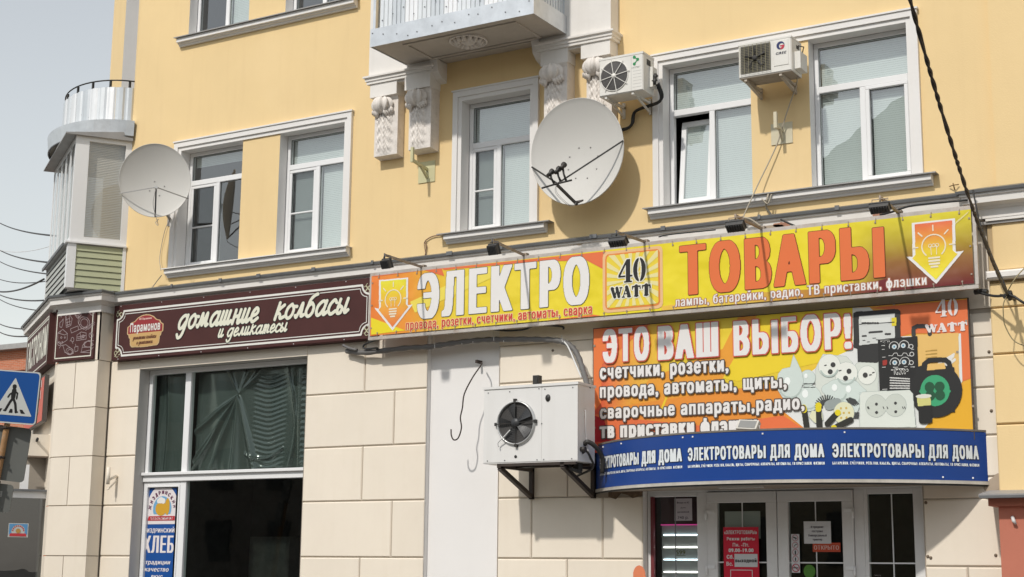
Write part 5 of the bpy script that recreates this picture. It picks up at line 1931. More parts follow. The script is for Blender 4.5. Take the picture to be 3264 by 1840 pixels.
# ------------------------------------------------------------------ the twisted black cable and the other wires at the right
e0 = W('Q7', 905, 1215, -.40)
path = []
top = at_dist(2885, -60, 11.0)
for i in range(41):
    t = i / 40
    p = top.lerp(e0, t)
    p.z -= 4 * .22 * t * (1 - t)
    path.append(p)
m = MB()
TW = 15
for s_ in (0, math.pi):
    pts = []
    n_ = 260
    for i in range(n_ + 1):
        t = i / n_
        f = t * 40; i0 = min(39, int(f))
        p = path[i0].lerp(path[i0 + 1], f - i0)
        a = s_ + TW * 2 * math.pi * (t + .012 * math.sin(t * 31) + .006 * math.sin(t * 77))
        pts.append(p + Vector((math.cos(a) * .0075, 0, math.sin(a) * .0075)) + Vector((.0, math.sin(a) * .006, 0)))
    m.tube(pts, .0105, n=6)
tag(m.build('power_cable', RUB, None, org=tuple(e0)), 'thick twisted black power cable coming down to the anchor at the right edge', 'cable')
m = MB()
for k in range(4):
    m.tube([e0 + Vector((RND.uniform(-.04, .04), .0, RND.uniform(-.03, .03))), e0 + Vector((RND.uniform(-.05, .05), .06, RND.uniform(-.05, .05)))], .022, n=6)
m.beam(e0, Vector((e0.x, -.08, e0.z)), .03); m.tube([e0 + Vector((-.08, .02, 0)), e0 + Vector((.07, .02, -.03))], .016, n=6)
tag(m.build('cable_anchor', BLK, None, org=tuple(e0)), 'black wall anchor where the twisted cable ends at the right bay', 'anchor')
m = MB()
m.tube(smooth_path([e0, W('Q7', 970, 1240, -.40), W('Q7', 1057, 1295, -.40), W('Q7', 1200, 1360, -.3)], 6), .014, n=7)
m.tube(smooth_path([e0 + Vector((0, 0, -.01)), W('Q7', 800, 1232, -.30), W('Q7', 700, 1215, -.22), W('Q7', 600, 1185, -.18)], 6), .014, n=7)
m.tube(smooth_path([W('Q7', 585, 250, -.34), W('Q7', 610, 380, -.36), W('Q7', 650, 560, -.38), W('Q7', 760, 860, -.40), W('Q7', 880, 1130, -.40), e0], 6), .009, n=6)
m.tube(smooth_path([W('Q7', 600, 1195, -.15), W('Q7', 650, 1188, -.16), W('Q7', 720, 1195, -.18)], 6), .03, n=7)
tag(m.build('black_cable', RUB, None, org=tuple(e0)), 'black cables spreading from the wall anchor along the wall and off to the right', 'cable')
m = MB()
m.tube(smooth_path([e0 + Vector((0, 0, .03)), W('Q7', 990, 1050, -.45), at_dist(3300, 820, 17)], 6), .006, n=6)
m.tube(smooth_path([e0, W('Q7', 868, 1300, -.40), W('Q7', 866, 1400, -.38), W('Q7', 880, 1500, -.34), W('Q7', 960, 1640, -.3), W('Q7', 1080, 1700, -.3)], 6), .006, n=6)
tag(m.build('thin_wire', mat('wire_olive', (.30, .25, .14)), None, org=tuple(e0)), 'thin olive wire crossing the yellow bay from the anchor to the right edge', 'wire')
m = MB()
m.tube(smooth_path([W('B2', 1560, 145, -.27), W('B2', 1640, 125, -.30), W('B2', 1760, 85, -.30), W('B2', 1900, 65, -.28), W('B2', 2180, 40, -.27)], 6), .012, n=6)
m.tube(smooth_path([W('B2', 860, 178, -.25), W('B2', 920, 205, -.27), W('B2', 960, 222, -.27)], 6), .012, n=6)
m.tube(smooth_path([W('B2', 0, 300, -.25), W('B2', 80, 283, -.27), W('B2', 400, 250, -.27)], 6), .008, n=6)
tag(m.build('banner_cable', RUB, None, org=(-5, -.3, 5.5)), 'black lamp cable lying on the cornice above the long banner', 'cable')
m = MB()
m.tube(smooth_path([W(2, 495, 1183, -.02), W(2, 440, 1190, -.02), W(2, 402, 1215, -.02), W(2, 410, 1240, -.02), W(2, 403, 1285, -.02)], 6), .007, n=6)
m.tube(smooth_path([W(2, 410, 1215, -.02), W(2, 398, 1225, -.03), W(2, 408, 1290, -.02)], 6), .005, n=6)
tag(m.build('wall_wire', mat('wire_rust', (.22, .13, .09)), None, org=(-11, 0, 5.7)), 'thin rusty wire on the yellow wall left of the middle window sill', 'wire')
m = MB()
m.tube(smooth_path([W('Q4', 1035, 640, -.12), W('Q4', 985, 705, -.05), W('Q4', 950, 752, -.1)], 5), .007, n=6)
tag(m.build('wall_wire', mat('wire_grey', (.3, .27, .22)), None, org=(-15.6, 0, 5.8)), 'short grey wire slanting from the left window sill down to the cornice', 'wire')

# overhead wires in the sky at the left
WL = [((-20, 700), (178, 752), 90, 26.2, .016, 'top overhead wire at the left, ending beside the middle of the glazed bay'),
      ((-20, 786), (168, 838), 90, 26.2, .016, 'overhead wire at the left reaching the foot of the glazed bay'),
      ((-20, 822), (168, 875), 90, 26.2, .013, 'overhead wire at the left ending at the green siding of the bay'),
      ((-20, 883), (168, 893), 70, 26.2, .010, 'thin nearly level overhead wire at the left ending at the bay foot'),
      ((-20, 927), (140, 890), 60, 26.2, .017, 'twisted overhead cable at the left rising towards the bay foot'),
      ((-20, 930), (152, 957), 80, 26.4, .015, 'overhead wire at the left ending at the tip of the corner cornice'),
      ((-20, 942), (152, 992), 80, 26.4, .011, 'overhead wire at the left sloping down under the tip of the corner cornice'),
      ((-20, 1022), (124, 1048), 90, 28, .015, 'overhead wire at the left above the brick building, reaching the corner sign'),
      ((-20, 1045), (90, 1072), 90, 28, .015, 'lower overhead wire at the left just above the brick roof'),
      ((-20, 792), (170, 782), 60, 26.2, .006, 'hair thin pale wire at the left crossing the other overhead wires')]
for (a, b, d0, d1, r, lab) in WL:
    p, q = at_dist(a[0], a[1], d0 * .6), at_dist(b[0], b[1], d1)
    pts = []
    for i in range(17):
        t = i / 16
        u_ = p.lerp(q, t); u_.z -= .10 * 4 * t * (1 - t)
        pts.append(u_)
    m = MB(); m.tube(pts, r * 1.0, n=5)
    tag(m.build('overhead_wire', RUB if r > .008 else PVD, None, org=tuple(q)), lab, 'wire', group='overhead wires at the left')
# bracket carrying them is on the hidden side of the corner

# ------------------------------------------------------------------ crossing sign on its pole
RSX = Matrix.Translation(at_dist(45, 1266, 20.5)) @ Matrix.Rotation(math.radians(22), 4, 'Z') @ Matrix.Rotation(math.radians(4.5), 4, 'Y') @ Matrix.Rotation(math.radians(4), 4, 'X')
SG = thing('crossing_sign', 'blue pedestrian crossing sign on a rusty pole with two grey sign backs below it', 'road sign', RSX.translation)
BLU = flat('sign_blue', (.008, .07, .27), rough=.4)
WHT = flat('sign_white', (.50, .51, .49), rough=.4)
GRY = mat('sign_back_grey', (.13, .135, .125), rough=.6, var=.06)


def rrect(w, h, r, n=5):
    out = []
    for cx_, cy_, a0 in ((w / 2 - r, h / 2 - r, 0), (-w / 2 + r, h / 2 - r, 90), (-w / 2 + r, -h / 2 + r, 180), (w / 2 - r, -h / 2 + r, 270)):
        for i in range(n + 1):
            a = math.radians(a0 + 90 * i / n)
            out.append((cx_ + r * math.cos(a), cy_ + r * math.sin(a)))
    return out


S_ = .68
m = MB(); m.prism(rrect(S_, S_, .045), -.008, .022, M=RSX); m.build('sign_rim', GRY, SG)
m = MB(); m.prism(rrect(S_, S_, .045), -.0085, -.0079, M=RSX)
k = Ink(-.36, .36, -.36, .36, 220)
k.polys([rrect(S_ - .035, S_ - .035, .035)])
fs = lambda y: (lambda a, b: RSX @ Vector((a, y, b)))
m = MB(); m.quad(*[fs(-.010)(a, b) for a, b in rrect(S_, S_, .045)]); m.build('white_border', WHT, SG)
k.mesh('blue_field', BLU, fs(-.012), SG)
k = Ink(-.36, .36, -.36, .36, 220)
k.poly([(-.275, -.235), (.275, -.235), (.0, .25)])
k.mesh('white_triangle', WHT, fs(-.0145), SG)
k = Ink(-.3, .3, -.3, .3, 300)
k.circle(-.0, .135, .030)
k.line([(.0, .085), (-.005, .0)], .062); k.line([(.0, .085), (.05, .05), (.045, -.02)], .022); k.line([(.0, .07), (-.055, .03), (-.075, -.005)], .022)
k.line([(-.005, -.01), (-.045, -.075), (-.095, -.175)], .034); k.line([(-.005, -.01), (.035, -.085), (.055, -.19)], .034); k.line([(-.095, -.175), (-.115, -.178)], .02); k.line([(.055, -.19), (.078, -.188)], .018)
k.poly([(-.215, -.205), (-.165, -.155), (-.135, -.155), (-.165, -.205)]); k.poly([(-.045, -.205), (-.03, -.155), (0.005, -.155), (.01, -.205)]); k.poly([(.125, -.205), (.10, -.155), (.14, -.155), (.185, -.205)])
k.mesh('walking_figure', flat('black', (.012, .012, .012)), fs(-.0165), SG)
bp = RSX @ Vector((-.085, .06, -.36))
pd = (RSX.to_3x3() @ Vector((.075, 0, 1))).normalized()
gp = RSX @ Vector((-.04, .06, .25))
ft = gp - pd * 4.0
m = MB(); m.tube([gp, bp, ft], .038, n=12); m.build('pole', mat('rusty_pole', (.36, .20, .09), rough=.8, var=.3, vscale=6, dirt=.6, dirtcol=(.42, .38, .32), dscale=5), SG)
for (cx_, cz_, w_, h_, lab_) in ((.02, -.75, .46, .70, 0), (-.10, -1.32, .40, .36, 1)):
    M_ = RSX @ Matrix.Translation((cx_ - .06, .12, cz_ + .02)) @ Matrix.Rotation(math.radians(3), 4, 'Y') @ Matrix.Rotation(math.radians(14), 4, 'Z')
    m = MB(); m.prism(rrect(w_, h_, .05), .0, .025, M=M_); pb = m.build('sign_back', GRY, SG)
    if lab_:
        kk = Ink(-.1, .15, -.1, .1, 400)
        kk.polys([rrect(.10, .075, .004)]); 
        for t_ in (.02, 0, -.02): kk.line([(-.035, t_), (.035, t_)], .006, on=0)
        kk.mesh('sticker', flat('pale', (.35, .36, .34)), (lambda M__: (lambda a, b: M__ @ Vector((a + .02, -.004, b + .05))))(M_), SG)
for t_ in (-.40, -.78, -1.1):
    q = RSX @ Vector((-.088 + .075 * (t_ + .40), .06, t_))
    m = MB(); m.tube([q - pd * .015, q + pd * .015], .05, n=12); m.beam(q + Vector((-.06, -.05, 0)), q + Vector((.06, -.05, 0)), .02); m.build('clamp', BRN, SG)

# ------------------------------------------------------------------ brick building far behind at the left
FB = thing('brick_building', 'orange brick building with a grey roof edge far behind the corner at the left', 'building', (-60, 30, 0))
BRK = bpy.data.materials.new('far_brick'); BRK.use_nodes = True
_t = BRK.node_tree; _b = _t.nodes['Principled BSDF']; _br = _t.nodes.new('ShaderNodeTexBrick'); _g = _t.nodes.new('ShaderNodeNewGeometry'); _mp = _t.nodes.new('ShaderNodeMapping')
_mp.inputs['Rotation'].default_value = (math.radians(90), 0, 0)
_t.links.new(_g.outputs['Position'], _mp.inputs[0]); _t.links.new(_mp.outputs[0], _br.inputs['Vector'])
_br.inputs['Color1'].default_value = (.42, .13, .06, 1); _br.inputs['Color2'].default_value = (.50, .17, .085, 1); _br.inputs['Mortar'].default_value = (.45, .30, .22, 1)
_br.inputs['Scale'].default_value = 1.0; _br.inputs['Brick Width'].default_value = .26; _br.inputs['Row Height'].default_value = .075; _br.inputs['Mortar Size'].default_value = .008
_t.links.new(_br.outputs['Color'], _b.inputs['Base Color']); _b.inputs['Roughness'].default_value = .9
zz = W('Q1', 120, 604, 27.6).z - .22
m = MB(); m.box(-95, -33, 28, 44, 0, zz); m.build('wall', BRK, FB)
m = MB(); m.box(-95.4, -32.7, 27.6, 44, zz, zz + .22); m.build('roof', FLG, FB)
m = MB(); m.box(-95, -33, 27.9, 28, zz - .9, zz - .75); m.build('brick_band', BRK, FB)
for i in range(14):
    xx = -93 + i * 4.2
    for z_ in (1.2, 4.6):
        m = MB(); m.box(xx, xx + 1.7, 27.96, 28.0, z_, z_ + 1.8); w_ = m.build('window', PVC, FB)
        m = MB(); m.box(xx + .1, xx + .8, 27.95, 27.96, z_ + .1, z_ + 1.7); m.box(xx + .9, xx + 1.6, 27.95, 27.96, z_ + .1, z_ + 1.7); m.build('pane', DRK, w_)

# ------------------------------------------------------------------ house across the street (behind the camera, mirrored in the windows)
GH = thing('gabled_house', 'green roofed gabled house across the street, mirrored in the right window panes', 'house', (-12, -46, 0))
m = MB(); m.box(-27, -3, -58, -46, 0, 15.4); m.build('wall', mat('ochre_wall', (.5, .42, .28), rough=.9), GH)
m = MB(); m.prism([(-28, 15.4), (-2, 15.4), (-15, 23.6)], -58.5, -45.5); m.build('roof', mat('green_roof', (.10, .13, .10), rough=.5, var=.1), GH)
for i in range(6):
    for j in range(3):
        m = MB(); m.box(-25.5 + i * 3.8, -24 + i * 3.8, -46.0, -45.9, 2 + j * 3.8, 4.2 + j * 3.8); m.build('window', DRK, GH)

for nm_, lab_, xa, xb, hz in (('added_street_house', 'added long low house across the street blocking low sky, left of the green roofed', -78, -29, 13.0), ('added_street_house', 'added taller house across the street blocking low sky, right of the green roofed', -1, 42, 14.5)):  # unseen houses added to block low sky light and darken the shop glass reflections
    T = thing(nm_, lab_, 'house', (xa, -46, 0))
    m = MB(); m.box(xa, xb, -58, -46, 0, hz); m.build('wall', mat('street_wall_%d' % int(xb), (.42, .38, .32), rough=.9, var=.08), T)
    m = MB(); m.box(xa - .4, xb + .4, -58, -45.4, hz, hz + .5); m.build('roof', FLS, T)
    for i in range(int((xb - xa) / 4)):
        for j in range(3):
            m = MB(); m.box(xa + 1.5 + i * 4, xa + 3 + i * 4, -46.0, -45.9, 2 + j * 3.8, 4.2 + j * 3.8); m.build('window', DRK, T)
# ------------------------------------------------------------------ corner ground floor: entrance vestibule, signs on the chamfer
P0 = ch(.12, 0, 0, C2)


def ves(a, z):        # point of the vestibule's street side: a metres out from the chamfer
    p = P0 - vv * a
    return Vector((p.x, p.y, z))


nves = (vv.y, -vv.x, 0)


def vz(k, x, y):
    p = ray_plane(k, x, y, P0, nves)
    return (P0 - Vector((p.x, p.y, 0))).dot(vv), p.z


VS = thing('entrance_vestibule', 'dark glazed shop vestibule with a white top frame at the left corner', 'vestibule', (P0.x, P0.y, 0))
DV = 3.0
zg = vz('Q2', 250, 775)[1]; zf = vz('Q2', 250, 718)[1]
VG = glass('vestibule_glass', (.30, .33, .34), refl=1.3)
m = MB(); m.quad(ves(0, .2), ves(DV, .2), ves(DV, zg), ves(0, zg)); m.build('pane', VG, VS, normals=False)
m = MB()
o_ = uu * -.03


def vbox(m, a0, a1, z0, z1, t0=-.03, t1=.05):
    m.prism([tuple((ves(a0, 0) + uu * t0).xy), tuple((ves(a1, 0) + uu * t0).xy), tuple((ves(a1, 0) + uu * t1).xy), tuple((ves(a0, 0) + uu * t1).xy)], z0, z1, axis='z')


vbox(m, -.05, DV, zg, zf); vbox(m, DV, DV + .08, .2, zf)
m.build('frame', PVC, VS)
m = MB(); vbox(m, 1.05, 1.09, .2, zg, -.01, .03); m.build('mullion', FLS, VS)
m = MB(); vbox(m, -.1, DV + .1, zf, zf + .03, -.08, .3); m.build('cap', FLS, VS)
zq0, zq1 = vz('Q2', 290, 490)[1], vz('Q2', 300, 412)[1]
zr = vz('Q2', 300, 228)[1]
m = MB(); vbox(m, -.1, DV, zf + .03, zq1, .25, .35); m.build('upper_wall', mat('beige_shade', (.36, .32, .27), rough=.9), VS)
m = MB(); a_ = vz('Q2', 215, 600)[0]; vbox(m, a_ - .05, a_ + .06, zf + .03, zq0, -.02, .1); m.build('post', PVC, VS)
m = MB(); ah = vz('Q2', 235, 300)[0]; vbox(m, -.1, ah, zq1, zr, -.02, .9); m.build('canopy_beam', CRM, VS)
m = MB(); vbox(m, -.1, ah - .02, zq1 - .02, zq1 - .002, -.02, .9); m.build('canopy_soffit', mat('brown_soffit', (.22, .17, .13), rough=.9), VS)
m = MB(); q = ray_plane('Q2', 315, 285, P0 - uu * .03, nves); m.tube([q, q - uu * .08 + Vector((0, 0, .03))], .02, n=7); m.tube([q - uu * .04 + Vector((-.05, .04, .02)), q - uu * .04 + Vector((.05, -.04, .02))], .014, n=6); m.build('bolt', BLK, VS)
m = MB()
i0, i1 = P0 + uu * .6, P0 + uu * .6 - vv * DV
m.quad((i0.x, i0.y, 0.2), (i1.x, i1.y, .2), (i1.x, i1.y, zf), (i0.x, i0.y, zf)); m.build('interior', DRK2, VS, normals=False)
# little picture stuck on the glass
a0, z0 = vz('Q2', 65, 1108); a1, z1 = vz('Q2', 245, 992)
ST = thing('glass_sticker', 'small white sticker with an arched logo on the dark vestibule glass', 'sticker', ves(a0, z0))


def fv(t):
    # frame x to the right as seen: x = -a
    return lambda x, y: ves(-x, y) - uu * t


hw_, hh_ = (a0 - a1), (z1 - z0)
cxs, czs = -(a0 + a1) / 2, (z0 + z1) / 2
K = 700
k = Ink(-a0 - .02, -a1 + .02, z0 - .02, z1 + .02, K); k.poly([(-a0, z0), (-a1, z0), (-a1, z1), (-a0, z1)]); k.mesh('card', WHT, fv(.008), ST)
k = Ink(-a0 - .02, -a1 + .02, z0 - .02, z1 + .02, K); k.poly([(-a0 + .012, z0 + .04), (-a1 - .012, z0 + .04), (-a1 - .012, z1 - .01), (-a0 + .012, z1 - .01)]); k.circle(cxs, z0 + hh_ * .42, hw_ * .34, on=0); k.mesh('sky_field', flat('pale_blue', (.10, .28, .52)), fv(.010), ST)
k = Ink(-a0 - .02, -a1 + .02, z0 - .02, z1 + .02, K)
for i in range(9):
    an = math.radians(170 - i * 20)
    k.circle(cxs + hw_ * .28 * math.cos(an), z0 + hh_ * .42 + hw_ * .28 * math.sin(an), .010)
k.poly([(-a0 + .02, z0 + .012), (-a1 - .02, z0 + .012), (-a1 - .03, z0 + .055), (-a0 + .03, z0 + .055)])
k.mesh('red_print', flat('red2', (.5, .04, .05)), fv(.012), ST)
k = Ink(-a0 - .02, -a1 + .02, z0 - .02, z1 + .02, K); k.circle(cxs, z0 + hh_ * .45, hw_ * .12); k.mesh('loaf_print', flat('ochre', (.45, .25, .06)), fv(.013), ST)

# sign on the chamfer over the vestibule
SC1 = thing('corner_shop_sign', 'dark brown sign with tall cream letters running round the chamfered corner', 'shop sign', (C2.x, C2.y, 4.6))
s0_, s1_ = .03, 2.7
qv = .13
m = MB(); m.prism([tuple(ch(s0_, -.0, 0, C2).xy), tuple(ch(s0_, qv, 0, C2).xy), tuple(ch(s1_, qv, 0, C2).xy), tuple(ch(s1_, 0, 0, C2).xy)], 4.63, 5.42, axis='z')
BRS = mat('brown_sign', (.070, .024, .022), spec=.25, rough=.6, var=.12, vscale=3, bump=0)
m.build('panel', BRS, SC1)
CRW = flat('cream_print', (.72, .70, .60))
fc = lambda t: (lambda x, y: ch(-x, qv + t, y, C2))
k = Ink(-s1_, -s0_, 4.63, 5.42, 110)
for d_, w_ in ((.05, .022), (.085, .010)):
    k.line([(-s1_ + d_, 4.63 + d_), (-s0_ - d_, 4.63 + d_), (-s0_ - d_, 5.42 - d_), (-s1_ + d_, 5.42 - d_)], w_, closed=True)
k.text('ГАСТРОНОМ', -s1_ + .16, 4.79, s1_ - s0_ - .30, .47, heavy=.07, dy=.01)
k.mesh('lettering', CRW, fc(.004), SC1)

# red canopy sign below it
zb0, zb1 = 3.15, 4.56
qr = .14
pr_ = ray_plane('Q2', 405, 85, C2 - vv * qr, tuple(-vv))
sR = (Vector((pr_.x, pr_.y, 0)) - C2).dot(uu)
z_b = ray_plane('Q1', 467, 1340, C2 - vv * qr, tuple(-vv)).z
z_t = ray_plane('Q1', 495, 870, C2 - vv * qr, tuple(-vv)).z
RS = thing('red_canopy_sign', 'orange red sign with white letters half hidden behind the crossing sign', 'shop sign', (C2.x, C2.y, z_b))
sR = max(sR, .0)
m = MB(); m.prism([tuple(ch(sR, .08, 0, C2).xy), tuple(ch(sR, qr, 0, C2).xy), tuple(ch(sR + 2.2, qr, 0, C2).xy), tuple(ch(sR + 2.2, .08, 0, C2).xy)], z_b, z_t, axis='z')
m.build('casing', mat('dark_brown_metal', (.09, .075, .065), rough=.6), RS)
m = MB(); m.quad(ch(sR + .04, qr + .006, z_b + .02, C2), ch(sR + 2.2, qr + .006, z_b + .02, C2), ch(sR + 2.2, qr + .006, z_t - .02, C2), ch(sR + .04, qr + .006, z_t - .02, C2))
m.build('face', flat('orange_red', (.60, .10, .06)), RS, normals=False)
k = Ink(-sR - 2.1, -sR, z_b, z_t, 90)
hh = z_t - z_b
k.text('КОЛБАСЫ', -sR - 2.05, z_b + hh * .52, 1.75, hh * .20, heavy=.12); k.text('МЯСО', -sR - 1.55, z_b + hh * .22, 1.1, hh * .16, heavy=.12); k.text('1', -sR - .36, z_b + hh * .78, .08, hh * .16, heavy=.1)
k.mesh('lettering', flat('pink_white', (.75, .50, .45)), (lambda x, y: ch(-x, qr + .010, y, C2)), RS)

# ------------------------------------------------------------------ square doodle board on the pilaster
ys = -.30
PT = thing('doodle_board', 'square brown board with chalk style food drawings on the corner pilaster', 'sign board', (-17.1, -.3, 5))
bx0, bx1, bz0, bz1 = -17.49, -16.64, 4.63, 5.43
m = MB(); m.box(bx0, bx1, ys, -.262, bz0, bz1, c=.006); m.build('panel', BRS, PT)
k = Ink(bx0, bx1, bz0, bz1, 300)
k.line([(bx0 + .05, bz0 + .05), (bx1 - .05, bz0 + .05), (bx1 - .05, bz1 - .05), (bx0 + .05, bz1 - .05)], .016, closed=True)
k.mesh('border_line', CRW, on_y(ys - .003), PT)


def pw(k_, x, y):
    p = W(k_, x, y, ys)
    return (p.x, p.z)


def strokes(ink, kk, lst, w):
    for l in lst:
        ink.line([pw(kk, *p) for p in l], w)


def blob(kk, cx_, cy_, rx, ry, a0=0, a1=360, n=18, wob=0):
    return [(cx_ + rx * math.cos(math.radians(a0 + (a1 - a0) * i / n)) * (1 + wob * math.sin(i * 2.3)), cy_ + ry * math.sin(math.radians(a0 + (a1 - a0) * i / n)) * (1 + wob * math.sin(i * 1.7))) for i in range(n + 1)]


k = Ink(bx0, bx1, bz0, bz1, 330)
D_ = [[(645, 340), (680, 308), (712, 360), (700, 425), (655, 447), (645, 340)], [(655, 345), (672, 440)], [(650, 370), (690, 355)], [(655, 400), (695, 385)], [(655, 425), (695, 412)], [(680, 308), (690, 420)],
      [(735, 315), (770, 335), (800, 290), (800, 325), (765, 355), (735, 315)], [(770, 335), (785, 355)],
      [(870, 290), (900, 300), (912, 280), (910, 302), (935, 300), (905, 325), (890, 310), (870, 290)],
      blob(0, 830, 400, 52, 60, wob=.06), blob(0, 832, 402, 36, 42, 0, 360), blob(0, 785, 380, 14, 40, 60, 300), [(770, 470), (860, 440)],
      [(845, 475), (935, 395)], [(850, 450), (915, 400), (925, 385)], [(870, 465), (930, 415)],
      [(695, 460), (770, 430), (775, 470), (705, 500), (695, 460)],
      [(570, 500), (620, 465), (665, 505), (662, 570), (600, 610), (570, 590), (570, 500)], [(570, 500), (640, 520), (665, 505)], blob(0, 605, 545, 7, 8), blob(0, 640, 545, 6, 7), blob(0, 585, 605, 16, 18), blob(0, 615, 590, 6, 6), [(590, 500), (600, 480)],
      blob(0, 715, 565, 14, 22), [(715, 590), (720, 605)], [(700, 570), (690, 580)],
      [(755, 575), (760, 520), (800, 490), (850, 500), (850, 560), (755, 575)], [(760, 540), (845, 525)], [(790, 495), (800, 560)], blob(0, 820, 530, 14, 10), [(765, 555), (830, 545)],
      blob(0, 898, 522, 20, 24), blob(0, 898, 510, 8, 9),
      [(805, 670), (815, 620), (870, 575), (925, 575), (935, 620), (900, 665), (800, 690), (805, 670)], [(815, 640), (890, 640), (930, 605)], blob(0, 870, 610, 45, 28), [(840, 590), (830, 640)], [(795, 690), (890, 695)],
      [(735, 640), (770, 630), (768, 675), (740, 685), (735, 640)], [(750, 635), (745, 610)],
      [(585, 650), (600, 625), (650, 615), (720, 665), (725, 700), (690, 715), (640, 690)], blob(0, 685, 680, 34, 34), blob(0, 690, 685, 22, 22), [(620, 620), (640, 690)],
      [(590, 440), (590, 400), (612, 380), (625, 360), (622, 400), (610, 445), (590, 440)], [(590, 345), (610, 320), (605, 345)]]
strokes(k, 'Q1', D_, .009)
k.mesh('chalk_drawing', flat('chalk', (.32, .25, .25)), on_y(ys - .003), PT)

# ------------------------------------------------------------------ long brown sausage shop sign
ys = -.13
HS = thing('brown_shop_sign', 'long dark brown sign with cream script letters and a red shield logo', 'shop sign', (-14, -.13, 5))
bx0, bz0, bz1 = -16.44, 4.605, 5.43
bx1 = -11.66
m = MB(); m.box(bx0, bx1, ys, -.002, bz0, bz1, c=.008); m.build('panel', BRS, HS)
# wood-like lighter field inside the border
k = Ink(bx0, bx1, bz0, bz1, 170)


def notch(d, r, x0, x1, z0, z1):
    """border outline with scooped corners"""
    out = []
    xa, xb, za, zb = x0 + d, x1 - d, z0 + d, z1 - d
    for (cx_, cz_, a0) in ((xa, za, 0), (xa, zb, -90), (xb, zb, 180), (xb, za, 90)):
        for i in range(9):
            a = math.radians(a0 + 90 * i / 8)
            out.append((cx_ + r * math.cos(a), cz_ + r * math.sin(a)))
    return out


for d_, r_, w_ in ((.055, .125, .026), (.098, .115, .010)):
    k.line(notch(d_, r_, bx0 + .03, bx1 - .02, bz0 + .01, bz1 - .04), w_, closed=True)
k.mesh('border_line', flat('ivory', (.74, .73, .68)), on_y(ys - .004), HS)
k = Ink(bx0, bx1, bz0, bz1, 260)
for cx_, cz_, sx, sz in ((bx0 + .12, bz0 + .11, 1, 1), (bx0 + .12, bz1 - .14, 1, -1), (bx1 - .11, bz1 - .14, -1, -1), (bx1 - .11, bz0 + .11, -1, 1)):
    for (a, b, r, a0, a1) in ((.0, .035, .03, -60, 200), (.035, .0, .03, -110, 150), (-.03, .0, .028, 20, 260), (.0, -.035, .028, 100, 330)):
        k.arc(cx_ + sx * a, cz_ + sz * b, r, a0, a1, .009, n=10)
    k.line([(cx_ - sx * .05, cz_ - sz * .05), (cx_ + sx * .03, cz_ + sz * .03)], .010)
k.mesh('corner_flourish', flat('olive_cream', (.52, .50, .33)), on_y(ys - .004), HS)
# script lettering, black edge under cream
tl, tr = W('B0', 690, 560, ys), W('B0', 2350, 350, ys)


def script(txt, kx, L_, R_, cap, dyk, nm, res=200, heavy=.13, sh=.22, edge=.012, ybase=None):
    a, b = W(kx, *L_, ys), W(kx, *R_, ys)
    zb = (a.z + b.z) / 2 if ybase is None else ybase
    k = Ink(a.x - .15, b.x + .25, zb - .30, zb + cap + .30, res)
    cursive(k, txt, a.x, zb + .01, b.x - a.x - .05, cap * .72, cap * .178)
    k.grow(edge).mesh('letter_edge', flat('black_edge', (.012, .010, .010)), on_y(ys - .004), HS)
    k.mesh('lettering', flat('script_cream', (.74, .73, .60)), on_y(ys - .007), HS)


zb_ = W('B0', 760, 500, ys).z
script('домашние', 'B0', (690, 500), (1500, 400), .265, .03, 'a', ybase=4.975, heavy=.095)
script('колбасы', 'B0', (1600, 420), (2360, 330), .265, .03, 'b', ybase=4.975, heavy=.095)
script('и деликатесы', 'B0', (1075, 590), (1770, 510), .155, .03, 'c', heavy=.09, ybase=4.80)
# shield logo
SX0, SZ0 = W('B0', 205, 600, ys).x, 0
cx_ = W('B0', 395, 500, ys).x
zt_, zb__ = W('B0', 400, 365, ys).z, W('B0', 400, 670, ys).z
zm_ = (zt_ + zb__) / 2
hw = .36
k = Ink(cx_ - .45, cx_ + .45, zb__ - .05, zt_ + .05, 240)


def shield(g):
    o = [(-.36, -.03), (-.36, .09), (-.31, .12), (-.29, .16), (-.22, .18), (-.16, .235), (-.08, .27), (0, .28), (.08, .27), (.16, .235), (.22, .18), (.29, .16), (.31, .12), (.36, .09), (.36, -.03), (.33, -.05), (.32, -.10), (.30, -.11), (.29, -.22), (.26, -.26), (.0, -.275), (-.26, -.26), (-.29, -.22), (-.30, -.11), (-.32, -.10), (-.33, -.05)]
    return [(cx_ + a * g, zm_ - .0 + b * g * (zt_ - zb__) / .55) for a, b in o]


k.polys([shield(1.0)]); k.mesh('shield_rim', flat('shield_cream', (.60, .42, .22)), on_y(ys - .004), HS)
k = Ink(cx_ - .45, cx_ + .45, zb__ - .05, zt_ + .05, 240); k.polys([shield(.94)]); k.m[:int((zm_ - .02 - k.y0) * k.r)] = 0; k.mesh('shield_top', flat('crimson', (.30, .025, .03)), on_y(ys - .006), HS)
k = Ink(cx_ - .45, cx_ + .45, zb__ - .05, zt_ + .05, 240); k.polys([shield(.94)]); k.m[int((zm_ - .022 - k.y0) * k.r):] = 0; k.mesh('shield_foot', flat('tan', (.58, .36, .14)), on_y(ys - .006), HS)
k = Ink(cx_ - .45, cx_ + .45, zb__ - .05, zt_ + .05, 300)
k.text('Парамонов', cx_ - .30, zm_ - .005, .60, .135, heavy=.06, dy=.02)
k.mesh('logo_lettering', flat('logo_white', (.72, .70, .66)), on_y(ys - .009), HS)
k = Ink(cx_ - .45, cx_ + .45, zb__ - .05, zt_ + .05, 420)
k.text('ИП Парамонов', cx_ - .125, zm_ + .165, .25, .034, heavy=.06)
k.mesh('logo_lettering', flat('logo_pink', (.66, .38, .34)), on_y(ys - .009), HS)
k = Ink(cx_ - .45, cx_ + .45, zb__ - .05, zt_ + .05, 420)
cursive(k, 'домашние колбасы', cx_ - .235, zm_ - .115, .47, .034, .009); cursive(k, 'и деликатесы', cx_ - .16, zm_ - .19, .33, .034, .009)
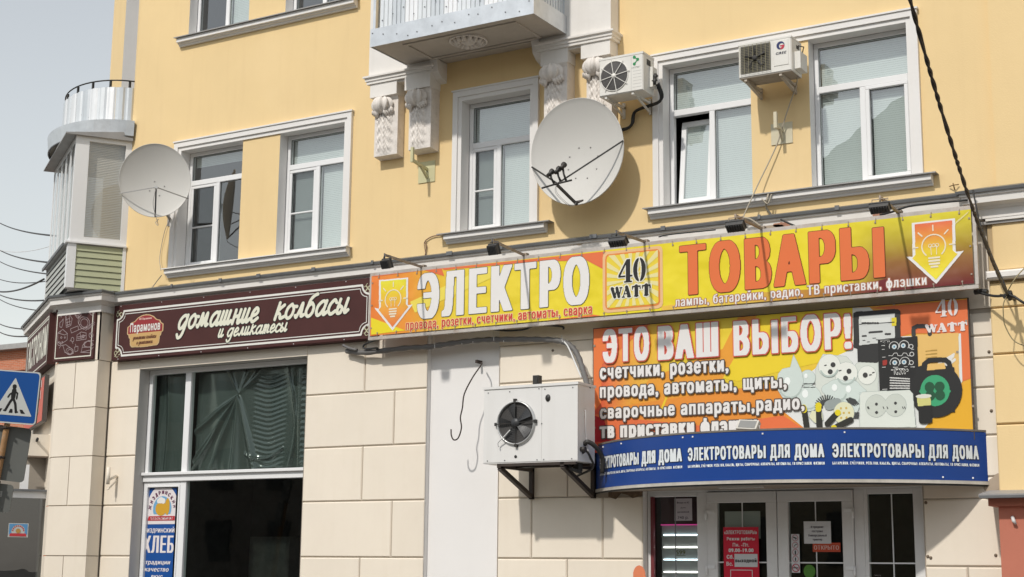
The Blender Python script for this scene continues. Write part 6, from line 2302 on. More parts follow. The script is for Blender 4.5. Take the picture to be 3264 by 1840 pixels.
k.mesh('logo_lettering', flat('logo_brown', (.14, .05, .02)), on_y(ys - .009), HS)
m = MB()
for t_ in (.03, .2, .37, .55, .72, .9):
    for z_ in (bz0 + .018, bz1 - .018):
        x_ = bx0 + (bx1 - bx0) * t_
        m.box(x_ - .006, x_ + .006, ys - .006, ys, z_ - .006, z_ + .006)
m.build('screw', PVD, HS)

# ------------------------------------------------------------------ long yellow banner
ys = -.30
BN = thing('long_banner', 'long yellow and orange banner ЭЛЕКТРО ТОВАРЫ laced to a steel frame above the entrance', 'banner', (-7.7, -.3, 5))
bx0, bx1, bz0, bz1 = -11.59, -3.805, 4.61, 5.405
m = MB()
m.box(bx0 - .03, bx1 + .045, ys + .01, ys + .05, bz1 + .0, bz1 + .045); m.box(bx0 - .03, bx1 + .045, ys + .0, ys + .05, bz0 - .055, bz0 - .015)
m.box(bx0 - .035, bx0 - .005, ys + .01, ys + .05, bz0 - .01, bz1); m.box(bx1 + .01, bx1 + .045, ys + .01, ys + .05, bz0 - .01, bz1)
for i in range(9):
    x_ = bx0 + .4 + i * .9
    m.box(x_, x_ + .03, ys + .05, -.0, bz1 - .05, bz1 - .02); m.box(x_, x_ + .03, ys + .05, -.0, bz0 + .0, bz0 + .03)
m.build('steel_frame', mat('frame_steel', (.50, .46, .42), rough=.5, metal=.3, var=.2, vscale=6, dirt=.5, dirtcol=(.36, .2, .12), dscale=5), BN)
YLW = (.80, .66, .02)
ORG = (.78, .20, .03)
RED = (.75, .15, .05)
def wavy(mb, x0, x1, z0, z1, Y, nx, nz, amp=.004, edge=True):
    def f(i, j):
        x = x0 + (x1 - x0) * i; z = z0 + (z1 - z0) * j
        return (x, Y + .0, z)
    mb.grid(f, nx, nz)
YV = banner_mat('banner_yellow', [(0, YLW), (1, YLW)], (1, 0, 0), off=-12, scale=9)
# background painted as a ramp from left to right: orange corner, yellow, then olive and maroon at the right end
def ramp2(name, stops_x, x0, x1, stops_z, z0, z1, fx0, fx1, slant=0.0):
    """colour along X mixed with colour along Z between X = fx0 and fx1"""
    m = bpy.data.materials.new(name); m.use_nodes = True; t = m.node_tree; L = t.links.new; b = t.nodes['Principled BSDF']
    g = t.nodes.new('ShaderNodeNewGeometry'); sp = t.nodes.new('ShaderNodeSeparateXYZ'); L(g.outputs['Position'], sp.inputs[0])
    def rp(src, a, c, st):
        ma = t.nodes.new('ShaderNodeMapRange'); ma.inputs[1].default_value = a; ma.inputs[2].default_value = c; L(src, ma.inputs[0])
        cr = t.nodes.new('ShaderNodeValToRGB')
        while len(cr.color_ramp.elements) < len(st): cr.color_ramp.elements.new(.5)
        for e_, (p, c_) in zip(cr.color_ramp.elements, st): e_.position = p; e_.color = (*c_, 1)
        L(ma.outputs[0], cr.inputs[0]); return cr.outputs[0]
    cx = rp(sp.outputs['X'], x0, x1, stops_x)
    zs_ = sp.outputs['Z']
    if slant:
        ad = t.nodes.new('ShaderNodeMath'); ad.operation = 'MULTIPLY_ADD'; L(sp.outputs['X'], ad.inputs[0]); ad.inputs[1].default_value = slant; L(sp.outputs['Z'], ad.inputs[2]); zs_ = ad.outputs[0]
    cz = rp(zs_, z0, z1, stops_z)
    fm = t.nodes.new('ShaderNodeMapRange'); fm.inputs[1].default_value = fx0; fm.inputs[2].default_value = fx1; L(sp.outputs['X'], fm.inputs[0])
    mx = t.nodes.new('ShaderNodeMix'); mx.data_type = 'RGBA'; L(fm.outputs[0], mx.inputs[0]); L(cx, mx.inputs[6]); L(cz, mx.inputs[7])
    L(mx.outputs[2], b.inputs['Base Color']); b.inputs['Roughness'].default_value = .45
    nb = t.nodes.new('ShaderNodeTexNoise'); nb.inputs['Scale'].default_value = 1.3; nb.inputs['Detail'].default_value = 3; L(g.outputs['Position'], nb.inputs['Vector'])
    bp = t.nodes.new('ShaderNodeBump'); bp.inputs['Strength'].default_value = .8; bp.inputs['Distance'].default_value = .08; L(nb.outputs['Fac'], bp.inputs['Height']); L(bp.outputs[0], b.inputs['Normal'])
    MATS[name] = m
    return m


BG1 = ramp2('banner_ground', [(0, ORG), (.10, (.80, .30, .03)), (.22, (.80, .62, .04)), (.6, YLW), (1, YLW)], bx0, bx0 + 6,
            [(0, (.15, .012, .014)), (.38, (.28, .12, .02)), (.75, (.55, .44, .03)), (1, (.72, .62, .03))], 4.62, 5.40, -5.25, -4.75)
m = MB(); m.quad((bx0, ys, bz0), (bx1, ys, bz0), (bx1, ys, bz1), (bx0, ys, bz1)); m.build('vinyl', BG1, BN, normals=False)
# lower left corner of the ground is yellow, the strip under the letters shades to orange
def bw(kk, x, y):
    p = W(kk, x, y, ys); return (min(max(p.x, bx0), bx1), min(max(p.z, bz0), bz1))


def patch(nm, col, pts, t, T=BN, yy=None):
    m = MB(); yy = ys if yy is None else yy
    m.quad(*[(p[0], yy - t, p[1]) for p in pts]); return m.build(nm, col, T, normals=False)


patch('yellow_corner', flat('yel', YLW), [bw('B1', 60, 740), bw('B1', 340, 705), bw('B1', 60, 600)], .0025)
patch('red_corner', flat('redor', (.76, .17, .06)), [bw('B1', 60, 240), bw('B1', 640, 175), bw('B1', 660, 260), bw('B1', 500, 210), bw('B1', 100, 262)], .0025)
patch('red_strip', flat('redor', (.76, .17, .06)), [bw('B1', 640, 175), bw('B1', 1990, 55), bw('B1', 1980, 210), bw('B1', 1830, 130), bw('B1', 1400, 140), bw('B1', 660, 210)], .0026)
patch('ray_light', flat('yel2', (.82, .68, .10)), [bw('B1', 380, 470), bw('B1', 1000, 190), bw('B1', 1300, 160), bw('B1', 420, 560)], .003)
SH2 = ramp2('strip_ground', [(0, (.78, .18, .04)), (.2, (.80, .45, .05)), (.5, (.80, .58, .08)), (.75, (.6, .3, .04)), (1, (.16, .013, .015))], -8.5, -4.9, [(0, YLW), (1, YLW)], 0, 1, 50, 60)
patch('lower_strip', SH2, [bw('B2', 20, 850), bw('B2', 1650, 680), bw('B2', 1620, 595), bw('B2', 1300, 655), bw('B2', 600, 700), bw('B2', 20, 790)], .0026)
patch('red_notch', flat('redor', (.76, .17, .06)), [bw('B1', 1500, 650), bw('B1', 1950, 600), bw('B1', 1880, 575)], .0028)


def arrow(kk, out, inn, colfn, nm):
    k = Ink(bx0, bx1, bz0, bz1, 200)
    return k


def draw_arrow(kk, P, band, bulb, colmat):
    """down arrow: white outline, coloured field, white light bulb"""
    pts = [bw(kk, *p) for p in P]
    xs = [p[0] for p in pts]; zs_ = [p[1] for p in pts]
    k = Ink(min(xs) - .05, max(xs) + .05, min(zs_) - .03, max(zs_) + .03, 260)
    k.polys([pts]); outer = k
    o = outer.mesh('arrow_edge', flat('banner_white', (.78, .76, .74)), on_y(ys - .004), BN)
    k2 = outer.grow(0.0001)
    a = k2.m > .5
    n_ = int(band * k2.r)
    for _ in range(n_):
        a = a & np.roll(a, 1, 0) & np.roll(a, -1, 0) & np.roll(a, 1, 1) & np.roll(a, -1, 1)
        if _ % 2: a = a & np.roll(np.roll(a, 1, 0), 1, 1) & np.roll(np.roll(a, 1, 0), -1, 1)
    k2.m = a.astype(np.float32)
    k2.mesh('arrow_field', colmat, on_y(ys - .006), BN)
    (bxc, bzc), r = bw(kk, *bulb[:2]), bulb[2]
    k = Ink(min(xs), max(xs), min(zs_), max(zs_), 360)
    k.arc(bxc, bzc, r, -48, 228, .014)
    for i, an in enumerate((0, 45, 90, 135, 180)):
        c, s = math.cos(math.radians(an)), math.sin(math.radians(an))
        k.line([(bxc + c * r * 1.35, bzc + s * r * 1.35), (bxc + c * r * 1.8, bzc + s * r * 1.8)], .015)
    for i, w_ in enumerate((.72, .72, .66, .42)):
        zz = bzc - r * (1.02 + i * .26)
        k.line([(bxc - r * w_ * .6, zz), (bxc + r * w_ * .6, zz)], .021)
    k.line([(bxc - r * .22, bzc - r * .75), (bxc - r * .25, bzc)], .007); k.line([(bxc + r * .22, bzc - r * .75), (bxc + r * .25, bzc)], .007)
    k.arc(bxc - r * .3, bzc + r * .05, r * .14, 0, 360, .007); k.arc(bxc, bzc + r * .05, r * .14, 0, 360, .007); k.arc(bxc + r * .3, bzc + r * .05, r * .14, 0, 360, .007)
    k.mesh('bulb_drawing', flat('bulb_cream', (.80, .72, .55)), on_y(ys - .009), BN)


AR1 = ramp2('arrow_ramp_left', [(0, YLW), (1, YLW)], 0, 1, [(0, RED), (.45, (.8, .35, .04)), (.8, (.82, .62, .03)), (1, (.75, .68, .03))], 4.66, 5.30, -60, -50)
AR2 = ramp2('arrow_ramp_right', [(0, YLW), (1, YLW)], 0, 1, [(0, (.80, .70, .02)), (.5, (.80, .60, .03)), (.75, (.78, .30, .04)), (1, RED)], 4.70, 5.30, -60, -50)
draw_arrow('B1', [(125, 292), (365, 270), (362, 498), (402, 492), (236, 706), (85, 518), (125, 528)], .026, (242, 450, .125), AR1)
draw_arrow('B2', [(1785, 203), (2090, 170), (2095, 405), (2152, 398), (1958, 632), (1745, 440), (1792, 440)], .026, (1940, 365, .125), AR2)


def btext(txt, kk, L_, R_, zb, cap, col, edge, ew, heavy=.13, dyk=.015, res=150, T=BN, t0=.004, track=0, shear=0, base=None):
    a, b = W(kk, *L_, ys), W(kk, *R_, ys)
    k = Ink(a.x - .1, b.x + .1, zb - cap * .45, zb + cap * 1.45, res)
    k.text(txt, a.x, zb, b.x - a.x, cap, heavy=heavy, dy=dyk, shear=shear, gap=track)
    if edge is not None:
        k.grow(ew).mesh('letter_edge', edge, on_y(ys - t0), T)
    k.mesh('lettering', col, on_y(ys - t0 - .003), T)


BW = flat('banner_white', (.78, .76, .74))
btext('ЭЛЕКТРО', 'B1', (440, 400), (1852, 300), 4.774, .582, BW, flat('edge_dark', (.10, .095, .09)), .009, heavy=.115, dyk=.012, t0=.005)
btext('провода, розетки, счетчики, автоматы, сварка', 'B1', (345, 670), (1875, 560), 4.645, .122, flat('red_text', (.60, .06, .05)), flat('pale_edge', (.80, .60, .30)), .009, heavy=.09, res=260)
btext('ТОВАРЫ', 'B2', (150, 500), (1590, 400), 4.765, .588, flat('orange_text', (.74, .17, .05)), flat('edge_brown', (.13, .03, .01)), .009, heavy=.11, dyk=.012, t0=.005)
btext('лампы, батарейки, радио, ТВ приставки, флэшки', 'B2', (115, 760), (1892, 620), 4.637, .112, BW, flat('edge_rose', (.42, .18, .12)), .007, heavy=.09, res=260)
# the 40 WATT square
q0, q1 = bw('B1', 1985, 565), bw('B1', 2430, 40)
sx0, sx1, sz0, sz1 = q0[0], q1[0], 4.675, 5.35
k = Ink(sx0 - .1, sx1 + .1, sz0 - .1, sz1 + .1, 200)
scx, scz = (sx0 + sx1) / 2, (sz0 + sz1) / 2
SH_ = [(scx + a, scz + b) for a, b in rrect(sx1 - sx0, sz1 - sz0, .05)]
k.polys([[(scx + a, scz + b) for a, b in rrect(sx1 - sx0 + .07, sz1 - sz0 + .07, .06)]]); k.mesh('square_halo', flat('halo', (.80, .50, .25)), on_y(ys - .004), BN)
k = Ink(sx0 - .1, sx1 + .1, sz0 - .1, sz1 + .1, 200); k.polys([SH_]); k.mesh('square_rim', flat('rim_orange', (.76, .24, .05)), on_y(ys - .006), BN)
k = Ink(sx0 - .1, sx1 + .1, sz0 - .1, sz1 + .1, 200); k.polys([[(scx + a, scz + b) for a, b in rrect(sx1 - sx0 - .04, sz1 - sz0 - .04, .035)]]); k.mesh('square_field', flat('field_yellow', (.80, .62, .05)), on_y(ys - .008), BN)
k = Ink(sx0 + .02, sx1 - .02, sz0 + .02, sz1 - .02, 200)
for i in range(20):
    a0, a1 = math.radians(i * 18), math.radians(i * 18 + 9)
    k.poly([(scx, scz), (scx + math.cos(a0), scz + math.sin(a0)), (scx + math.cos(a1), scz + math.sin(a1))])
k.mesh('sun_ray', flat('ray_pale', (.78, .70, .33)), on_y(ys - .010), BN)


def forty(cx_, cz_, h, col, edge, t0, T, yy, ew=.010, watt_dz=.0, watt_w=.44, wh=.115):
    """stencil 40 over WATT in heavy slab letters"""
    k = Ink(cx_ - .6 * h / .26, cx_ + .6 * h / .26, cz_ - 1.2 * h, cz_ + 1.3 * h, 300)
    s = h / .30
    # 4
    k.poly([(cx_ - .06 * s, cz_ + .30 * s), (cx_ - .015 * s, cz_ + .30 * s), (cx_ - .015 * s, cz_), (cx_ - .075 * s, cz_), (cx_ - .075 * s, cz_ + .27 * s)])
    k.poly([(cx_ - .065 * s, cz_ + .30 * s), (cx_ - .185 * s, cz_ + .095 * s), (cx_ - .185 * s, cz_ + .07 * s), (cx_ - .085 * s, cz_ + .07 * s), (cx_ - .085 * s, cz_ + .092 * s), (cx_ - .155 * s, cz_ + .092 * s), (cx_ - .062 * s, cz_ + .26 * s)])
    k.poly([(cx_ - .10 * s, cz_), (cx_ + .01 * s, cz_), (cx_ + .01 * s, cz_ + .018 * s), (cx_ - .10 * s, cz_ + .018 * s)])
    k.poly([(cx_ - .015 * s, cz_ + .07 * s), (cx_ + .015 * s, cz_ + .07 * s), (cx_ + .015 * s, cz_ + .092 * s), (cx_ - .015 * s, cz_ + .092 * s)])
    # 0 split in two
    k.circle(cx_ + .115 * s, cz_ + .15 * s, .088 * s, ry=.153 * s)
    k.circle(cx_ + .115 * s, cz_ + .15 * s, .030 * s, on=0, ry=.13 * s)
    k.poly([(cx_ + .105 * s, cz_ - .02 * s), (cx_ + .125 * s, cz_ - .02 * s), (cx_ + .125 * s, cz_ + .32 * s), (cx_ + .105 * s, cz_ + .32 * s)], on=0)
    # WATT
    w_ = watt_w
    zb = cz_ - h * .62 + watt_dz
    lw = w_ / 4
    for i, chx in enumerate('WATT'):
        x = cx_ - w_ / 2 + i * lw + lw * .5
        a = lw * .44
        if chx == 'W':
            a = lw * .55
            k.line([(x - a * .85, zb + wh), (x - a * .35, zb + .012)], .032 * w_ / .44); k.line([(x - a * .30, zb + .01), (x + a * .05, zb + wh * .95)], .012); k.line([(x + a * .05, zb + wh), (x + a * .42, zb + .012)], .032 * w_ / .44); k.line([(x + a * .45, zb + .01), (x + a * .85, zb + wh)], .012)
            k.line([(x - a, zb + wh), (x - a * .5, zb + wh)], .012); k.line([(x + a * .6, zb + wh), (x + a * 1.0, zb + wh)], .012)
        elif chx == 'A':
            k.line([(x - a * .75, zb), (x - a * .08, zb + wh * .95)], .012); k.line([(x + a * .05, zb + wh), (x + a * .6, zb + .01)], .036 * w_ / .44); k.line([(x - a * .4, zb + wh * .33), (x + a * .1, zb + wh * .33)], .010)
            k.line([(x - a, zb), (x - a * .45, zb)], .012); k.line([(x + a * .2, zb), (x + a * .95, zb)], .012)
        else:
            k.line([(x, zb + .01), (x, zb + wh)], .040 * w_ / .44); k.line([(x - a * .85, zb + wh), (x + a * .85, zb + wh)], .018); k.line([(x - a * .85, zb + wh), (x - a * .9, zb + wh * .72)], .012); k.line([(x + a * .85, zb + wh), (x + a * .9, zb + wh * .72)], .012); k.line([(x - a * .45, zb), (x + a * .45, zb)], .012)
    if edge is not None: k.grow(ew).mesh('letter_edge', edge, on_y(yy - t0), T)
    k.mesh('lettering', col, on_y(yy - t0 - .003), T)


forty(scx - .01, scz - .03, .28, flat('black2', (.02, .02, .02)), flat('edge_white', (.80, .78, .66)), .012, BN, ys, watt_w=.52, ew=.013)
# eyelets and lacing
EY = MB()
for i in range(26):
    x_ = bx0 + .12 + i * (bx1 - bx0 - .24) / 25
    for z_, dz in ((bz1 - .03, .05), (bz0 + .03, -.05)):
        EY.beam((x_, ys - .006, z_), (x_ + RND.uniform(-.01, .01), ys - .004, z_ + dz), .007)
        EY.box(x_ - .009, x_ + .009, ys - .008, ys - .002, z_ - .009, z_ + .009)
for i in range(3):
    for x_ in (bx0 + .02, bx1 - .02):
        z_ = bz0 + .1 + i * .3
        EY.box(x_ - .009, x_ + .009, ys - .008, ys - .002, z_ - .009, z_ + .009)
o = EY.build('eyelet', mat('eyelet_grey', (.35, .28, .22), rough=.6, metal=.3), BN); o['kind'] = 'stuff'
patch('crease', flat('crease_light', (.75, .66, .25)), [bw('B2', 2190, 115), bw('B2', 2180, 135), bw('B2', 2080, 222), bw('B2', 2100, 190)], .0035)

# ------------------------------------------------------------------ lower banner
ys = -.12
B2N = thing('lower_banner', 'orange and yellow banner ЭТО ВАШ ВЫБОР with pictures of electric goods above the blue canopy', 'banner', (-6.1, -.12, 3.8))
bx0, bx1, bz0, bz1 = -8.385, -3.93, 3.0, 4.49
m = MB(); m.box(bx0 - .01, bx1 + .012, ys + .004, ys + .035, bz0, bz1 + .01); m.build('board', mat('brown_board', (.08, .06, .05), rough=.8), B2N)
BG2 = ramp2('banner2_ground', [(0, (.62, .05, .04)), (.05, (.78, .20, .06)), (.12, (.80, .40, .05)), (.25, (.80, .60, .04)), (.55, (.82, .62, .04)), (.8, (.80, .36, .05)), (1, (.80, .42, .04))], bx0, bx1,
            [(0, YLW), (1, YLW)], 0, 1, 50, 60)
m = MB(); m.quad((bx0, ys, bz0), (bx1, ys, bz0), (bx1, ys, bz1), (bx0, ys, bz1)); m.build('vinyl', BG2, B2N, normals=False)
K3 = 'B3'
pp = lambda nm, col, pts, t: patch(nm, flat(nm + '_c', col), [bw(K3, *p) for p in pts], t, T=B2N)
pp('orange_top_left', (.77, .19, .05), [(62, 215), (430, 180), (120, 450), (115, 700), (62, 760)], .002)
pp('orange_band', (.80, .34, .04), [(430, 540), (900, 350), (1000, 100), (1120, 90), (900, 560), (700, 720), (500, 760), (300, 700)], .002)
pp('orange_lower', (.78, .28, .04), [(110, 740), (1310, 560), (1420, 780), (1430, 880), (110, 940)], .0022)
pp('red_lower', (.76, .17, .06), [(62, 770), (300, 800), (800, 850), (1290, 780), (1430, 870), (1430, 880), (1100, 885), (62, 950)], .0026)
pp('yellow_flash', (.82, .62, .03), [(1130, 100), (1740, 80), (1740, 360), (1560, 430), (1000, 560), (900, 540)], .0024)
pp('flame', (.82, .58, .03), [(640, 320), (680, 200), (665, 330), (500, 780), (480, 780), (600, 500)], .0028)
pp('crimson_corner', (.45, .015, .03), [(62, 780), (130, 800), (180, 950), (62, 950)], .003)
pp('orange_upper_right', (.76, .18, .06), [(1850, 85), (2480, 30), (2530, 540), (2450, 560), (2440, 250), (2120, 250), (2050, 270), (2040, 100)], .0024)
pp('white_swirl', (.74, .76, .74), [(1300, 760), (1390, 560), (1560, 430), (1740, 350), (1740, 85), (1850, 80), (2050, 270), (2440, 250), (2450, 560), (2300, 800), (2200, 868), (1440, 872)], .003)
pp('amber_right', (.78, .42, .03), [(2200, 868), (2400, 640), (2500, 545), (2528, 870)], .0034)
WH2 = flat('banner_white', (.78, .76, .74))


NOSPLIT = 0
EDGED = {'bulb_glass', 'double_socket', 'socket_frame', 'round_socket', 'socket_well', 'bulb_lens'}


def prod(nm, col, drawfn, t, res=220):
    k = Ink(bx0 + 1.9, bx1, bz0, bz1, res)
    drawfn(k)
    if nm in EDGED:
        k.grow(.006).mesh(nm + '_edge', flat('product_edge', (.40, .45, .42)), on_y(ys - t + .0006), B2N)
    return k.mesh(nm, flat(nm, col), on_y(ys - t), B2N)


P3 = lambda *a: [bw(K3, *p) for p in a]
def px(kk): return lambda x, y: bw(K3, x, y)
b3 = px(None)
mpx = (bw(K3, 2000, 500)[0] - bw(K3, 1900, 500)[0]) / 100     # metres per crop pixel
# yellow welder body
prod('welder_body', (.78, .50, .16), lambda k: k.polys([P3((2120, 262), (2425, 245), (2430, 600), (2120, 640))]), .005)
prod('welder_stripe', (.75, .74, .70), lambda k: (k.line(P3((2340, 470), (2400, 420)), .03), k.poly(P3((2290, 440), (2400, 375), (2400, 400), (2330, 480)))), .007)
prod('welder_vent', (.45, .27, .06), lambda k: [k.line(P3((2215, 365 + i * 22), (2285, 358 + i * 22)), .012) for i in range(6)], .007)
prod('carry_handle', (.05, .05, .05), lambda k: k.line(P3((2135, 260), (2135, 215), (2160, 203), (2215, 203), (2238, 215), (2240, 255)), .045), .006)
# meter
prod('meter_case', (.035, .035, .035), lambda k: (k.polys([P3((1745, 120), (1765, 110), (2030, 92), (2050, 105), (2050, 270), (2130, 300), (2000, 310), (1900, 440), (1775, 435), (1772, 350), (1748, 340))])), .009)
prod('meter_face', (.62, .64, .62), lambda k: k.polys([P3((1782, 140), (2015, 122), (2015, 300), (1785, 328))]), .011)
prod('meter_window', (.74, .76, .73), lambda k: k.polys([P3((1800, 160), (1985, 145), (1985, 180), (1800, 198))]), .013)
prod('meter_print', (.05, .05, .05), lambda k: (k.line(P3((1785, 192), (2012, 178)), .008), k.line(P3((1850, 245), (1932, 238)), .020), k.line(P3((1805, 268), (1830, 266)), .016), [k.line(P3((1805 + i * 16, 184), (1811 + i * 16, 184)), .02) for i in range(7)], [k.line(P3((1805, 285 + i * 11), (1900 + i * 30, 280 + i * 10)), .004) for i in range(3)], k.line(P3((1955, 255), (1985, 253)), .02)), .014, 300)
prod('meter_seal', (.72, .60, .04), lambda k: k.polys([P3((1993, 150), (2025, 147), (2025, 200), (1995, 205))]), .013)
# welder front panel
prod('welder_panel', (.022, .022, .022), lambda k: k.polys([P3((1905, 290), (2160, 268), (2168, 618), (2165, 640), (1915, 625))]), .012)
def pan(k):
    for (x, y) in ((2010, 335), (2075, 328), (2015, 440), (2080, 435)):
        c = b3(x, y); k.arc(c[0], c[1], .052, 200, -40, .007, n=14); 
    for (x, y) in ((2120, 335), (2125, 385), (2122, 440)):
        c = b3(x, y); k.arc(c[0], c[1], .022, 0, 360, .008, n=12)
    k.line(P3((1975, 395), (2000, 395), (2010, 378), (2030, 378), (2035, 395), (2060, 395), (2070, 378), (2090, 378), (2100, 395), (2115, 395)), .006)
    for i in range(5): k.line(P3((1985, 537 + i * 17), (2110, 545 + i * 15)), .013)
    for (x, y, w) in ((1940, 330, 20), (1940, 355, 16), (1945, 405, 20), (1945, 470, 22), (1950, 612, 30), (2130, 355, 16), (2130, 468, 26), (2020, 470, 30), (2085, 466, 20), (2045, 480, 60)): k.line(P3((x - w / 2, y), (x + w / 2, y - 1)), .007)
    a = b3(1990, 520); b = b3(2105, 516); k.text('TIG200P', a[0], a[1], b[0] - a[0], .062, heavy=.05)
    a = b3(1922, 318); b = b3(1985, 312); k.text('MASTER', a[0], a[1], b[0] - a[0], .042, heavy=.06)
prod('panel_print', (.62, .62, .60), pan, .0145, 330)
prod('dial', (.60, .66, .68), lambda k: [k.circle(*b3(x, y), .026) for (x, y) in ((2012, 337), (2070, 330), (2015, 440), (2075, 436))], .0165, 330)
prod('dial_cap', (.10, .30, .45), lambda k: [k.circle(*b3(x, y), .011) for (x, y) in ((2012, 337), (2070, 330), (2015, 440), (2075, 436))], .018, 400)
prod('rocker', (.35, .04, .03), lambda k: k.polys([P3((1935, 425), (1965, 422), (1965, 455), (1938, 458))]), .0165)
# cable reel
def reel(k):
    k.line(P3((2200, 520), (2205, 450), (2235, 425), (2340, 420), (2365, 440), (2385, 520)), .05)
    k.circle(*b3(2280, 620), .275, ry=.285)
    k.poly(P3((2150, 470), (2200, 455), (2400, 470), (2400, 560), (2150, 560)))
    k.poly(P3((2180, 700), (2400, 650), (2405, 760), (2200, 762)))
prod('reel_body', (.025, .025, .025), reel, .014)
prod('reel_slot', (.78, .50, .16), lambda k: k.polys([P3((2228, 448), (2335, 442), (2345, 480), (2222, 490))]), .0155)
prod('reel_disc', (.05, .36, .17), lambda k: (k.circle(*b3(2275, 620), .155, ry=.165), [k.line(P3((2275 + 95 * math.cos(a), 625 + 90 * math.sin(a)), (2275 + 70 * math.cos(a), 625 + 66 * math.sin(a))), .025) for a in (0, 1.57, 3.14, 4.71)]), .016)
prod('reel_socket', (.02, .09, .045), lambda k: [k.circle(*b3(x, y), .052, ry=.055) for (x, y) in ((2240, 598), (2305, 595), (2245, 652), (2308, 650))], .018)
# thick black battery
prod('cell_body', (.02, .02, .02), lambda k: k.polys([P3((2165, 690), (2250, 685), (2258, 825), (2240, 832), (2190, 834), (2172, 825))]), .019)
prod('cell_band', (.62, .60, .22), lambda k: k.polys([P3((2158, 662), (2246, 658), (2250, 715), (2165, 722))]), .020)
prod('cell_top', (.70, .70, .62), lambda k: k.circle(*b3(2203, 657), .085, ry=.022), .021)
# sockets
SKW = (.70, .74, .68)
prod('double_socket', SKW, lambda k: k.polys([P3((1790, 650), (1805, 630), (2110, 618), (2130, 640), (2150, 855), (1790, 862))]), .016)
prod('socket_well', (.58, .62, .56), lambda k: [k.circle(*b3(x, y), .115, ry=.12) for (x, y) in ((1895, 720), (2020, 715))], .0175)
prod('socket_hole', (.05, .05, .05), lambda k: [k.circle(*b3(x, y), .016) for (x, y) in ((1897, 708), (1898, 762), (2020, 702), (2022, 757))] + [k.line(P3((x, 725), (x + 6, 738)), .009) for x in (1838, 1845, 1940, 1965, 2065, 2078)], .019, 300)
prod('socket_frame', (.66, .70, .64), lambda k: (k.polys([P3((1760, 450), (1780, 435), (1905, 430), (1905, 640), (1770, 645))]), k.polys([P3((1505, 470), (1550, 385), (1700, 400), (1740, 440), (1740, 620), (1500, 570))]), k.polys([P3((1500, 560), (1700, 540), (1710, 660), (1510, 700))])), .006)
prod('round_socket', (.78, .80, .74), lambda k: [k.circle(*b3(x, y), r_, ry=r_ * 1.0) for (x, y, r_) in ((1590, 460, .125), (1700, 510, .125), (1835, 520, .10))], .008)
prod('socket_hole', (.04, .04, .04), lambda k: [k.circle(*b3(x, y), .028) for (x, y) in ((1615, 453), (1597, 498), (1718, 495), (1696, 540), (1823, 520))] + [k.line(P3((x, y), (x + 12, y - 3)), .012) for (x, y) in ((1850, 520), (1560, 458), (1655, 492), (1870, 505))], .010, 300)
# bulbs
prod('bulb_glass', (.62, .70, .66), lambda k: (k.polys([P3((1255, 560), (1262, 510), (1290, 480), (1340, 470), (1360, 390), (1385, 440), (1412, 500), (1425, 560), (1400, 630), (1350, 670), (1290, 665), (1262, 620))]), k.circle(*b3(1460, 670), .14), k.circle(*b3(1790, 640), .01)), .0115)
prod('bulb_glass', (.72, .76, .72), lambda k: (k.circle(*b3(1450, 540), .09, ry=.09), k.circle(*b3(1640, 620), .14, ry=.12), k.circle(*b3(1730, 640), .13, ry=.15), k.circle(*b3(1610, 610), .12, ry=.07), k.polys([P3((1640, 590), (1760, 560), (1830, 620), (1770, 760), (1640, 760), (1600, 700))])), .0105)
prod('bulb_lens', (.72, .72, .50), lambda k: (k.circle(*b3(1685, 765), .115, ry=.12), k.polys([P3((1460, 790), (1480, 750), (1545, 760), (1550, 810), (1500, 830))])), .0135)
prod('lens_dot', (.60, .42, .10), lambda k: [k.circle(b3(1685, 765)[0] + .06 * math.cos(i * 1.047), b3(1685, 765)[1] + .06 * math.sin(i * 1.047), .013) for i in range(6)] + [k.circle(*b3(1685, 765), .013)], .0145, 300)
prod('heat_fin', (.06, .065, .065), lambda k: [k.line([b3(1575 + 75 * math.cos(a), 720 - 70 * math.sin(a)), b3(1575 + 30 * math.cos(a), 725 - 28 * math.sin(a))], .014) for a in np.linspace(.6, 3.3, 13)] + [k.line([b3(1700 + i * 8, 665 + abs(i - 3) * 3), b3(1720 + i * 9, 720 - abs(i - 4) * 4)], .010) for i in range(8)] + [k.line([b3(1745 + i * 9, 760), b3(1750 + i * 7, 800)], .009) for i in range(5)] + [k.line([b3(1425, 578), b3(1500, 574)], .012), k.line([b3(1425, 600), b3(1500, 598)], .008)], .0125, 240)
prod('screw_base', (.30, .34, .33), lambda k: k.line(P3((1590, 715), (1640, 700)), .11), .0128)
prod('bulb_shine', (.86, .90, .88), lambda k: [k.circle(*b3(x, y), r_, ry=r_ * 1.3) for (x, y, r_) in ((1320, 560, .035), (1435, 640, .035), (1440, 525, .02), (1625, 600, .03), (1715, 610, .03))], .0122)
prod('bulb_shade', (.46, .54, .50), lambda k: [k.arc(b3(x, y)[0], b3(x, y)[1], r_, 200, 340, .02) for (x, y, r_) in ((1460, 670, .115), (1340, 590, .13), (1640, 625, .11), (1730, 650, .11), (1590, 470, .10), (1700, 520, .10))], .0121)
# pencil batteries
BT = (((1430, 745), (1445, 850), 1), ((1522, 730), (1528, 850), 1), ((1640, 770), (1580, 835), 1), ((1730, 810), (1610, 870), 0))
prod('battery_body', (.03, .03, .025), lambda k: [k.line(P3(a, b), .066) for a, b, _ in BT], .0165)
prod('battery_cap', (.72, .60, .02), lambda k: [k.circle(*b3(x, y), r_) for x, y, r_ in ((1428, 745, .036), (1522, 738, .036), (1648, 763, .034), (1622, 862, .034), (1522, 718, .036), (1426, 730, .034))], .018)
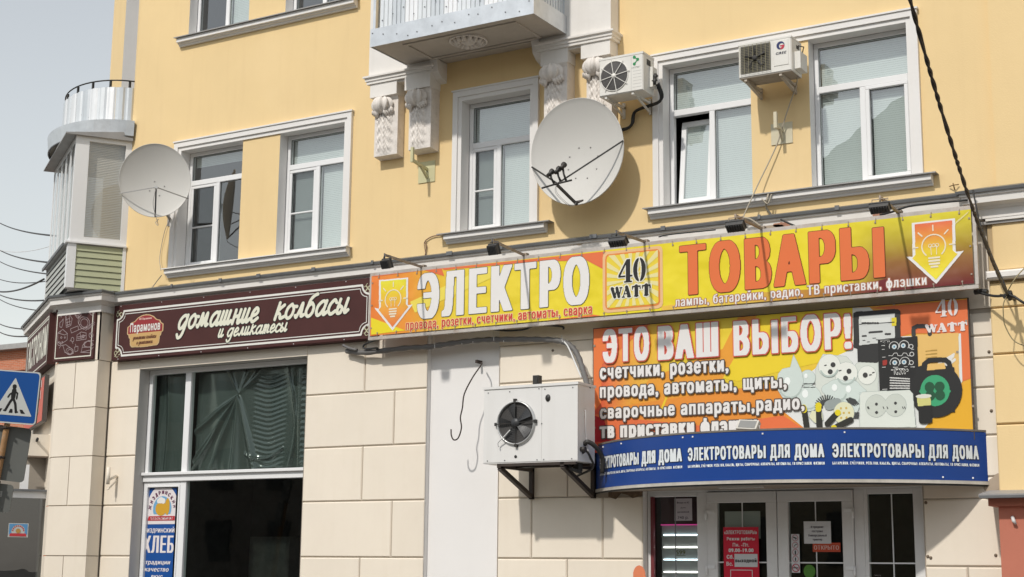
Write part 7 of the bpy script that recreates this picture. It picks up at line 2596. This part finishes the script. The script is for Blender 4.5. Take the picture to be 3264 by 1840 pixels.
# writing
def t3(txt, L_, R_, y_, cap, col, edge, ew, heavy=.12, res=170, T=B2N, dyk=.015):
    zb = y_
    a, b = W(K3, L_, y_, ys), W(K3, R_, y_, ys)
    k = Ink(a.x - .1, b.x + .1, zb - cap * .45, zb + cap * 1.45, res)
    k.text(txt, a.x, zb, b.x - a.x, cap, heavy=heavy, dy=dyk)
    k.grow(ew).mesh('letter_edge', edge, on_y(ys - .020), T)
    k.mesh('lettering', col, on_y(ys - .023), T)


ER = flat('edge_red', (.70, .12, .09)); EK = flat('edge_dark2', (.10, .08, .07))
t3('ЭТО', 128, 428, 4.068, .395, WH2, ER, .012, heavy=.12)
t3('ВАШ', 482, 872, 4.055, .400, WH2, ER, .012, heavy=.12)
t3('ВЫБОР!', 968, 1728, 4.040, .405, WH2, ER, .012, heavy=.12)
t3('счетчики, розетки,', 110, 935, 3.873, .172, WH2, EK, .013, heavy=.115, res=230)
t3('провода, автоматы, щиты,', 110, 1305, 3.650, .162, WH2, EK, .013, heavy=.115, res=230)
t3('сварочные аппараты,радио,', 110, 1415, 3.400, .155, WH2, EK, .013, heavy=.115, res=230)
t3('тв приставки флэшки', 110, 1110, 3.168, .180, WH2, EK, .013, heavy=.115, res=230)
c40 = W(K3, 2345, 140, ys)
forty(c40.x + .005, c40.z, .185, flat('w40', (.78, .72, .70)), None, .008, B2N, ys, watt_w=.44, wh=.075, watt_dz=-.045)
EY = MB()
for (x, y) in ((72, 330), (72, 860), (2520, 720), (2475, 170), (2008, 60), (2418, 370), (70, 800)):
    q = W(K3, x, y, ys); EY.box(q.x - .012, q.x + .012, ys - .01, ys - .002, q.z - .012, q.z + .012)
o = EY.build('eyelet', MATS['eyelet_grey'], B2N); o['kind'] = 'stuff'

# ------------------------------------------------------------------ blue bowed canopy
CN = thing('blue_canopy', 'bowed blue canopy with white lettering over the shop entrance', 'canopy', (-6.1, 0, 2.6))
cxa, cxb, sg = -8.42, -3.83, 1.12
half = (cxb - cxa) / 2
Rr = (half * half + sg * sg) / (2 * sg)
cyc = -(sg - Rr)
cxm = (cxa + cxb) / 2
am = math.asin(half / Rr)


def arcp(t, z, o=0.0):
    """t 0..1 from the left end to the right end of the bow"""
    a = -am + 2 * am * t
    return Vector((cxm + (Rr + o) * math.sin(a), cyc - (Rr + o) * math.cos(a), z))


zc0, zc1 = 2.572, 3.08
N_ = 64
m = MB()
m.grid(lambda i, j: arcp(i, zc0 + (zc1 - zc0) * j), N_, 1, smooth=True)
m.build('fascia', mat('canopy_blue', (.010, .052, .25), spec=.3, rough=.4, var=.03, bump=0, dirt=.08, dirtcol=(.05, .08, .2)), CN, normals=False)
m = MB()
m.grid(lambda i, j: arcp(i, zc0 - .035 + .035 * j, .012), N_, 1); m.grid(lambda i, j: arcp(i, zc0 - .0, -.02 + .035 * j), N_, 1); m.grid(lambda i, j: arcp(i, zc0 - .035, -.02 + .035 * j), N_, 1)
m.build('lower_trim', mat('trim_alu', (.62, .58, .52), rough=.4, metal=.4, var=.2, vscale=5), CN, normals=False)
m = MB(); m.grid(lambda i, j: arcp(i, zc0 - .055 + .02 * j, .0), N_, 1); m.build('seal', BLK, CN, normals=False)
m = MB(); m.grid(lambda i, j: arcp(i, zc1 + .004 + .02 * j, .004), N_, 1)
m.quad(*[arcp(i / N_, zc1 + .022) for i in range(N_ + 1)])
m.build('roof_edge', mat('roof_grime', (.16, .14, .12), rough=.7, var=.3, vscale=4), CN, normals=False)
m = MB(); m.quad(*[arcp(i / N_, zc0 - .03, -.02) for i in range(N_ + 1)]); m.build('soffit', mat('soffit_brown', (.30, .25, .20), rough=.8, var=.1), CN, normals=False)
m = MB(); m.box(-6.6, -6.1, -.6, -.5, zc0 - .05, zc0 - .031); m.build('soffit_lamp', PVD, CN)
m = MB()
for t_ in (.07, .17, .37, .395, .55, .71, .9, .965):
    p_ = arcp(t_, zc0 + .03 + .45 * (int(t_ * 100) % 2), .002)
    m.box(p_.x - .008, p_.x + .008, p_.y - .006, p_.y, p_.z - .008, p_.z + .008)
m.build('screw', PVC, CN)
def t_of(x, y):
    """bow parameter where the crop pixel's ray meets the bow"""
    d = ray('B4', x, y)
    best = None
    for i in range(801):
        t = i / 800
        p = arcp(t, 0)
        X = CAM[0] + d[0] / d[1] * (p.y - CAM[1])
        e_ = abs(X - p.x)
        if best is None or e_ < best[0]: best = (e_, t)
    t = best[1]
    p = arcp(t, 0)
    return t, CAM[2] + d[2] / d[1] * (p.y - CAM[1])


LA = 2 * am * Rr
for (xl, xr, yl, yr) in ((103, 605, 285, 250), (642, 1476, 240, 232), (1526, 2420, 232, 232)):
    tl_, z_l = t_of(xl, yl); tr_, z_r = t_of(xr, yr)
    print('canopy text', round(tl_, 3), round(tr_, 3), round(z_l, 3), round(z_r, 3))
    w_ = (tr_ - tl_) * LA
    k = Ink(-.05, w_ + .05, 2.62, 3.05, 300)
    k.text('ЭЛЕКТРОТОВАРЫ ДЛЯ ДОМА', 0, 2.795, w_, .138, heavy=.115, dy=.02)
    fm = (lambda tt: (lambda o: (lambda x, y: arcp(tt + x / LA, y, o))))(tl_)
    k.grow(.008).mesh('letter_edge', flat('navy_edge', (.012, .02, .05)), fm(.004), CN)
    k.mesh('lettering', flat('canopy_white', (.72, .76, .78)), fm(.007), CN)
    k = Ink(-.05, w_ + .05, 2.70, 2.80, 520)
    k.text('БАТАРЕЙКИ, СЧЁТЧИКИ, РОЗЕТКИ, КАБЕЛЬ, ЩИТЫ, СВАРОЧНЫЕ АППАРАТЫ, АВТОМАТЫ, ТВ ПРИСТАВКИ, ФЛЭШКИ', 0, 2.720, w_, .030, heavy=.12)
    k.mesh('small_lettering', flat('canopy_white', (.72, .76, .78)), fm(.004), CN)
# crumbling plaster patches under the left end
q = W(5, 1400, 1030, -.006)
m = MB()
rr_ = random.Random(5)
pts = [(q.x - .20, q.z + .06), (q.x + .26, q.z + .06), (q.x + .25, q.z - .03), (q.x + .12, q.z - .06), (q.x + .05, q.z - .02), (q.x - .03, q.z - .0), (q.x - .10, q.z - .07), (q.x - .2, q.z - .04)]
m.quad(*[(a, -.004, b) for a, b in pts]); m.build('broken_plaster', mat('broken_plaster', (.16, .11, .07), rough=.95, var=.5, vscale=12, bump=.6, bscale=30), B, normals=False)
m = MB(); q = W(6, 1745, 985, -.006); k = Ink(q.x - .15, q.x + .15, q.z - .15, q.z + .2, 120)
k.circle(q.x, q.z, .07); k.circle(q.x - .06, q.z - .03, .05); k.circle(q.x + .04, q.z + .06, .05)
k.mesh('bare_patch', mat('bare_patch', (.42, .34, .26), rough=.95), on_y(-.005), B)
for (kk_, x, y) in ((6, 1400, 1078), (6, 1410, 1348), (6, 1425, 1355), (6, 1752, 1342), (6, 1730, 615), (6, 1718, 318), (5, 1045, 312)):
    q = W(kk_, x, y, 0); m = MB(); m.lathe([(.001, .012), (.014, .01), (.018, 0)], Matrix.Translation(q) @ Matrix.Rotation(math.radians(90), 4, 'X'), n=9); m.build('plug_hole', mat('plug_brown', (.18, .14, .10)), B)
k = Ink(-8.0, -7.6, 1.3, 1.75, 160); q = W('D1', 75, 1260, -.004)
k.circle(q.x, q.z, .08, ry=.11); k.circle(q.x + .03, q.z - .08, .08, ry=.09)
k.mesh('orange_smear', mat('orange_paint', (.72, .22, .10), rough=.6, var=.1), on_y(-.004), B)

# ------------------------------------------------------------------ papers and stickers on the doors
ys = e2 - .012


def card(nm, lab, cat_, kk, TL, BR, col, t=0.0, fn=None):
    a, b = W(kk, *TL, ys - t), W(kk, *BR, ys - t)
    T = thing(nm, lab, cat_, (a.x, ys - t, b.z))
    m = MB(); m.box(a.x, b.x, ys - t - .001, ys - t + .0015, b.z, a.z); m.build('sheet', col, T)
    return T, a.x, b.x, b.z, a.z, ys - t - .004


PAP = flat('paper', (.62, .62, .63), rough=.7); BLKP = flat('black', (.012, .012, .012)); REDP = flat('red_card', (.62, .012, .04), rough=.4); WPR = flat('white_text', (.75, .70, .70))
T, x0, x1, z0, z1, y_ = card('hours_board', 'red opening hours board on the left door leaf', 'notice', 'D1', (1225, 605), (1722, 1420), REDP, .006)
w_ = x1 - x0
k = Ink(x0, x1, z0, z1, 700)
for txt, cx_, yy, ww, hh in (('«ЭЛЕКТРОТОВАРЫ»', 1470, 700, 440, .042), ('Режим работы', 1472, 785, 385, .036), ('Пн. -Пт.', 1472, 870, 225, .040), ('09.00-19.00', 1474, 945, 340, .042), ('Сб.', 1325, 1035, 95, .042), ('Вс.', 1318, 1130, 90, .042)):
    a = W('D1', cx_ - ww / 2, yy, ys); b = W('D1', cx_ + ww / 2, yy, ys)
    k.text(txt, a.x, a.z, b.x - a.x, hh, heavy=.08, dy=.03)
p0, p1 = W('D1', 1330, 1190, ys), W('D1', 1630, 1400, ys)
k.line([(p0.x, p1.z), (p0.x, p0.z), (p1.x, p0.z), (p1.x, p1.z)], .008)
k.mesh('lettering', WPR, on_y(y_), T)
T, x0, x1, z0, z1, y_ = card('day_off_slip', 'white slip reading ВЫХОДНОЙ stuck over the red opening hours board', 'notice', 'D1', (1378, 970), (1696, 1150), PAP, .012)
k = Ink(x0, x1, z0, z1, 900); k.text('выходной', x0 + .01, (z0 + z1) / 2 - .02, x1 - x0 - .02, .040, heavy=.09); k.mesh('lettering', BLKP, on_y(y_), T)
card('blank_paper', 'plain pale sheet behind the glass above the red opening hours board', 'paper', 'D1', (1245, 390), (1738, 760), flat('paper_dull', (.42, .43, .42)), -.045)
T, x0, x1, z0, z1, y_ = card('price_sheet', 'white sheet with the price 740 р. at the top of the show window', 'notice', 'D1', (555, 215), (800, 515), flat('paper_violet', (.50, .46, .50)), -.03)
k = Ink(x0, x1, z0, z1, 900); h_ = z1 - z0; w_ = x1 - x0
for txt, fy, fw, fh in (('Фонарь на АС', .78, .7, .07), ('для', .56, .28, .06), ('дровяной', .36, .66, .07), ('740 р.', .08, .62, .12)):
    k.text(txt, x0 + w_ * (.5 - fw / 2), z0 + h_ * fy, w_ * fw, h_ * fh * 1.1, heavy=.06)
k.mesh('lettering', flat('grey_ink', (.10, .09, .11)), on_y(y_), T)
T, x0, x1, z0, z1, y_ = card('sale_notice', 'white paper notice with four printed lines on the right door leaf', 'notice', 'D2', (268, 402), (558, 635), PAP, .004)
k = Ink(x0, x1, z0, z1, 900); h_ = z1 - z0; w_ = x1 - x0
for txt, fy, fw in (('В продаже', .70, .46), ('поступил', .51, .40), ('Универсальный', .32, .68), ('принтер', .14, .34)):
    k.text(txt, x0 + w_ * (.5 - fw / 2), z0 + h_ * fy, w_ * fw, h_ * .10, heavy=.07)
k.mesh('lettering', flat('grey_ink', (.10, .09, .11)), on_y(y_), T)
T, x0, x1, z0, z1, y_ = card('open_sign', 'small orange red plate reading ОТКРЫТО on the right door leaf', 'sign', 'D2', (362, 625), (655, 722), flat('open_red', (.50, .07, .03)), .001)
k = Ink(x0, x1, z0, z1, 900); k.text('ОТКРЫТО', x0 + .015, z0 + .025, x1 - x0 - .03, (z1 - z0) * .45, heavy=.06); k.mesh('lettering', flat('pink_letters', (.68, .42, .36)), on_y(y_), T)
T, x0, x1, z0, z1, y_ = card('prohibition_strip', 'narrow white strip of round red prohibition signs on the right door leaf', 'sticker', 'D2', (135, 535), (232, 940), PAP, .003)
k = Ink(x0, x1, z0, z1, 900); cx_ = (x0 + x1) / 2; n5 = [.90, .71, .53, .355]; r_ = (x1 - x0) * .34
for f_ in n5: k.arc(cx_, z0 + (z1 - z0) * f_, r_, 0, 360, .005, n=24)
zc_ = z0 + (z1 - z0) * .125; k.arc(cx_, zc_, r_ * 1.25, 0, 360, .009, n=24); k.line([(cx_ - r_ * .85, zc_ + r_ * .85), (cx_ + r_ * .85, zc_ - r_ * .85)], .008)
k.mesh('red_ring', flat('ring_red', (.45, .05, .08)), on_y(y_), T)
k = Ink(x0, x1, z0, z1, 900)
zz = [z0 + (z1 - z0) * f_ for f_ in n5]
k.line([(cx_ - .018, zz[0] + .008), (cx_ + .014, zz[0] - .006)], .012); k.line([(cx_ + .01, zz[0]), (cx_ + .008, zz[0] - .02)], .006); k.line([(cx_ - .012, zz[1] - .012), (cx_ + .012, zz[1] + .012), (cx_ + .02, zz[1] + .006)], .007)
k.line([(cx_, zz[2] - .02), (cx_, zz[2] + .012)], .014); k.line([(cx_, zz[3] - .016), (cx_, zz[3] + .010)], .012); k.line([(cx_ - r_ * .9, zc_), (cx_ + r_ * .8, zc_)], .009)
k.mesh('pictogram', BLKP, on_y(y_ - .002), T)
q = W('D2', 330, 925, ys); T = thing('green_sticker', 'round green sticker low on the right door leaf', 'sticker', q)
k = Ink(q.x - .09, q.x + .09, q.z - .1, q.z + .1, 500); k.circle(q.x, q.z, .068, ry=.072); k.mesh('disc', flat('leaf_green', (.08, .22, .03)), on_y(ys - .003), T)
k = Ink(q.x - .09, q.x + .09, q.z - .1, q.z + .1, 700)
for i, (t_, w_) in enumerate((('ПРИНИМАЕМ', .09), ('КАРТЫ', .06), ('ЗДЕСЬ', .07))): k.text(t_, q.x - w_ / 2, q.z + .012 - i * .024, w_, .013, heavy=.05)
k.mesh('lettering', flat('mid_green', (.14, .32, .08)), on_y(ys - .006), T)
k = Ink(-5.2, -4.6, 1.4, 1.8, 500); a = W('D2', 995, 975, ys); k.text('тянуть', a.x, a.z, .075, .022, heavy=.08); k.mesh('pull_sticker', WPR, on_y(e2 + .024), ent)

# ------------------------------------------------------------------ blue bread poster in the left shop window
ys = e + .032
T = thing('bread_poster', 'tall blue bread poster in the narrow left pane of the shop window', 'poster', (-15.3, .2, 1))
p0, p1 = W(4, 733, 1003, ys), W(4, 890, 1003, ys)
x0, x1, z1 = p0.x, W(4, 889, 1003, ys).x, 2.74
z0 = .6
m = MB(); m.box(x0, x1, ys, ys + .002, z0, z1); m.build('sheet', flat('poster_blue', (.010, .075, .30), rough=.35), T)
lx = W(4, 818, 1090, ys).x; lz = W(4, 818, 1090, ys).z
r = .27
k = Ink(x0, x1, z0, z1, 260)
k.circle(lx, lz - .04, r + .03, ry=r + .06); k.poly([(x0, lz - .26), (x1, lz - .26), (x1, z0), (x0, z0)], on=0); k.poly([(lx - r, lz - .27), (lx + r, lz - .27), (lx + r, lz - .1), (lx - r, lz - .1)])
k.mesh('logo_ground', WPR, on_y(ys - .003), T)
k = Ink(x0, x1, z0, z1, 260); k.circle(lx, lz - .05, r * .66); k.poly([(x0, lz - .13), (x1, lz - .13), (x1, z0), (x0, z0)], on=0); k.mesh('logo_sky', flat('logo_sky', (.16, .38, .60)), on_y(ys - .005), T)
k = Ink(x0, x1, z0, z1, 300); k.circle(lx - .02, lz - .05, .11, ry=.10); k.circle(lx + .10, lz - .02, .045, ry=.12); k.mesh('logo_loaf', flat('logo_gold', (.62, .34, .03)), on_y(ys - .007), T)
k = Ink(x0, x1, z0, z1, 300); k.circle(lx - .03, lz + .07, .06, ry=.045); k.circle(lx + .02, lz + .06, .04); k.circle(lx - .07, lz + .06, .035); k.mesh('logo_cap', flat('logo_cap', (.78, .76, .72)), on_y(ys - .009), T)
k = Ink(x0, x1, z0, z1, 360)
for i, c_ in enumerate('ЖИЗДРИНСКИЙ'):
    an = math.radians(168 - i * 156 / 10)
    cx_, cz_ = lx + (r * .80) * math.cos(an), lz - .05 + (r * .86) * math.sin(an)
    k2 = math.radians(0) + (an - math.pi / 2)
    k.text(c_, cx_ - .020 * math.cos(k2), cz_ - .022 - .020 * math.sin(k2), .042, .052, heavy=.12, rot=k2)
k.mesh('logo_lettering', flat('logo_ink', (.12, .03, .08)), on_y(ys - .006), T)
k = Ink(x0, x1, z0, z1, 360); k.poly([(lx - .27, lz - .22), (lx + .27, lz - .22), (lx + .255, lz - .155), (lx - .255, lz - .155)])
k.text('ХЛЕБОКОМБИНАТ', lx - .22, lz - .208, .44, .040, heavy=.05, on=0)
k.mesh('logo_ribbon', flat('ribbon_red', (.50, .03, .04)), on_y(ys - .008), T)
k = Ink(x0, x1, z0, z1, 300)
zt1 = W(4, 810, 1228, ys).z
k.text('ЖИЗДРИНСКИЙ', x0 + .03, zt1, x1 - x0 - .03, .062, heavy=.05)
zt2 = W(4, 805, 1330, ys).z
k.text('ХЛЕБ', x0 + .02, zt2, x1 - x0 - .02, .245, heavy=.08)
zt3 = W(4, 800, 1388, ys).z
k.text('традиции', x0 + .07, zt3, .48, .062, heavy=.04, shear=.25); k.text('качество', x0 + .07, zt3 - .10, .46, .062, heavy=.04, shear=.25); k.text('вкус', x0 + .20, zt3 - .20, .22, .062, heavy=.04, shear=.25)
k.mesh('lettering', WPR, on_y(ys - .003), T)

# pieces too small to pick apart stay joined as stuff
for o in bpy.data.objects:
    if o.type == 'MESH' and o.name.split('.')[0] in {'screw', 'bolt', 'drain_cap', 'flashing_clip', 'gasket', 'cooling_fin', 'clip', 'ring_wires', 'wire_grille', 'fan_guard', 'panel_line', 'strap', 'coax_cable', 'side_handle', 'valve', 'pipework', 'cable_anchor', 'blind', 'plug', 'feed_horn'}:
        if o.parent is not None: o['kind'] = 'stuff'

for (kk_, x, y, w_, h_) in (('B2', 860, 212, .10, .045), ('B2', 1548, 140, .07, .05), (2, 1160, 1218, .09, .05), ('B2', 790, 225, .14, .03)):
    q = W(kk_, x, y, -.185)
    k = Ink(q.x - .2, q.x + .2, q.z - .1, q.z + .1, 150)
    k.circle(q.x, q.z, w_, ry=h_ * .6); k.circle(q.x + w_ * .5, q.z - .01, w_ * .6, ry=h_ * .7); k.circle(q.x - w_ * .6, q.z + .008, w_ * .4, ry=h_ * .4)
    k.mesh('bare_patch', mat('bare_brick', (.42, .22, .15), rough=.95, var=.3, vscale=15) if x in (860, 1548) else MATS['bare_patch'], on_y(-.1715), B)
